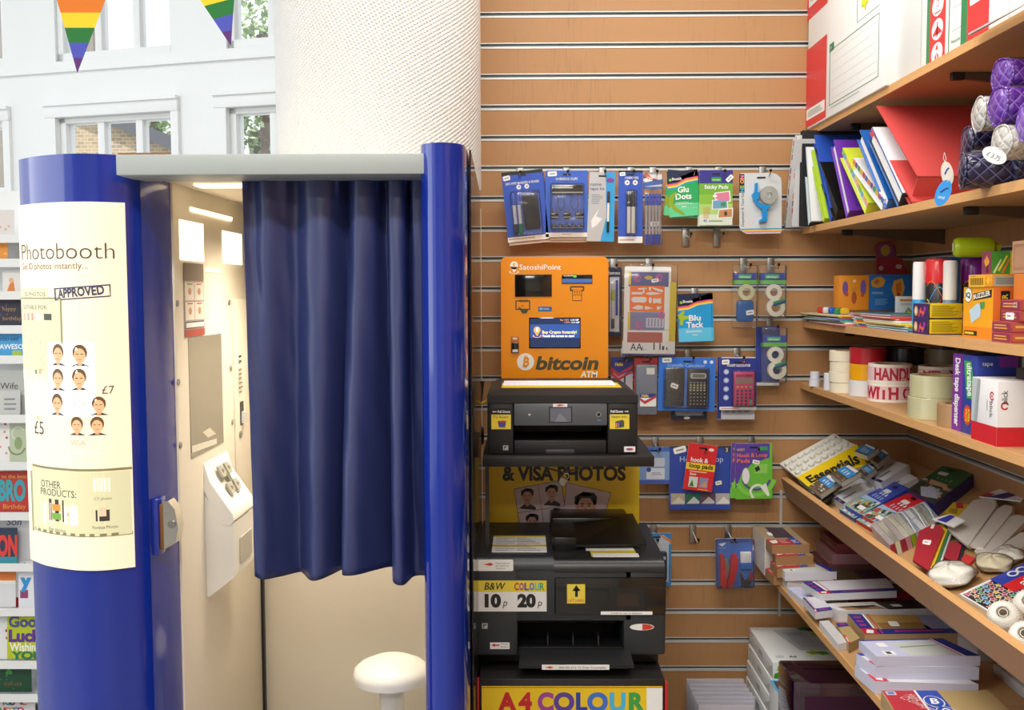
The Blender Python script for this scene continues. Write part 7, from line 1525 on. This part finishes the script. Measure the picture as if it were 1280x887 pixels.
def env(q, lab, t, zt, m, side, kind='', group='packs of envelopes', name='envelope_pack', zp=None):
    f = Slab(name, lab, 'envelope pack', q, t, m, plane='shelf', z=zt, side=side, group=group, zp=zp)
    if kind == 'label': f.R(0, 0, 62, 100, '#b8323c').R(62, 0, 82, 100, '#3a4fa8', 2).L(30, 20, 56, 80, 3, H('#e4b0b0'), 3, .35).P([(4, 30), (26, 20), (22, 70), (6, 80)], '#e8e4e0', 3).T('BC', 65, 75, 40, WHT, 3, fit=13)
    if kind == 'blue': f.R(0, 0, 12, 82, BLU, 1).L(3, 8, 9, 78, 3, H('#b83a7c'), 2).R(12, 0, 13.5, 100, WHT, 1).R(12, 78, 100, 100, BLU, 1).L(30, 84, 92, 94, 1, H('#b83a7c'), 2, .5).R(0, 80, 13, 100, RDD, 2).P([(2, 94), (5, 84), (11, 86), (8, 97)], WHT, 3).R(16, 0, 17, 100, '#d83a4a', 3)
    if kind == 'lav': f.R(0, 0, 88, 6, BLU, 1).P([(30, 20), (80, 14), (82, 94), (34, 96)], '#c9cfcc', 1).P([(34, 45), (80, 36), (80, 40), (36, 50)], '#8a908c', 2).RR(14, 20, 24, 44, WHT, 3, 2).R(10, 70, 22, 92, WHT, 2).R(13, 74, 18, 88, '#4a5040', 3).R(86, 0, 100, 100, BLU, 1).R(84.5, 0, 86, 100, WHT, 2).R(82, 0, 83.5, 100, '#d83a4a', 2)
    if kind == 'strip': f.R(0, 0, 100, 22, BLU, 1).L(30, 4, 96, 16, 1, H('#b83a7c'), 2, .5).R(0, 60, 14, 100, RDD, 2).P([(3, 92), (6, 70), (12, 74), (9, 96)], WHT, 3)
    if kind == 'photo': f.P([(8, 0), (50, 0), (45, 60), (10, 60)], '#c9c6bc', 1).P([(6, 50), (46, 40), (52, 90), (10, 95)], '#a8804c', 1).P([(20, 60), (34, 52), (38, 76), (24, 80)], '#2a241f', 2).R(52, 0, 100, 100, '#241f1c', 1).RR(62, 40, 72, 70, WHT, 3, 2)
    if kind == 'kraft': f.R(0, 0, 14, 72, BLU, 1).L(3, 8, 11, 66, 3, H('#b83a7c'), 2).R(14, 0, 16, 100, WHT, 1).P([(20, 0), (66, 0), (70, 40), (20, 44)], '#c09a5c', 1).P([(22, 44), (68, 40), (76, 76), (24, 80)], '#9a7440', 1).R(70, 0, 100, 76, '#9fa4cc', 1).R(16, 76, 100, 100, BLU, 2).L(34, 80, 92, 94, 1, H('#b83a7c'), 3, .5).R(0, 72, 16, 100, RDD, 2).P([(3, 94), (6, 78), (13, 82), (10, 97)], WHT, 3).R(19, 0, 20.4, 100, '#d83a4a', 3).RR(34, 38, 44, 64, WHT, 4, 4)
    if kind == 'dark': f.R(30, 10, 80, 90, '#3a3444', 1).RR(20, 50, 32, 74, WHT, 3, 2)
    f.fin(); return f
z = Z6+.0004
for k in range(3): env([(941, 657+14*(2-k)*.0), (986, 658), (1003, 673), (956, 674)], ['lowest', 'middle', 'topmost'][k]+' clear wrapped kraft pack of the far stack of three', .038, .700+.0385*(k+1), H('#a9977c', .3), H('#dcd8d2', .3), 'dark' if k == 2 else '', zp=.8155)
bq = [[(957, 676), (1004, 673), (1014, 682), (968, 685)], [(963, 678), (1008, 676), (1020, 684), (972, 687)], [(966, 676), (1004, 674), (1017, 682), (970, 684)], [(957, 674), (1000, 671), (1012, 680), (965, 681)]]
for k in range(4): env(bq[k], ['lowest', 'second', 'third', 'topmost'][k]+' brown manila pack in the stack with red labels', .0285, .700+.0288*(k+1), KR, edges('kraft_edges_b', '#a98358'), 'label', zp=.8152)
for k in range(2): env([[(968, 711), (1030, 709), (1046, 722), (984, 725)], [(972.5, 704.5), (1026, 704), (1046, 714), (981, 714.5)]][k], ('lower', 'upper')[k]+' white envelope pack before the manila stack', .0272, .7+.0277*(k+1), LAV if k == 0 else ENV, EW_, 'strip' if k == 0 else 'lav')
for k in range(3): env([[(984, 734), (1080, 730), (1094, 744), (1004, 750)], [(1003.4, 746.7), (1026, 745), (1041, 762), (1019.6, 765)], [(1002, 727), (1108, 722.5), (1121, 738), (1026, 742)]][k], ['lowest lavender pack beside the shelf edge, under two white packs', 'middle white pack with blue stripe, under the red banded pack', 'upper white pack with blue band and red stripe, middle of the shelf'][k], .0195, .7+.0198*(k+1), ENV if k else LAV, EW_, 'blue' if k else '')
env([(1024, 776), (1036, 775), (1060, 802), (1048, 805)], 'narrow clear wrapped pack at the shelf edge beside the kraft pack', .018, .7185, H('#d0d0d4', .3), EW_)
env([(1029, 754), (1150, 750), (1168, 760), (1049, 763)], 'envelope pack with a brown and black photo cover', .031, .7315, ENV, EW_, 'photo')
env([(1044.5, 778.5), (1058, 778), (1075, 797), (1061, 804)], 'narrow kraft pack with blue and red label at the shelf edge', .024, .7245, KR2, EK_, 'strip')
env([(1059.5, 767), (1184, 769), (1198, 791), (1081, 792.7)], 'kraft envelope pack with blue bands and envelope photo', .030, .7305, KR2, EK_, 'kraft')
for k in range(3): env([[(1068.4, 829.6), (1180, 833), (1223, 855), (1093.7, 851)], [(1070.5, 816), (1180, 817), (1224, 834), (1094.8, 832)], [(1073.7, 800), (1178, 797.5), (1225.4, 819.5), (1095.8, 820)]][k], ['lowest', 'middle', 'topmost'][k]+' white business envelope pack in the near stack of three', (.0285, .0285, .0225)[k], (.7288, .7576, .7804)[k], LAV if k == 2 else ENV, EL_, 'lav' if k == 2 else 'strip')
f = Slab('envelope_pack', 'lower manila pack peeping out under the labelled manila envelopes', 'envelope pack', [(1101, 871), (1232, 870), (1262, 897), (1116, 898)], .018, KR2, plane='shelf', z=.7185, side=EK_); f.fin()
f = Slab('envelope_pack', 'manila envelope pack with red and blue label at the bottom edge', 'envelope pack', [(1101.4, 863), (1235, 862.4), (1268, 893), (1120, 893)], .016, KR2, plane='shelf', z=.7352, side=EK_)
f.R(1, 0, 30, 100, '#b82f3c').R(30, 0, 32, 100, WHT, 2).R(32, 0, 52, 100, '#2f4fb0').RR(3, 4, 12, 20, H('#c8cce4'), 1, 3).R(4.5, 7, 10.5, 17, '#6a7ab8', 4).T('Manila Pocket', 18, 20, 9, H('#e8c8c8'), 3, rot=-70, fit=60).T('C5 Envelopes', 12, 30, 9, H('#e8c8c8'), 3, rot=-70, fit=60).E(41, 48, 9, 24, WHT, 3).E(41, 48, 8, 22, '#2f4fb0', 4).T('B', 37, 58, 22, WHT, 5, bold=.03, shear=.2, fit=8).E(45, 90, 9, 22, WHT, 3).E(45, 90, 8, 20, '#2f4fb0', 4).T('O', 41, 97, 20, WHT, 5, bold=.03, shear=.2, fit=8); f.fin()
# cards and boxes deeper on the lowest shelf
b = Box('card_pack', 'dark red flat pack with brown top behind the white envelopes', 'card pack', (.93, -.52, Z6), .30, .30, .032, H('#8a1f30')); b.C.R(10, 10, 290, 260, '#5a4a34').R(90, 40, 240, 200, '#3a1f38', 2).RR(150, 150, 190, 185, H('#b8b4b4'), 4, 3); b.fin()
for k, (c, nm) in enumerate((('#7a4450', 'dusky'), ('#b0808a', 'pink'), ('#8a3a44', 'crimson'))):
    b = Box('card_pack', nm+' pack of coloured card in the stack at the corner under the tray', 'card pack', (.965+.012*k, -.20, Z6+k*.033), .25, .17, .0325, H(c)); b.C.R(6, 6, 240, 160, ('#a8787c', '#c0909a', '#7a1f2c')[k]); b.A.R(0, 14, 170, 18, '#8a8a4a'); b.fin()
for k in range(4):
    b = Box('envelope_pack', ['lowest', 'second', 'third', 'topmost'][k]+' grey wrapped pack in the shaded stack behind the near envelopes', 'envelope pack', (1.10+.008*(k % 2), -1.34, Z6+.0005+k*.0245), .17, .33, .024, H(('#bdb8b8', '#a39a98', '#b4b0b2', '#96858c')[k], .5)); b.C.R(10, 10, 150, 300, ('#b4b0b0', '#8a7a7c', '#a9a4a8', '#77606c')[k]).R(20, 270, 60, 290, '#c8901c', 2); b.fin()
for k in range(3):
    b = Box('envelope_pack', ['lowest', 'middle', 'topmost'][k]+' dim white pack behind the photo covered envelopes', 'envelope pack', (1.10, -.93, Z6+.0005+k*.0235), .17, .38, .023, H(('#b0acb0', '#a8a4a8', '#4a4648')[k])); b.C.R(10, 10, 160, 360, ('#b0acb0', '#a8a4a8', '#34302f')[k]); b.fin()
# ---- paper reams, purple carton, wallets on the plinth
GRN = ['#4a9a2a', '#9ab81c', '#1f4a34', '#2f7a3a']
xr = at(967, 838, -.35).x
for k in range(5):
    b = Box('paper_ream', ['lowest', 'second', 'third', 'fourth', 'topmost'][k]+' ream of white copier paper in the stack under the lowest shelf', 'paper ream', (xr-.004*(4-k), -.355+.004*k, .20+k*.0542), .235, .312, .0538, H('#dfe3e4', .5), group='reams of copier paper')
    b.B.P([(4, 50), (6, 36), (20, 30), (26, 40), (20, 52)], GRN[0]).P([(12, 26), (16, 12), (26, 12), (28, 24), (20, 30)], GRN[1]).P([(26, 34), (34, 30), (36, 38), (28, 40)], GRN[2]).T('Office', 36, 22, 8, H('#b8323c'), bold=.02, fit=30).T('A4', 170, 22, 8, INK)
    b.A.L(20, 8, 70, 12, 1, H('#c86a70'), fill=.7).L(140, 18, 200, 34, 2, H('#5a5f62')).P([(230, 50), (312, 8), (312, 50)], '#c8cccd', 1)
    if k == 4:
        f = b.C; f.P([(70, 30), (190, 22), (200, 210), (110, 215)], '#b4b8be').P([(95, 50), (175, 45), (178, 180), (120, 185)], '#a3a8b0', 2).R(110, 55, 160, 80, '#8a94b4', 3).P([(150, 10), (185, 0), (210, 18), (190, 40), (160, 34)], GRN[3], 3).P([(185, 20), (225, 12), (234, 40), (205, 60)], GRN[2], 3).P([(180, 50), (210, 62), (222, 110), (196, 90)], GRN[1], 3).P([(120, 230), (150, 215), (165, 240), (140, 252)], GRN[1], 3).P([(150, 225), (185, 220), (195, 245), (168, 255)], GRN[0], 3).T('Office', 26, 40, 8, H('#8a8f92'), fit=26).T('A4', 60, 275, 14, INK, bold=.03).L(16, 20, 24, 26, 1, INK).R(20, 258, 44, 278, '#c9cdd0', 2)
    b.fin()
q = at(992, 858, -.42)
b = Box('photo_paper_box', 'white and blue photo paper box standing before the reams', 'box', (at(967, 870, -.42).x+.0, -.47, .20), .02+.055, .10, at(967, 858, -.42).z-.20, H('#e0e4e8')); b.B.R(20, 40, 60, 200, '#3a78b8').R(0, 0, 75, 10, '#3a9ad8', 2).R(0, 0, 75, 8, '#4aa8e0', 3); b.C.R(0, 0, 75, 100, '#4aa8e0').R(8, 10, 70, 90, '#4a3a34', 2); b.fin()
q = at(992, 852, -.68); q2 = at(1000, 843, -.5)
b = Box('wrapped_carton', 'dark purple cellophane wrapped carton standing below the lowest shelf', 'carton', (q.x, -.68, .20), .32, .16, q.z-.20, foil('purple_cellophane', '#20041f', .12), r=.006); b.B.R(16, 18, 310, 19.5, '#4c1a50').R(30, 40, 300, 90, '#30082f').R(15, 20, 16.5, 250, '#5a1f60'); b.fin()
for k in range(7):
    x0 = at(858+k*2.5, 870, -.10-.04*k).x; zt = at(870, 850+k*5.2-(k == 0)*1, -.10-.04*k).z
    o = thing('document_wallet', ['rearmost', 'second', 'third', 'fourth', 'fifth', 'sixth', 'front'][k]+' clear plastic wallet with lilac sheet standing on the plinth', 'plastic wallet', (x0, -.10-.04*k, .20), group='clear plastic wallets'); w_ = at(947-k*.5, 870, -.10-.04*k).x-x0
    w_ = min(w_, xr-.03-x0)
    MB().box(.004, w_-.004, .004, .008, .002, zt-.206, H('#c3bde4' if k % 2 else '#d4d0e0', .5)).build('lilac_sheet', o); MB().box(0, w_, 0, .014, 0, zt-.20, clearmat('wallet_film', '#eeeef4', .4), .003).build('wallet', o)
# ------------------------------------------------------------------ greeting card rack at the far left
YR = .35; RK = mat('rack_white', '#e6e8e8', .45)
ra = at(-60, 400, YR); rb = at(60, 400, YR); rk = thing('card_rack', 'white greeting card rack behind the left edge of the photo booth', 'card rack', (ra.x, YR, 0)); ro = T((-ra.x, -YR, 0))
MB(ro).box(ra.x, rb.x, YR+.10, YR+.12, 0, 1.98, RK).build('rear_panel', rk); MB(ro).box(rb.x-.02, rb.x, YR-.12, YR+.12, 0, 1.98, RK).build('side_panel', rk)
LED = [449, 522, 580, 642, 705, 760, 825, 866, 930]
for py in [300, 330, 370, 412]+LED:
    z_ = at(10, py, YR-.05).z; MB(ro).box(ra.x, rb.x-.02, YR-.10, YR+.10, z_-.012, z_, RK).box(ra.x, rb.x-.02, YR-.104, YR-.10, z_-.012, z_+.018, RK).build('ledge', rk)
def gcard(x0, y0, x1, y1, lab, base, draw=None, Y=None):
    Y = YR-.07 if Y is None else Y; s = pxs(10, (y0+y1)/2, Y); q = at(x0, y0, Y); f = Face(s, 0, (y1-y0)*s, 0); o = thing('greeting_card', lab, 'greeting card', (q.x, Y, q.z-(y1-y0)*s), (R(-4), 0, 0), 'greeting cards')
    f.b.box(0, (x1-x0)*s, 0, .002, 0, (y1-y0)*s, H(base, .5)); 
    if draw: draw(f, x1-x0, y1-y0)
    f.b.build('card', o); return o
TXT = lambda t, x, y, h, c, **k: (lambda f, w, hh: f.T(t, x, y, h, H(c), 2, **k))
def multi(*fs): return lambda f, w, h: [g(f, w, h) for g in fs]
DOT = lambda cs, n, seed=1, r=1.6: (lambda f, w, h: [f.E(random.Random(seed+i).uniform(2, w-2), random.Random(seed*7+i*3).uniform(2, h-2), r, r, cs[i % len(cs)], 1, 8) for i in range(n)])
gcard(-30, 300, 9, 330, 'orange greeting card at the top of the rack, cut by the frame', '#ec9a34', DOT(['#f4c070'], 4))
gcard(2, 338, 34, 370, 'white greeting card with small orange figure', '#e4e2de', lambda f, w, h: f.P([(5, 28), (9, 16), (14, 14), (16, 28)], '#d8843a').E(11, 12, 3, 3, '#e8b080', 2))
gcard(-22, 370, 40, 412, 'dark navy greeting card with gold lettering', '#2a2638', multi(TXT('happy', 24, 18, 5, '#b08a4a'), TXT('birthday', 24, 30, 5, '#b08a4a'), DOT(['#4a5fa0', '#8a4a70'], 14, 3, 1)))
gcard(-24, 416, 40, 446, 'bright blue greeting card with awesome lettering', '#3f9fd8', multi(TXT('YOU ARE', 22, 10, 4, '#20305c'), TXT('AWESOME', 22, 20, 6, '#e8f4fa', bold=.03), lambda f, w, h: f.RR(38, 22, 50, 28, '#a8c83a', 2)))
gcard(-30, 462, 44, 521, 'pale grey greeting card with wife lettering', '#b8bcb8', multi(TXT('Wife', 28, 24, 8, '#4a4a48'), lambda f, w, h: f.R(0, 28, w, 32, '#d8dcd8')), YR-.07)
gcard(-40, 488, 24, 521, 'grey greeting card standing in front of the wife card', '#c4c6c4', lambda f, w, h: f.L(44, 8, 60, 26, 3, H('#8a8e90')), YR-.09)
gcard(-40, 524, 10, 579, 'white greeting card with pink flower sprays', '#e8e6e4', DOT(['#d85a7a', '#e08a9c', '#c83a5a', '#d8a03a'], 26, 5))
gcard(9, 524, 48, 579, 'pale green greeting card beside the pink flower card', '#b9c4a8', lambda f, w, h: f.arc(12, 18, 7, 9, 30, 260, H('#d8dcc8')).arc(10, 34, 9, 11, 180, 350, H('#7a8a5a')).E(12, 30, 5, 8, '#8fa070'))
gcard(-34, 589, 50, 641, 'red greeting card with big teal letters', '#b8302c', multi(TXT('BRO', 30, 36, 24, '#2fa0b0', bold=.05, fit=34), TXT('to the best', 34, 9, 5, '#e8b04a'), TXT('Birthday', 36, 47, 6, '#e8a03a')))
gcard(-34, 643, 46, 704, 'white greeting card with son lettering', '#dcdee0', multi(TXT('Son', 40, 14, 9, '#33387c', shear=.2), TXT('happy birthday', 34, 4, 3, '#8a8e9c')), YR-.06)
gcard(-44, 660, 20, 704, 'navy greeting card with tall red letters', '#22344c', multi(TXT('SON', 32, 34, 24, '#d83a34', bold=.05, fit=32), lambda f, w, h: f.R(0, 36, w, 44, '#2a8fa0')), YR-.09)
gcard(21, 702, 56, 762, 'white greeting card with purple and blue letters', '#dfe0e6', multi(TXT('th', 1, 12, 10, '#7a3a8a', bold=.03), TXT('y', 2, 32, 16, '#2a8fd0', bold=.06), lambda f, w, h: f.P([(2, 36), (12, 36), (12, 46), (2, 46)], '#8a3a6a')), YR-.08)
gcard(-30, 712, 18, 759, 'orange greeting card beside the purple and blue lettered one', '#dc7a34', lambda f, w, h: f.R(0, 14, w, 18, '#e8e4e0').R(0, 18, w, 47, '#d8dadc'))
gcard(-34, 763, 12, 824, 'white greeting card with red dotted border', '#e0e2e2', DOT(['#c8323c', '#3f8f5a', '#d8a03a'], 16, 8, 2))
gcard(13, 748, 60, 824, 'red greeting card with pale flowers behind the lime card', '#b82430', DOT(['#e8c8b0', '#d8b07a'], 10, 4, 2.4), YR-.05)
gcard(7, 770, 66, 824, 'lime greeting card wishing good luck', '#b4c01c', multi(TXT('Good', 2, 14, 13, '#4a4f7c', bold=.04, fit=44), TXT('Luck', 2, 32, 14, '#5a2f8c', bold=.05, fit=42), TXT('Wishing', 3, 44, 10, '#eef2e0', bold=.03, fit=38), TXT('YOU', 5, 54, 9, '#1f7a4a', bold=.05, fit=40)), YR-.085)
gcard(-20, 831, 38, 865, 'dark green greeting card with clover and gold lettering', '#12442c', multi(lambda f, w, h: [f.E(30+dx, 10+dy, 2.4, 2.4, '#3f9c4a', 2, 10) for dx, dy in ((-2, 0), (2, 0), (0, -2.4))], DOT(['#2f7a3f'], 12, 2, 1), TXT('GOOD LUCK', 24, 26, 4, '#8a6a3a', fit=22)))
gcard(-20, 869, 42, 925, 'white greeting card with rainbow congratulation letters', '#e2e2e2', lambda f, w, h: [f.T(ch, 18+k*5.5, 13, 9, H(c), 2, bold=.02) for k, (ch, c) in enumerate(zip("YOU'VE", ('#c83a3c', '#3a9ac0', '#3a3c4a', '#e0a03a', '#8a3a8a', '#d8703a')))]+[f.T(ch, 14+k*5.2, 25, 9, H(c), 2, bold=.02) for k, (ch, c) in enumerate(zip('PASSED', ('#3fa05a', '#c83a3c', '#e07a3a', '#d8a02c', '#3a8ac0', '#b83a6a')))])
gcard(-10, 262, 16, 300, 'pale greeting card on the topmost ledge of the rack', '#d9d4d0', DOT(['#c8a89a'], 6, 3))
